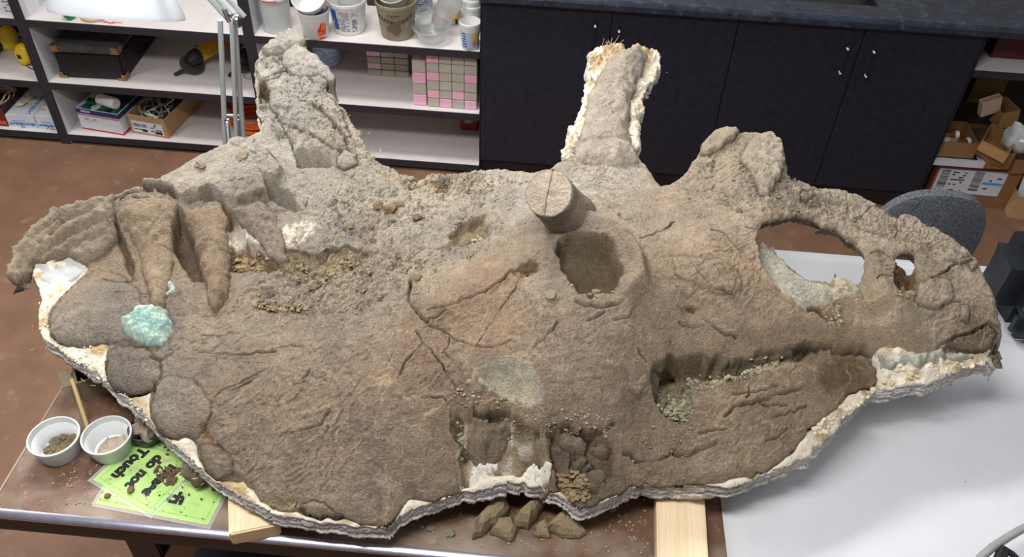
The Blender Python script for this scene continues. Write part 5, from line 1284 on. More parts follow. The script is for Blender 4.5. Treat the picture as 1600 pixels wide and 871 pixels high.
for k, (px, py, r, lab) in enumerate(((671, 826, 7.5, 'small greenish chip on the table left of the rock heap'), (703, 835, 9, 'flat grey chip on the table nearest the rock heap on its left'), (933, 805, 4.5, 'small round pebble on the table just right of the jacket corner'), (956, 797, 7.5, 'small tan chip on the table between jacket corner and plank'))):
    s_ = 1.1e-3
    o = MB().bm(lump((0, 0, 0), r * s_, 60 + k, (1, 1.15, .45), 2, .6)).build('rock_chip', mat('grey_green_chip', (120, 116, 96), .9, var=.15, vscale=80, bump=.4), None, False)
    p = on_table(px, py); o.location = p + Vector((0, 0, r * s_ * .36)); tag(o, lab, 'rock')
# rock fragments on the notices
def nrock(px, py, r, label, seed, m=None, z=.0035):
    s_ = 1.05e-3; o = MB().bm(lump((0, 0, 0), r * s_, seed, (1, 1.2, .6), 2, .5)).build('rock_chip', m or mat('brown_chip', (112, 84, 62), .9, var=.2, vscale=80, bump=.4), None, False)
    p = on_table(px, py, z); o.location = p + Vector((0, 0, r * s_ * .45)); return tag(o, label, 'rock')
nrock(204, 767, 6.5, 'brown oval chip on the lower left of the upper green notice', 71)
nrock(168, 776, 5.5, 'dark brown chip on the left corner of the lower green notice', 72, z=.002)
nrock(279, 735, 5, 'dark grey chip on the upper green notice near the jacket', 73)
nrock(334, 766, 4, 'dark chip on the right edge of the lower green notice', 74, z=.002)
def scatter(name, poly, n, r0, r1, m, z, label, cat='rock'):
    P = np.array([at_z(q[0], q[1], TT)[:2] for q in poly]); mb = MB(); k = 0; a, b = P.min(0), P.max(0); rs = np.random.default_rng(len(label))
    while k < n:
        x, y = a + rs.random(2) * (b - a); d, _, _ = dist_poly(P, np.array([x]), np.array([y]))
        if d[0] < 0: continue
        r = r0 + (r1 - r0) * rs.random() ** 3; mb.bm(lump((x, y, TT + z + r * .4), r, int(rs.integers(1 << 30)), (1, .8, .6))); k += 1
    o = mb.build(name, m); return tag(o, label, cat, None, 'stuff')
M_crumb = mat('brown_grit', (96, 78, 60), .95, var=.3, vscale=90)
scatter('rock_crumbs', [(238,735),(256,728),(276,740),(278,757),(262,762),(246,752)], 110, .0015, .0065, M_crumb, .0034, 'pile of dark crumbs on the upper green notice')
scatter('rock_crumbs', [(160,770),(215,690),(300,700),(345,765),(322,815),(240,800)], 130, .0008, .0035, M_crumb, .0036, 'scattered dark grit over both green notices')
scatter('table_grit', [(90,740),(60,700),(200,715),(150,745),(200,790),(60,790)], 130, .0008, .003, mat('pale_grit', (160, 144, 124), .95, var=.3, vscale=90), .0005, 'pale grit strewn on the left end of the brown table')
scatter('table_grit', [(640,828),(740,790),(900,835),(1010,780),(1015,865),(760,868)], 260, .0008, .0036, mat('pale_grit', (160, 144, 124), .95), .0005, 'grit and crumbs strewn around the rock heap')
scatter('table_grit', [(1030,775),(1100,775),(1102,800),(1030,800)], 70, .0007, .0028, M_crumb, .0386, 'dark crumbs on the right pine plank')
# clump hanging under the jacket over the notice
o = MB().bm(lump((0, 0, 0), .030, 90, (.85, 1.0, 1.1), 3, .5)).build('mud_clump', mat('grey_mud', (112, 98, 84), .95, var=.2, vscale=50, bump=.7), None, True)
o.location = V(at_z(306, 738, TT + .045)) + Vector((.004, .012, -.010)); tag(o, 'dark clump of hardened mud below the jacket rim above the green notice', 'rock')

# grey curved band at the lower right corner
def band():
    pts_ = [at_z(x, y, TT + .10) for x, y in ((1524, 884), (1534, 870), (1552, 855), (1572, 842), (1590, 831), (1612, 820), (1640, 812), (1680, 812), (1710, 830), (1722, 856), (1712, 884))]
    root = thing('lamp_ring', 'grey curved tube of a bench lamp with a dark knob at the lower right corner', 'lamp', (float(pts_[4][0]), float(pts_[4][1]), TT))
    P = [Vector(p) for p in pts_]; mb = MB(); mb.tube(P, .0075, 12)
    o = mb.build('ring', mat('grey_plastic', (150, 147, 150), .4, var=.08), root, True); o.matrix_parent_inverse = Matrix.Translation(-root.location)
    a = V(at_z(1568, 860, TT + .098)); k = MB(); k.tube([a + Vector((-.02, -.03, 0)), a + Vector((0, 0, 0)), a + Vector((.012, -.006, 0)), a + Vector((.05, -.05, -.01))], [.011, .011, .006, .006], 12)
    o = k.build('knob', mat('black_plastic', (28, 28, 32), .4), root, True); o.matrix_parent_inverse = Matrix.Translation(-root.location)
    st = MB(); e = P[-3]; st.tube([e, Vector((e.x + .01, e.y, TT + .02)), Vector((e.x + .01, e.y, TT + .004))], [.008, .01, .03], 12); o = st.build('stand', mat('black_plastic', (28, 28, 32), .4), root, True); o.matrix_parent_inverse = Matrix.Translation(-root.location)
band()

# chair and black bag behind the table
def chair():
    yb = 2.16
    cL, cR = at_y(1370, 345, yb), at_y(1538, 372, yb); top = at_y(1452, 298, yb); bot_z = float(at_y(1452, 415, yb)[2])
    cx = float((cL[0] + cR[0]) / 2) - .004; rx = float(cR[0] - cL[0]) / 2 + .002; cz = float(at_y(1454, 372, yb)[2]); rz_ = float(top[2]) - cz
    root = thing('office_chair', 'grey speckled fabric chair with a rounded backrest behind the snout end of the table', 'chair', (cx, yb - .22, 0))
    n = 48; rings = [(.0, -.022), (.90, -.022), (.98, -.016), (1.0, -.004), (1.0, .010), (.96, .020), (.86, .026), (.5, .03), (0, .03)]
    mb = MB(); vs = []
    for s_, dy in rings:
        for k in range(n):
            a = 2 * math.pi * k / n; zz = math.sin(a)
            ca = math.copysign(abs(math.cos(a)) ** .8, math.cos(a)); sa = zz if zz > 0 else -abs(zz) ** .6 * .9
            y = dy + .02 * (ca * s_) ** 2 - .06 * max(0, -sa * s_) * .0
            vs.append((rx * s_ * ca, .22 + y, cz + rz_ * s_ * sa))
    mb.add(vs, [(i * n + k, i * n + (k + 1) % n, (i + 1) * n + (k + 1) % n, (i + 1) * n + k) for i in range(len(rings) - 1) for k in range(n)])
    M_tw = mat('grey_tweed', (46, 52, 60), .95, rgb2=(122, 126, 132), vscale=190, bump=.5, bscale=190)
    mb.build('backrest', M_tw, root, True)
    MB().tube([(0, .26, cz - .02), (0, .27, cz - rz_ * .8), (0, .24, .50), (0, .06, .455)], .018, 10).build('back_post', mat('black_plastic', (28, 28, 32), .4), root, True)
    MB().cbox(-.23, .23, -.2, .22, .455, .52, .02).build('seat', M_tw, root, True)
    MB().tube([(0, 0, .455), (0, 0, .10)], .025, 12).build('post', _mats['black_plastic'], root, True)
    for k in range(5):
        a = 2 * math.pi * k / 5 + .3
        l = MB().tube([(0, 0, .11), (.26 * math.cos(a), .26 * math.sin(a), .075)], [.022, .014], 8).build('leg', _mats['black_plastic'], root, True)
        MB().lathe([(.0, 0), (.024, 0), (.03, .01), (.03, .05), (.02, .062), (0, .062)], 12, (.26 * math.cos(a), .26 * math.sin(a), .001)).build('caster', _mats['black_plastic'], l, True)
chair()
def bag():
    p = V(at_z(1566, 528, TT + .003)); root = thing('black_bag', 'black cloth bag standing on the white sheet at the right edge', 'bag', p)
    M_bag = mat('black_nylon', (24, 28, 34), .55, var=.3, vscale=18, bump=.5, bscale=30)
    def lobes(x0, x1, y0, y1, z0, z1, c, nm, m=M_bag, par=None):
        bm = bmesh.new(); bmesh.ops.create_cube(bm, size=1)
        for v in bm.verts: v.co = Vector((x0 + (v.co.x + .5) * (x1 - x0), y0 + (v.co.y + .5) * (y1 - y0), z0 + (v.co.z + .5) * (z1 - z0)))
        bmesh.ops.bevel(bm, geom=list(bm.edges), offset=c, segments=4, affect='EDGES'); bmesh.ops.subdivide_edges(bm, edges=bm.edges, cuts=3, use_grid_fill=True)
        bm.normal_update()
        for v in bm.verts: v.co += v.normal * (.010 * mnoise.noise(v.co * 11) + .004 * mnoise.noise(v.co * 34))
        return MB().bm(bm).build(nm, m, par or root, True)
    lobes(-.03, .36, 0, .2, .0, .225, .055, 'body')
    lobes(.0, .34, -.03, .02, .012, .095, .018, 'front_pocket', mat('dark_teal_nylon', (26, 36, 42), .5, var=.2, bump=.3))
    MB().tube([(.02, .10, .215), (.06, .09, .25), (.16, .09, .26), (.24, .09, .215)], .009, 8).build('carry_strap', M_bag, root, True)
    MB().lathe([(0, 0), (.007, 0), (.007, .006), (0, .006)], 14, (0, 0, 0), TR(.012, -.002, .10) @ Matrix.Rotation(math.pi / 2, 4, 'X')).build('purple_button', mat('purple_plastic', (70, 20, 130), .4), root, True)
bag()

# bench lamp clamped at the back of the table
def lamp():
    M_lw = mat('white_enamel', (214, 218, 224), .35, var=.015, vscale=4); M_st = mat('grey_steel_tube', (176, 183, 184), .45, .15); M_ch = mat('bright_steel', (200, 202, 206), .2, 1.0)
    yl = 1.92
    def Q(px, py, y=yl): return V(at_y(px, py, y))
    root = thing('bench_lamp', 'white enamel bench lamp on a grey spring arm in front of the shelves', 'lamp', Q(368, 232))
    def ch(mb, nm, m, par=None, sm=True):
        o = mb.build(nm, m, par or root, sm); 
        if par is None: o.matrix_parent_inverse = Matrix.Translation(-root.location)
        return o
    foot = Q(364, 236); 
    for (xa, ya, xb, yb) in ((344, 31, 352, 226), (362, 34, 370, 226), (366, 31, 381, 222)):
        dy = -.02 if xa == 362 else .0
        mb = MB(); mb.tube([Q(xa, ya, yl + dy), Q(xb, yb, yl + dy)], .0068 if xa != 362 else .006, 12); ch(mb, 'arm_rod', M_st)
    for (xa, ya, xb, yb) in ((354, 185, 358, 225), (370, 186, 373, 225)):
        a, b = Q(xa, ya, yl - .005), Q(xb, yb, yl - .005); sp = []
        ax = (b - a).normalized(); u = ax.cross(Vector((0, 1, 0))).normalized(); v = ax.cross(u); nT = 26
        for k in range(nT * 10 + 1):
            t = k / (nT * 10); an = 2 * math.pi * nT * t; sp.append(a.lerp(b, t) + (u * math.cos(an) + v * math.sin(an)) * .0065)
        mb = MB(); mb.tube(sp, .0016, 5); ch(mb, 'spring', M_ch)
    mb = MB(); mb.tube([Q(349, 180), Q(376, 181)], .0035, 8); ch(mb, 'cross_pin', M_st)
    mb = MB(); mb.tube([Q(372, 33, yl - .02), Q(371, 26, yl - .03), Q(358, 22, yl - .02)], .004, 8); mb.tube([Q(358, 34, yl - .02), Q(350, 14, yl - .02)], .006, 8)
    mb.lathe([(0, -.006), (.016, -.006), (.018, 0), (.016, .006), (0, .006)], 20, (0, 0, 0), Matrix.Translation(Q(371, 32, yl - .03)) @ Matrix.Rotation(math.pi / 2, 4, 'Y')); ch(mb, 'elbow_joint', M_ch)
    top = [(325, 0), (355, 30)]
    for dx, dy in ((0, 0), (8, -4), (24, -6)):
        mb = MB(); a = Q(358 + dx, 32 + dy, yl - .01); b = Q(300 + dx, -32 + dy, yl - .01); mb.tube([a, b], .0062, 10); ch(mb, 'upper_arm', M_st)
    # shade: oval bell seen from the side and above
    xl, xr = Q(84, 12), Q(283, 30); mid = (xl + xr) / 2; ax = (xr - xl); half = ax.length / 2; ax.normalize()
    vd = (mid - Vector((0, 0, CAMH))).normalized(); ext = ax.cross(vd).normalized(); ext = ext if ext.z > 0 else -ext
    ext = (ext - vd * .10).normalized(); nrm = ax.cross(ext).normalized(); lean = ext - ax * .22
    n = 64; rings = [(1.0, 0), (1.006, -.002), (.998, .004), (.90, .05), (.80, .10), (.68, .16), (.52, .20), (.3, .225), (.02, .23)]; vs = []
    for s_, hgt in rings:
        for k in range(n):
            a = 2 * math.pi * k / n; vs.append(mid + ax * (half * s_ * math.cos(a)) + nrm * (half * .8 * s_ * math.sin(a)) + lean * hgt)
    mb = MB(); mb.add(vs, [(i * n + k, i * n + (k + 1) % n, (i + 1) * n + (k + 1) % n, (i + 1) * n + k) for i in range(len(rings) - 1) for k in range(n)])
    o = ch(mb, 'lamp_shade', M_lw); md = o.modifiers.new('thick', 'SOLIDIFY'); md.thickness = .003
    mb = MB(); e = mid + lean * .22; mb.tube([e, e + lean * .05, Q(300, -32, yl - .01)], [.03, .02, .01], 12); ch(mb, 'shade_neck', M_st)
    # clamp on the table back edge
    mb = MB(); f = Q(366, 226); base = Vector((f.x, f.y, TT)); mb.tube([f, Vector((f.x + .004, f.y, TT + .10)), Vector((f.x + .006, yfe + .012, TT + .06)), Vector((f.x + .006, yfe + .012, TT - .07))], .011, 12)
    mb.box(f.x - .03, f.x + .04, yfe + .002, yfe + .03, TT - .075, TT + .01); ch(mb, 'clamp', M_st)
lamp()

# under the table: a crate and a wooden brace
def under():
    p = at_z(330, 866, .45); root = thing('plastic_crate', 'dark blue ribbed crate on a low stand under the table', 'crate', (float(p[0]), yne + .06, 0))
    mb = MB(); mb.cbox(-.06, .40, 0, .3, .28, .50, .01); mb.build('body', mat('dark_blue_plastic', (24, 38, 52), .45), root)
    for k in range(14): MB().box(-.055 + k * .033, -.042 + k * .033, -.006, .0005, .285, .495).build('rib', _mats['dark_blue_plastic'], root)
    MB().box(-.06, .40, .001, .3, 0, .279).build('stand', M_leg, root)
    a = V(at_y(292, 846, yne + .05)); b = V(at_y(240, 930, yne + .05)); d = (b - a).normalized(); 
    mb = MB(); P = [a - d * .02, a + d * .62]; s_ = Vector((d.z, 0, -d.x)) * .024
    vs = [P[0] - s_, P[0] + s_, P[1] + s_, P[1] - s_]; vs = [tuple(v + Vector((0, dy, 0))) for dy in (-.01, .015) for v in vs]
    mb.add(vs, [(0, 1, 2, 3), (7, 6, 5, 4), (0, 4, 5, 1), (1, 5, 6, 2), (2, 6, 7, 3), (3, 7, 4, 0)])
    o = mb.build('leg_brace', mat('brown_brace', (110, 76, 54), .5, var=.15), table); o.matrix_parent_inverse = Matrix.Translation(-table.location)
under()
# ------------------------------------------------------------------ things on the shelves
def on_shelf(px, py, z): return V(at_z(px, py, z))
M_w = mat('white_carton', (214, 216, 224), .6, var=.02)
M_blue = mat('print_blue', (38, 118, 196), .6); M_navy = mat('print_navy', (38, 52, 104), .6); M_red = mat('print_red', (196, 56, 42), .6); M_blk = mat('print_black', (34, 32, 34), .6); M_grey = mat('print_grey', (126, 126, 136), .6)
M_pl = mat('cup_plastic', (222, 222, 220), .4, var=.03)
def root_box(name, label, cat, pl, pr, z, group=None):
    a, b = on_shelf(*pl, z), on_shelf(*pr, z); u = b - a
    return thing(name, label, cat, (a.x, a.y, z), math.atan2(u.y, u.x), group), u.length
def hgt(base_px, top_px, z):
    p = at_z(base_px[0], base_px[1], z); return float(at_y(top_px[0], top_px[1], p[1])[2]) - z
def bars(mb, x0, x1, z0, z1, n, y=-.0006, rs=random, fill=.6):
    """lines of small print on a face looking towards -y"""
    for k in range(n):
        z = z1 - (z1 - z0) * (k + .5) / n; t = (z1 - z0) / n * .5; x = x0
        while x < x1:
            w_ = (x1 - x0) * (.08 + .2 * rs.random()); 
            if rs.random() < fill: mb.box(x, min(x + w_, x1), y, 0, z - t / 2, z + t / 2)
            x += w_ + (x1 - x0) * .03

# bay 0 (left) ------------------------------------------------------
r, L = root_box('carton', 'small white printed carton at the top left on the upper shelf', 'box', (8, 23), (43, 27), ZTOP); Hh = .16
MB().box(0, L, 0, .10, .0005, Hh).build('body', M_w, r); mb = MB(); bars(mb, .006, L - .01, .012, Hh - .02, 9, rs=random.Random(1)); mb.build('small_print', M_grey, r)
mb = MB(); mb.box(L * .42, L * .9, -.0008, 0, .014, .03); bars(mb, L * .1, L * .5, .085, .11, 2, y=-.0009, rs=random.Random(2)); mb.build('purple_print', mat('print_purple', (86, 74, 150), .6), r)

M_yel = mat('yellow_plastic', (232, 194, 30), .35, var=.05); M_bk = mat('black_rubber', (26, 24, 24), .6, var=.2)
def ear_muffs(p, rz, label, marked=True, sc=1.0):
    root = thing('ear_muffs', label, 'ear muffs', p, rz)
    def cup(y, sgn, nm):
        M = TR(0, y, .055) @ Matrix.Rotation(math.radians(18), 4, 'Y') @ Matrix.Rotation(math.pi / 2 * sgn, 4, 'X') @ Matrix.Diagonal((.042 * sc, .055 * sc, .036 * sc, 1))
        prof = [(1, 0), (1, .25), (.95, .55), (.8, .82), (.5, .97), (.02, 1.0)]
        c = MB().lathe(prof, 28, (0, 0, 0), M).build('ear_cup', M_yel, root, True)
        M2 = TR(0, y + .012 * sgn, .055) @ Matrix.Rotation(math.radians(18), 4, 'Y') @ Matrix.Rotation(math.pi / 2 * sgn, 4, 'X') @ Matrix.Diagonal((.04 * sc, .052 * sc, .02, 1))
        MB().lathe([(.4, -.6), (.85, -.9), (1, -.5), (1, 0), (.9, .2)], 24, (0, 0, 0), M2).build('cushion', M_bk, c, True)
        return c
    c1 = cup(-.004, 1, ''); c2 = cup(.075, -1, '')
    if marked:
        k = MB()
        for a, b in ((-.010, .056), (.001, .056), (-.010, .046), (.001, .046)): k.box(a, a + .009, -.0425 * sc, -.039 * sc, b, b + .008)
        k.build('emblem', M_blk, c1)
    pts_ = [(.01 + .10 * math.sin(t * math.pi) * 1.0, -.002 + .078 * t, .055 - .03 * math.sin(t * math.pi)) for t in [i / 12 for i in range(13)]]
    MB().tube(pts_, .0055, 8).build('headband', M_bk, root, True)
    return root
p = on_shelf(38, 108, ZM); em = ear_muffs((p.x, p.y + .05, ZM), -.25, 'yellow ear muffs with a black emblem at the front of the middle shelf'); MB().tube([(.03 + .05 * math.cos(t * 1.1), .0 + .04 * math.sin(t), .004) for t in [i / 10 * 5 for i in range(11)]], .0022, 6).build('cord', M_bk, em, True)
p = on_shelf(18, 78, ZM); ear_muffs((p.x - .01, p.y + .02, ZM), .5, 'second pair of yellow ear muffs behind, farther back on the middle shelf', False, 1.1)
p = on_shelf(8, 96, ZM); bm = lump((0, 0, 0), .075, 5, (1.2, .8, .55), 3, .25); o = MB().bm(bm).build('dark_pouch', mat('dark_fabric', (36, 36, 46), .9, var=.3, bump=.3), None, True); o.location = (p.x - .10, p.y + .06, ZM + .045); tag(o, 'dark folded fabric pouch at the left end of the middle shelf', 'pouch')
p = on_shelf(70, 112, ZM); r = thing('small_case', 'small dark case right of the yellow ear muffs', 'case', (p.x - .06, p.y + .02, ZM)); MB().cbox(0, .075, 0, .12, .0005, .05, .008).build('body', M_bk, r, True); MB().box(.03, .045, -.002, .001, .02, .032).build('latch', M_grey, r)

def glove_box(pl, pr, top_px, label, size_mark):
    r, L = root_box('glove_box', label, 'box', pl, pr, ZB, 'glove cartons on the bottom shelf'); Hh = hgt(pl, top_px, ZB); D = .26
    b = MB().box(0, L, 0, D, .0005, Hh).build('body', M_w, r)
    text('LATEX GLOVES', L * .135, M_blue, r, TR(L * .5, -.0005, Hh * .22) @ FRONT, align='CENTER', bold=.0008)
    pb = MB(); bars(pb, L * .18, L * .68, Hh * .52, Hh * .60, 1, rs=random.Random(6), fill=1.1); pb.build('small_print', M_blue, r)
    text('LATEX GLOVES', L * .18, M_blue, r, TR(L * .80, .02, Hh + .0002) @ Matrix.Rotation(math.pi / 2, 4, 'Z'), bold=.0008)
    text(size_mark, L * .30, M_blk, r, TR(L * .5, -.0007, Hh * .02) @ FRONT, align='CENTER', bold=-.0004)
    mb = MB(); rs = random.Random(len(label))
    for k in range(5):
        a = rs.random() * 6; mb.bm(lump((L * .38 + rs.uniform(-.02, .02), D * .5 + rs.uniform(-.07, .05), Hh + .004 + .003 * k), .026, 300 + k, (1, .7, .35), 2, .5))
    mb.build('glove', mat('latex', (206, 196, 172), .6, var=.06), r, True)
    return r
glove_box((15, 198), (59, 201), (15, 180), 'white latex glove carton marked L, left of the two', 'L')
glove_box((61, 201), (99, 204), (61, 182), 'white latex glove carton marked XL, right of the two beside the divider', 'XL')
r, L = root_box('carton', 'dark red open carton holding rope at the left end of the bottom shelf', 'box', (-22, 195), (13, 198), ZB); Hh = hgt((13, 198), (10, 170), ZB)
MB().box(0, L, 0, .004, .0005, Hh).build('front_wall', mat('dark_red_carton', (120, 34, 30), .6, var=.1), r); MB().box(0, .004, .004, .24, .0005, Hh).build('side_wall', _mats['dark_red_carton'], r); MB().box(L - .004, L, .004, .24, .0005, Hh).build('side_wall', mat('dark_print_side', (60, 36, 36), .6, var=.3), r); MB().box(0, L, .236, .24, .0005, Hh).build('back_wall', _mats['dark_red_carton'], r); MB().box(.005, L - .005, .005, .235, .0005, .004).build('bottom', _mats['dark_red_carton'], r)
mb = MB(); mb.box(0, L, -.001, 0, Hh * .12, Hh * .3); mb.build('orange_band', mat('print_orange', (210, 90, 40), .6), r)
ropes = MB(); cc = (r.location.x + L * .5, r.location.y + .12, ZB + Hh)
ropes.tube([(cc[0] + (.045 + .012 * math.sin(t * 3.3)) * math.cos(t), cc[1] + .07 * math.sin(t), cc[2] - .012 + .012 * math.sin(t * 2.1) + t * .0008) for t in [i * .3 for i in range(80)]], .004, 6)
tag(ropes.build('rope_coil', mat('cream_rope', (200, 186, 158), .9, var=.1), None, True), 'cream coil of rope lying in the dark red carton', 'rope')

# bay 1 -------------------------------------------------------------
p = on_shelf(105, 33, ZTOP); o = MB().bm(lump((0, 0, 0), .036, 8, (1.0, .8, .55), 3, .2)).build('green_ball', mat('green_plastic', (22, 120, 82), .35, var=.1), None, True); o.location = (p.x, p.y + .03, ZTOP + .02); tag(o, 'small shiny green object below the left end of the lamp shade', 'object')
p = on_shelf(139, 36, ZTOP); mb = MB(); mb.lathe([(0, 0), (.052, 0), (.056, .004), (.056, .012), (.05, .016), (0, .016)], 36); o = mb.build('sanding_disc', mat('beige_disc', (196, 172, 140), .8, var=.08), None, True); o.location = (p.x, p.y + .056, ZTOP + .0005); tag(o, 'round beige disc on the upper shelf half under the lamp shade', 'disc')
p = on_shelf(168, 36, ZTOP); mb = MB(); z = ZTOP + .0012
rs = random.Random(3); q = [Vector((p.x + rs.uniform(-.05, .06), p.y + rs.uniform(-.01, .03), z)) for _ in range(9)]; mb.tube(q, .0012, 4); tag(mb.build('red_wire', mat('red_wire_plastic', (190, 50, 60), .5), None, True), 'thin tangled red wire on the upper shelf under the lamp shade', 'wire')

r, L = root_box('equipment_trunk', 'black trunk with brass corners on the middle shelf', 'trunk', (97, 121), (197, 126), ZM); Hh = hgt((97, 121), (89, 70), ZM) * .98; D = .40
M_tr = mat('black_trunk', (15, 15, 17), .5, var=.5, vscale=14, bump=.2, bscale=60); M_tt = mat('dusty_trunk_lid', (38, 38, 42), .7, rgb2=(78, 77, 80), vscale=16)
MB().cbox(0, L, 0, D, .0005, Hh * .78, .006).build('body', M_tr, r); MB().cbox(-.003, L + .003, -.003, D + .003, Hh * .785, Hh, .006).build('lid', M_tt, r)
M_br = mat('worn_brass', (150, 116, 78), .4, .4, var=.4, vscale=60)
for x in (0, L):
    for z in (.012, Hh * .99):
        s_ = 1 if x == 0 else -1; zz = .0 if z < .1 else -1
        mb = MB(); z0, z1 = (0.0006, .030) if z < .1 else (Hh - .030, Hh + .001)
        mb.box(x - .004 if x == 0 else x - .030, x + .030 if x == 0 else x + .005, -.006, -.0032, z0, z0 + .014 if z < .1 else z1); mb.box(x - .0045 if x == 0 else x - .013, x + .013 if x == 0 else x + .0055, -.0062, -.0031, z0, z1)
        mb.box(x - .005 if x == 0 else x + .0032, x - .0032 if x == 0 else x + .0055, -.006, .035, z0, z1)
        mb.build('brass_corner', M_br, r)

def grinder(p, rz, label, sc=1.0):
    root = thing('angle_grinder', label, 'power tool', p, rz)
    Yl = mat('tool_yellow', (214, 160, 34), .4, var=.08)
    MB().tube([(0, .02, .07 * sc), (.0, .10 * sc, .072 * sc), (.0, .16 * sc, .07 * sc), (0, .24 * sc, .062 * sc)], [.034 * sc, .036 * sc, .032 * sc, .028 * sc], 14).build('motor_body', Yl, root, True)
    h = MB().tube([(0, -.03 * sc, .06 * sc), (0, .0, .07 * sc), (0, .03 * sc, .07 * sc)], [.024 * sc, .034 * sc, .036 * sc], 14).build('gear_head', M_bk, root, True)
    MB().tube([(0, .24 * sc, .062 * sc), (0, .34 * sc, .055 * sc)], [.024 * sc, .02 * sc], 12).build('handle', M_bk, root, True)
    MB().lathe([(.004, 0), (.055 * sc, .0), (.055 * sc, .004), (.02 * sc, .01), (.004, .012)], 28, (0, 0, 0), TR(-.012, -.005, .036 * sc) @ Matrix.Rotation(.5, 4, 'Y')).build('disc_guard', mat('guard_steel', (92, 94, 98), .4, .7), root, True)
    b = MB()
    for k in range(3): b.tube([(.02 + .006 * k, .0, .03), (-.02 + .004 * k, -.02, .06 + .004 * k), (-.03, .06, .088 + .004 * k), (-.02, .12, .03)], .0045, 8)
    b.build('wrapped_cord', M_bk, root, True)
    MB().tube([(-.01, -.02, .03), (-.045 * sc, -.075 * sc, .012), (-.05 * sc, -.085 * sc, .009)], [.010, .008, .006], 8).build('plug', M_bk, root, True)
    return root
p = on_shelf(312, 120, ZM); grinder((p.x - .03, p.y + .04, ZM), -.45, 'yellow and black power tool on the middle shelf left of the lamp arm', 1.0)
p = on_shelf(372, 118, ZM); grinder((p.x + .02, p.y + .05, ZM), -.1, 'second yellow and black power tool behind the lamp arm', .95)
p = on_shelf(388, 128, ZM); mb = MB(); mb.tube([p + Vector((.035 * math.cos(t), .05 + .03 * math.sin(t), .002 + t * .0004)) for t in [i * .4 for i in range(33)]], .0018, 6); tag(mb.build('clear_tubing', M_clrpot, None, True), 'thin loop of clear tubing on the middle shelf by the fossil', 'tubing')

r, L = open_box('medical_carton', 'white carton with navy rim full of green packets on the bottom shelf', on_shelf(129, 201, ZB), on_shelf(194, 212, ZB), .34, hgt((129, 201), (120, 168), ZB) * .98, M_w)
Hh = hgt((129, 201), (120, 168), ZB) * .98
MB().box(0, L, -.0012, 0, Hh * .78, Hh).build('navy_rim', M_navy, r); MB().box(L, L + .0012, 0, .34, Hh * .78, Hh).build('navy_rim', M_navy, r); MB().box(0, L, -.0012, 0, Hh * .70, Hh * .735).build('red_line', M_red, r); MB().box(0, L, -.0012, 0, .001, .008).build('red_line', M_red, r); MB().box(L, L + .0012, 0, .34, .001, .012).build('red_line', M_red, r)
MB().box(L * .11, L * .34, -.0018, 0, Hh * .86, Hh * .94).build('rim_print', mat('print_pale', (176, 184, 204), .6), r)
mb = MB(); bars(mb, L * .14, L * .42, Hh * .42, Hh * .60, 3, rs=random.Random(4)); mb.build('small_print', M_grey, r)
base = r.matrix_basis.copy(); rs = random.Random(9)
M_gp = [mat('green_packet', (22, 88, 62), .5, var=.2), mat('pale_green_packet', (176, 200, 184), .5, var=.1), mat('dark_green_packet', (16, 50, 40), .5, var=.2)]
for k in range(26):
    u = bpy.data.objects.new('x', None)
    bpy.data.objects.remove(u)
    w_ = rs.uniform(.03, .05); d_ = rs.uniform(.04, .06)
    mb = MB(); mb.cbox(-w_ / 2, w_ / 2, -d_ / 2, d_ / 2, -.005, .005, .003)
    o = mb.build('green_packet', M_gp[0 if k % 3 == 0 else (1 if k % 7 == 1 else (2 if k % 2 else 0))])
    lx, ly = .035 + (k % 4) * (L - .07) / 3, .04 + (k // 4) * .04
    q = base @ Vector((lx, ly, Hh - .012 + .004 * (k % 3))); o.location = q + Vector((0, 0, ZB * 0)); o.location.z = ZB + Hh - .010 + .005 * (k % 3)
    o.location.x = r.location.x + q.x - base.translation.x; o.location.y = r.location.y + q.y - base.translation.y
    o.rotation_euler = (rs.uniform(-.35, .35), rs.uniform(-.35, .35), rs.uniform(0, 3))
    tag(o, ('bright green foil packet', 'pale green foil packet', 'dark green foil packet')[M_gp.index(o.data.materials[0])] + ' heaped in the navy-rimmed white carton', 'packet', 'green packets in the white carton')
o = MB().lathe([(.007, 0), (.025, 0), (.027, .003), (.027, .097), (.025, .10), (.007, .10), (.007, 0)], 32).build('paper_roll', mat('white_gauze', (228, 228, 226), .85, var=.03, bump=.1), None, True)
q = on_shelf(173, 153, ZB + Hh + .03); o.location = (q.x - .05, q.y - .012, ZB + Hh + .028); o.rotation_euler = (0, math.pi / 2, -.32); tag(o, 'white gauze roll lying on the green packets', 'roll')

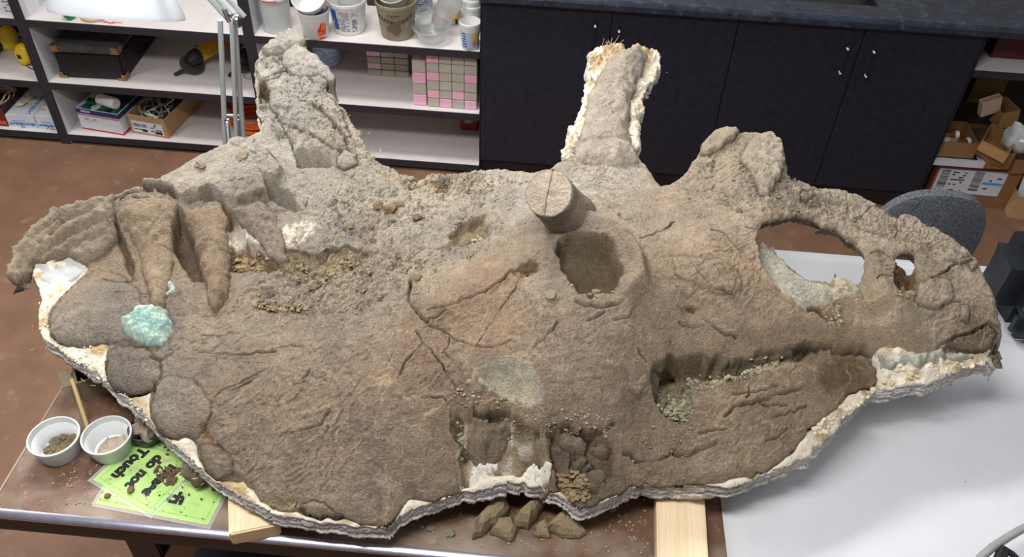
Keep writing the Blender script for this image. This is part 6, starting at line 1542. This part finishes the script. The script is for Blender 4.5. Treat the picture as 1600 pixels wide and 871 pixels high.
r, L = open_box('cable_carton', 'brown cardboard box of cables with a white label on the bottom shelf', on_shelf(207, 207, ZB), on_shelf(264, 217, ZB), .36, hgt((207, 207), (199, 178), ZB), M_card)
Hh = hgt((207, 207), (199, 178), ZB)
MB().box(L * .06, L * .9, -.001, 0, Hh * .10, Hh * .70).build('label', M_w, r); mb = MB(); bars(mb, L * .10, L * .86, Hh * .22, Hh * .66, 5, y=-.0016, rs=random.Random(5), fill=.55); mb.box(L * .66, L * .86, -.0017, 0, Hh * .14, Hh * .24); mb.box(L * .32, L * .46, -.0017, 0, Hh * .16, Hh * .30); mb.build('label_print', M_blk, r)
MB().box(L * .84, L * .97, -.0018, 0, .002, Hh * .10).build('orange_sticker', mat('print_orange2', (236, 104, 52), .6), r)
q0 = r.location; rz0 = r.rotation_euler.z
for k in range(9):
    rs = random.Random(40 + k); mb = MB(); a0 = rs.random() * 6
    cx_, cy_ = rs.uniform(.05, L - .05), rs.uniform(.05, .30); pl_ = []
    for i in range(14):
        t = i * .5; lx = cx_ + .04 * math.cos(a0 + t) * (1 + .4 * math.sin(t * 1.7)); ly = cy_ + .075 * math.sin(a0 + t * .9)
        lx = min(max(lx, .012), L - .012); ly = min(max(ly, .012), .345)
        pl_.append((q0.x + lx * math.cos(rz0) - ly * math.sin(rz0), q0.y + lx * math.sin(rz0) + ly * math.cos(rz0), ZB + Hh - .012 + .02 * math.sin(t * 1.1 + k)))
    mb.tube(pl_, .0038, 6); o = mb.build('cable', mat('grey_cable', (150, 146, 136), .5, var=.1) if k % 3 else mat('white_cable', (212, 212, 210), .5), None, True)
    tag(o, ('loose grey cable' if k % 3 else 'loose white cable') + ' coiled in the brown cardboard box', 'cable', 'cables in the cardboard box')
MB().box(.01, L - .01, .01, .35, .004, Hh * .62).build('packing', mat('dark_packing', (60, 56, 52), .8, var=.3), r)
def coil(p, m, label, R=.11, n=9, seed=0, sq=.8):
    mb = MB(); rs = random.Random(seed); pl_ = []
    for i in range(n * 22):
        t = i / 22 * 2 * math.pi; k = i / (n * 22); rr_ = R * (.78 + .22 * math.sin(k * 23 + seed) ** 2); pl_.append((p.x + rr_ * math.cos(t), p.y + R + rr_ * sq * math.sin(t), p.z + .008 + .075 * k + .008 * math.sin(t * 2 + seed)))
    mb.tube(pl_, .0055, 7); return tag(mb.build('extension_cord', m, None, True), label, 'cord')
coil(on_shelf(388, 218, ZB), mat('orange_cord', (232, 98, 26), .45, var=.05), 'bright orange extension cord coiled on the bottom shelf beside the fossil', .11, 10, 1)
coil(on_shelf(362, 200, ZB) + Vector((-.02, .12, 0)), mat('dark_red_cord', (150, 44, 36), .5, var=.1), 'dark red cord coil farther back on the bottom shelf behind the lamp arm', .10, 9, 2)

# bay 2: tubs and cups on the upper shelf ----------------------------
def tub(px, py, wpx, hpx, label, m, group=None, rim=True, taper=.84, lid=None, z=ZTOP, tilt=None, n=40, dy=0.0, extra=None, cat='tub', name='plastic_tub', zoff=0.0):
    """px, py: pixel of the front of the foot;  wpx: width at the rim;  hpx: apparent height"""
    p = on_shelf(px, py, z); sc_ = (p - Vector((0, 0, CAMH))).length / FPX
    R = wpx / 2 * sc_; Hh = hpx * sc_ / .93; r0 = R * taper
    root = thing(name, label, cat, (p.x, p.y + r0 + dy, z + .0006 + zoff), 0, group)
    t = .0016
    prof = [(0, 0), (r0 - .003, 0), (r0, .003), (R * .965, Hh * .90)]
    if rim: prof += [(R, Hh * .905), (R, Hh - .002), (R - .002, Hh)]
    else: prof += [(R * .975, Hh)]
    prof += [(R * .955, Hh - .001), (R * .95, Hh * .9), (r0 - t, .004), (0, .003)]
    MB().lathe(prof, n).build('tub_wall', m, root, True)
    if lid is not None: MB().lathe([(0, Hh - .012), (R * .9, Hh - .012), (R * .94, Hh + .003), (R * 1.015, Hh + .003), (R * 1.02, Hh - .008), (R * 1.0, Hh - .008)], n).build('lid', lid, root, True)
    return root, R, Hh, r0
def wrap(root, R, Hh, r0, a0, a1, z0, z1, m, name='print', n=14, off=.0006):
    """a printed patch following the wall; angles in degrees, -90 faces the viewer"""
    mb = MB(); vs = []
    for z in (z0 * Hh, z1 * Hh):
        rr_ = r0 + (R * .965 - r0) * (z / (Hh * .9)) + off
        for k in range(n + 1):
            a = math.radians(a0 + (a1 - a0) * k / n); vs.append((rr_ * math.cos(a), rr_ * math.sin(a), z))
    mb.add(vs, [(k, k + 1, n + 2 + k, n + 1 + k) for k in range(n)]); return mb.build(name, m, root, True)
def wrap_blob(root, R, Hh, r0, ac, zc, da, dz, m, seed, name='fruit_print', off=.0008):
    rs = np.random.default_rng(seed); n = 26; ph = rs.random(3) * 6; vs = []
    for s_ in (0.0, .5, 1.0):
        for k in range(n):
            t = 2 * math.pi * k / n; q = s_ * (1 + .16 * math.sin(3 * t + ph[0]) + .10 * math.sin(5 * t + ph[1])); z = (zc + dz * q * math.sin(t)) * Hh
            rr_ = r0 + (R * .965 - r0) * (z / (Hh * .9)) + off; a = math.radians(ac + da * q * math.cos(t)); vs.append((rr_ * math.cos(a), rr_ * math.sin(a), z))
    mb = MB(); mb.add(vs, [(i * n + k, i * n + (k + 1) % n, (i + 1) * n + (k + 1) % n, (i + 1) * n + k) for i in range(2) for k in range(n)]); return mb.build(name, m, root, True)
def wrap_text(root, R, Hh, r0, body, size, ang, z, m, bold=.0005, squash=1.0, arch=0.0):
    """lettering bent round the wall"""
    cu = text(body, size, m, None, Matrix.Identity(4), bold=bold, align='CENTER', ext=.0)
    for v in cu.data.vertices:
        zz = z * Hh + v.co.y - arch * (v.co.x / R) ** 2; rr_ = r0 + (R * .965 - r0) * (zz / (Hh * .9)) + .0011; a = math.radians(ang) + v.co.x * squash / rr_
        v.co = Vector((rr_ * math.cos(a), rr_ * math.sin(a), zz))
    cu.parent = root; return cu
def flecks(root, R, Hh, r0, a0, a1, z0, z1, m, n, seed, name='small_print'):
    rs = random.Random(seed)
    mb = MB()
    for k in range(n):
        z = (z0 + (z1 - z0) * (k + .5) / n); a = a0
        while a < a1:
            da = (a1 - a0) * (.06 + .2 * rs.random()); b_ = min(a + da, a1); th = (z1 - z0) / n * .5
            vs = []
            for zz in ((z - th / 2) * Hh, (z + th / 2) * Hh):
                rr_ = r0 + (R * .965 - r0) * (zz / (Hh * .9)) + .0009
                for t in (a, (a + b_) / 2, b_): vs.append((rr_ * math.cos(math.radians(t)), rr_ * math.sin(math.radians(t)), zz))
            if rs.random() < .75: mb.add(vs, [(0, 1, 4, 3), (1, 2, 5, 4)])
            a = b_ + (a1 - a0) * .04
    return mb.build(name, m, root)
M_milk = mat('frosted_tub', (206, 212, 212), .35, var=.03, trans=.2); M_tubw = mat('white_tub', (226, 227, 226), .4, var=.03)
M_pb = mat('tub_blue', (42, 92, 172), .5); M_pr = mat('tub_red', (222, 62, 40), .5); M_po = mat('tub_orange', (240, 130, 44), .5); M_py = mat('tub_yellow', (240, 190, 40), .5)
M_lid = mat('white_lid', (224, 224, 232), .4)
t, R, Hh, r0 = tub(428, 54, 46, 49, 'tall frosted pail with a lid at the left end of the tub shelf', M_milk, taper=.88, lid=M_lid)
wrap(t, R * 1.0, Hh, r0, -150, -60, .955, .985, M_pr, 'lid_stripe', off=.0045)
t, R, Hh, r0 = tub(490, 63, 46, 38, 'squat white tub with a red strawberry print, below a tilted tub', M_tubw, taper=.78)
wrap_blob(t, R, Hh, r0, -46, .36, 20, .24, M_pr, 1, 'strawberry_print'); wrap_blob(t, R, Hh, r0, -40, .52, 13, .14, M_po, 2, 'strawberry_print', .0012); wrap_blob(t, R, Hh, r0, -58, .24, 9, .10, M_po, 3, 'strawberry_print', .0012); wrap(t, R, Hh, r0, -62, -30, .02, .08, M_pr, 'red_print')
zt = Hh
t2, R2, H2_, r02 = tub(489, 63, 51, 30, 'white tub tilted towards the viewer on top of the strawberry tub', M_tubw, taper=.8, dy=.012, zoff=zt + .006); t2.rotation_euler = (math.radians(40), 0, 0)
wrap(t2, R2, H2_, r02, -70, -30, .3, .6, M_pb, 'blue_print')
t, R, Hh, r0 = tub(541, 57, 57, 46, 'large white tub with blue logo and nutrition table', M_tubw, taper=.80)
wrap(t, R, Hh, r0, -138, -116, .55, .82, M_pb, 'blue_print'); wrap(t, R, Hh, r0, -132, -112, .18, .42, M_pb, 'blue_print'); wrap_blob(t, R, Hh, r0, -120, .49, 8, .07, M_pb, 11, 'blue_print'); wrap_blob(t, R, Hh, r0, -132, .50, 4, .05, M_pb, 12, 'blue_print')
flecks(t, R, Hh, r0, -106, -74, .14, .80, M_grey, 12, 3); flecks(t, R, Hh, r0, -64, -46, .12, .55, M_navy, 7, 4); flecks(t, R, Hh, r0, -66, -44, .62, .80, M_grey, 4, 5)
t2, R2, H2_, r02 = tub(544, 47, 37, 26, 'smaller white tub sitting inside the large blue logo tub', M_tubw, dy=.015, zoff=Hh * .55)
t, R, Hh, r0 = tub(617, 65, 62, 52, 'dirty grey-brown tub with arched dark brown lettering on its front', mat('dirty_tub', (142, 132, 112), .6, var=.14, vscale=30), taper=.78)
wrap_text(t, R, Hh, r0, 'COUNTRY CROCK', R * .27, -88, .50, mat('print_brown', (58, 46, 38), .6), .0006, .86, -.02); flecks(t, R, Hh, r0, -108, -70, .68, .78, mat('print_brown', (58, 46, 38), .6), 2, 6); wrap_blob(t, R, Hh, r0, -88, .34, 24, .15, mat('print_brown_faded', (104, 90, 74), .6), 14, 'faded_print')
t2, R2, H2_, r02 = tub(614, 50, 48, 32, 'white tub tilted inside the dirty grey-brown tub', M_tubw, dy=.02, zoff=Hh * .62); t2.rotation_euler = (math.radians(32), 0, 0)
t, R, Hh, r0 = tub(655, 34, 34, 44, 'grey-blue printed tub behind the clear bowls', mat('grey_blue_tub', (150, 160, 172), .5, var=.05), dy=.06); flecks(t, R, Hh, r0, -120, -50, .1, .8, M_navy, 9, 7)
t, R, Hh, r0 = tub(672, 72, 60, 22, 'clear plastic bowl lying tilted at the front of the upper shelf', M_clrpot, taper=.66, rim=True)
t2, R2, H2_, r02 = tub(684, 58, 40, 50, 'tall clear plastic tumbler leaning in the clear bowl', M_clrpot, taper=.7, dy=.02, zoff=.035); t2.rotation_euler = (math.radians(10), math.radians(26), 0)
t3, R3, H3_, r03 = tub(664, 52, 28, 16, 'small clear cup lying in the clear bowl', M_clrpot, dy=.005, zoff=.045); t3.rotation_euler = (math.radians(46), 0, 0)
def cup_stack(px, py, w_, n, label, seed, cols, z=ZTOP, dy=0):
    zz = 0
    for k in range(n):
        t, R, Hh, r0 = tub(px, py, w_, 40, label[0] % ('bottom' if k == 0 else ('top' if k == n - 1 else ('second' if k == 1 else 'third'))), M_pl, taper=.76, zoff=zz, dy=dy, cat='cup', name='yogurt_cup', n=28, group=label[1])
        if k == 0:
            for j, (a0, a1, z0, z1, m) in enumerate(cols): wrap(t, R, Hh, r0, a0, a1, z0, z1, m, 'fruit_print', 8, .0007 + .0002 * j)
        zz += Hh * .24
cup_stack(705, 47, 28, 4, ('%s cup of the far yogurt cup stack by the clear tumbler', 'far stack of yogurt cups'), 1, ((-150, -30, .42, .60, M_pr), (-90, -40, .12, .44, M_py), (-70, -50, .0, .2, M_blk), (-150, -96, .2, .40, M_po)), dy=.05)
cup_stack(734, 62, 31, 4, ('%s cup of the stack behind the yellow and blue cup', 'near stack of yogurt cups'), 2, ((-150, -30, .5, .62, M_pr),), dy=.05)
t, R, Hh, r0 = tub(733, 80, 33, 40, 'single white yogurt cup with blue and yellow print at the shelf corner', M_tubw, taper=.76, cat='cup', name='yogurt_cup')
wrap(t, R, Hh, r0, -150, -30, .10, .70, mat('pale_blue_print', (170, 186, 222), .5), 'blue_print', off=.0005); wrap_blob(t, R, Hh, r0, -52, .52, 18, .17, M_py, 4, 'yellow_print', .001); wrap_blob(t, R, Hh, r0, -58, .28, 10, .10, M_po, 5, 'orange_print', .0012); flecks(t, R, Hh, r0, -134, -104, .10, .70, M_navy, 6, 21, 'blue_letters')
p = on_shelf(462, 18, ZTOP); r = thing('dark_box', 'dark navy box behind the tubs on the upper shelf', 'box', (p.x - .05, p.y + .04, ZTOP)); MB().cbox(0, .09, 0, .10, .0005, .20, .003).build('body', mat('navy_box', (26, 28, 52), .6, var=.1), r)
p = on_shelf(578, 22, ZTOP); r = thing('dark_box', 'dark olive box between the blue logo tub and the brown tub', 'box', (p.x - .03, p.y + .08, ZTOP)); MB().cbox(0, .12, 0, .10, .0005, .20, .003).build('body', mat('dark_olive_box', (44, 46, 36), .6, var=.1), r)

# bay 2: middle shelf
t, R, Hh, r0 = tub(507, 107, 43, 44, 'blue and white printed tub under the upper shelf beside the fossil', mat('blue_white_tub', (84, 132, 196), .5, rgb2=(226, 234, 244), vscale=34, stretch=(1, 1, 2.2)), taper=.9, z=ZM, dy=.0)
M_ob = mat('organizer_clear', (214, 208, 196), .3, var=.06, trans=.25); M_op = mat('organizer_pink', (240, 186, 208), .4, var=.04); M_opd = mat('organizer_rose', (214, 120, 150), .4); M_od = mat('organizer_dusty', (172, 164, 148), .5, var=.12, vscale=20)
def organizer(x0, y0, z0, w_, d_, h_, n, pinks, label, group, m):
    """a shallow tray of compartments: shell with dividers and small front bins"""
    r = thing('organizer_tray', label, 'tray', (x0, y0, z0), 0, group)
    MB().box(0, w_, .012, d_, .0004, h_ * .94).build('shell', m, r)
    cw = w_ / n
    for k in range(n):
        f = MB(); f.cbox(k * cw + .0012, (k + 1) * cw - .0012, 0, .0115, .0012, h_ - .0008, .002)
        o = f.build('compartment', M_op if k in pinks else (M_ob if m is M_ob else M_od), r)
    MB().box(0, w_, .011, d_, h_ * .945, h_ - .0004).build('lid', m, r)
    return r
def stack(pl, pr, ptop, nl, ncell, pinks, names, group, m, dy=0, D=.22):
    a, b = on_shelf(*pl, ZM), on_shelf(*pr, ZM); w_ = b.x - a.x; y = (a.y + b.y) / 2 + dy; Ht = float(at_y(ptop[0], ptop[1], y)[2]) - ZM; h_ = Ht / nl
    for k in range(nl):
        organizer(a.x, y + .002 * (k % 2), ZM + .0006 + k * h_, w_, D, h_ - .0006, ncell, pinks[k], names % ('lowest', 'second', 'third', 'fourth', 'fifth', 'topmost')[k if k < nl - 1 else 5], group, m)
stack((668, 167), (745, 172), (668, 85), 6, 4, [{1, 3}, {0, 2}, set(), {0, 3}, set(), {0}], '%s clear and pink organizer tray in the wide stack by the dark end panel', 'wide stack of organizer trays', M_ob)
stack((646, 164), (667, 166), (646, 96), 4, 1, [{0}, set(), {0}, set()], '%s tray in the narrow stack left of the wide one', 'narrow stack of organizer trays', M_ob, D=.25)
stack((574, 120), (639, 123), (570, 78), 4, 3, [set(), {0}, set(), {0}], '%s dusty organizer tray in the stack at the back of the middle shelf', 'back stack of organizer trays', M_od, dy=.01, D=.20)
p = on_shelf(643, 116, ZM); r = thing('pale_box', 'pale grey-blue box between the two organizer stacks', 'box', (p.x - .02, p.y + .05, ZM)); MB().cbox(0, .05, 0, .15, .0005, .14, .003).build('body', mat('pale_blue_box', (176, 180, 194), .5), r)
p = on_shelf(610, 88, ZM); r = thing('red_box', 'small dark red box with a grey label behind the organizer trays', 'box', (p.x - .07, min(p.y + .02, YF + DEPTH - .07), ZM)); MB().cbox(0, .13, 0, .06, .0005, .13, .003).build('body', mat('dark_red_box', (110, 26, 28), .5), r); MB().box(.03, .075, -.001, .0, .05, .10).build('label', M_grey, r)
# bay 2: bottom shelf
p = on_shelf(735, 212, ZB); r = thing('red_first_aid_box', 'small red box with a grey window at the right end of the bottom shelf', 'box', (p.x - .055, p.y - .01 + .05, ZB)); MB().cbox(0, .085, 0, .08, .0005, .115, .006).build('body', mat('red_box_paint', (150, 28, 32), .4, var=.1), r); MB().box(.022, .055, -.001, .0005, .045, .10).build('window', mat('grey_window', (160, 158, 158), .4), r)
q = at_y(690, 180, YF + .10); o = MB().lathe([(0, -.006), (.05, -.006), (.055, 0), (0, .0)], 30).build('dark_red_disc', mat('dark_red_paint', (84, 22, 26), .4), None, True); o.location = (float(q[0]), YF + .12, ZM - .033); tag(o, 'dark red round cap fixed under the middle shelf', 'cap')

# right unit --------------------------------------------------------
zr = ZR2 + .0
r, L = root_box('shipping_carton', 'large brown shipping carton with white label and dark red tape, lower right shelf', 'box', (1437, 318), (1568, 330), ZR2); Hh = hgt((1437, 318), (1462, 250), ZR2)
MB().box(0, L, 0, .34, .0005, Hh).build('body', mat('dark_cardboard', (136, 100, 64), .8, var=.08, vscale=20), r)
MB().box(0, L * .95, -.0012, .0, Hh * .88, Hh).build('tape', mat('dark_red_tape', (104, 24, 30), .4), r); MB().box(0, L * .035, -.0013, 0, .001, Hh * .9).build('tape', _mats['dark_red_tape'], r); MB().box(0, L * .95, .001, .30, Hh, Hh + .0012).build('tape', mat('dark_brown_flap', (96, 66, 44), .8), r)
MB().box(L * .06, L * .84, -.0016, 0, Hh * .32, Hh * .84).build('label', M_w, r)
rs = random.Random(8)
for x0, x1, z0, z1 in ((.09, .19, .42, .80), (.47, .58, .40, .82)):
    z = z0; mb = MB()
    while z < z1:
        t_ = rs.uniform(.006, .02); mb.box(L * x0, L * x1, -.0022, 0, Hh * z, Hh * (z + t_)); z += t_ + rs.uniform(.006, .018)
    mb.build('barcode', M_blk, r)
mb = MB()
bars(mb, L * .22, L * .38, Hh * .48, Hh * .80, 6, y=-.0021, rs=rs, fill=.4); bars(mb, L * .08, L * .16, Hh * .34, Hh * .39, 2, y=-.0021, rs=rs); bars(mb, L * .24, L * .42, Hh * .33, Hh * .40, 2, y=-.0021, rs=rs, fill=.9); bars(mb, L * .60, L * .82, Hh * .44, Hh * .80, 6, y=-.0021, rs=rs, fill=.3)
o = mb.build('small_print', M_blk, r); o['kind'] = 'stuff'; MB().box(L * .60, L * .83, -.0024, 0, Hh * .56, Hh * .61).build('blue_stripe', mat('print_cyan', (70, 160, 214), .6), r)
r, L = root_box('open_carton', 'open brown carton with a white sheet standing in it at the far lower right', 'box', (1572, 343), (1660, 356), ZR2); MB().box(0, L, 0, .004, .0005, .13).build('front_wall', M_card, r); MB().box(0, .004, .004, .3, .0005, .13).build('side_wall', M_card, r); MB().box(.005, L, .004, .3, .0005, .004).build('bottom', M_card, r); o = MB().box(.02, L - .01, .04, .043, .02, .26).build('white_sheet', M_w, r); o.rotation_euler = (-.25, 0, 0); MB().box(.05, .12, .0385, .04, .06, .09).build('print', M_navy, o)
# white tray and the open cartons above
zt = ZR2 + hgt((1437, 318), (1462, 250), ZR2) + .002
def yat(px, py, y): return V(at_y(px, py, y))
a = yat(1458, 246, YF + .02); b = yat(1540, 252, YF + .02)
r = thing('white_board', 'white board lying on top of the shipping carton', 'board', (a.x, YF + .015, zt), .0); MB().box(0, b.x - a.x, 0, .26, .0, .028).build('board', M_w, r); MB().box(.0, b.x - a.x - .03, .02, .25, .0285, .034).build('black_strip', M_bk, r)
def crate2(px0, px1, y, z, h, d, label, m, rz=0.0, tilt=(0, 0), flap=None, kind='small_carton'):
    a, b = yat(px0[0], px0[1], y), yat(px1[0], px1[1], y); L = (b - a).length
    r, L = open_box(kind, label, (a.x, y, z), (a.x + L, y, z), d, h, m, wall=.004); r.rotation_euler = (tilt[0], tilt[1], rz)
    if flap: f = MB().box(0, L, -.05, 0, 0, .003).build('flap', m, r); f.location = (0, 0, h); f.rotation_euler = (flap, 0, 0)
    return r
M_c2 = mat('kraft_board', (146, 108, 66), .8, var=.07)
crate2((1477, 212), (1534, 218), YF + .03, zt + .037, .075, .18, 'open brown carton holding amber bottles above the white board', M_c2)
zc = zt + .037 + .02
for k, (px, py, m, lab) in enumerate(((1497, 178, 'amber', 'amber pill bottle with a white cap at the back of the open carton'), (1519, 186, 'amber', 'amber pill bottle lying at the right in the open carton'), (1490, 186, 'white', 'small white plastic bottle at the left in the open carton'), (1506, 188, 'clear', 'small clear bottle in the middle of the open carton'))):
    mm = {'amber': mat('amber_plastic', (150, 78, 34), .25, trans=.3), 'white': M_pl, 'clear': mat('clear_vial', (196, 190, 204), .2, trans=.5)}[m]
    q = yat(px, py, YF + .07 + .03 * (k == 0)); r = thing('pill_bottle', lab, 'bottle', (q.x, q.y, zt + .085 + .02 * (k == 0)), .4 * k); M = Matrix.Rotation(math.radians(80), 4, 'Y')
    MB().lathe([(0, -.035), (.018, -.035), (.019, -.033), (.019, .02), (.014, .026)], 20, (0, 0, 0), M).build('bottle_body', mm, r, True); MB().lathe([(.0165, .024), (.0165, .04), (.0, .04)], 20, (0, 0, 0), M).build('cap', M_pl, r, True)
zz_ = ZR2 + .001
crate2((1541, 254), (1582, 254), YF + .015, zt - .0, .085, .12, 'small brown carton beside the white board, lower right', M_c2, rz=.05)
crate2((1531, 212), (1568, 226), YF + .05, zt + .055, .085, .12, 'brown carton tilted sideways right of the bottle carton', M_c2, rz=-.5, tilt=(.25, .2), flap=.3)
crate2((1534, 180), (1567, 170), YF + .12, zt + .19, .08, .03, 'pale pinkish carton panel standing tilted among the cartons', mat('pinkish_board', (190, 160, 146), .8), rz=.2, tilt=(.1, -.35))
crate2((1568, 185), (1600, 176), YF + .10, zt + .15, .08, .12, 'brown carton high at the right edge among the piled cartons', M_c2, rz=.2, tilt=(.0, -.2))
crate2((1510, 160), (1560, 160), YF + .30, zt + .16, .12, .1, 'dim olive-brown carton at the very back under the right shelf', mat('olive_board', (110, 96, 54), .8))
crate2((1583, 262), (1640, 268), YF + .02, zt - .02, .07, .14, 'brown carton at the right edge level with the white board', M_c2, rz=.15)
o = MB().bm(lump((0, 0, 0), .065, 17, (1.1, .6, 1.2), 3, .5)).build('plastic_bag', mat('white_bag', (206, 210, 214), .4, var=.05), None, True); q = yat(1592, 218, YF + .06); o.location = q; tag(o, 'crumpled white plastic bag at the right edge among the cartons', 'bag')
q = yat(1545, 68, YF + .2); r = thing('dark_red_carton', 'dark reddish box hidden in shade under the worktop at the right', 'box', (q.x, YF + .12, ZR1)); MB().box(0, .4, 0, .2, .0005, .14).build('body', mat('maroon_box', (84, 22, 26), .6), r); r.location.x = XR0 + .12
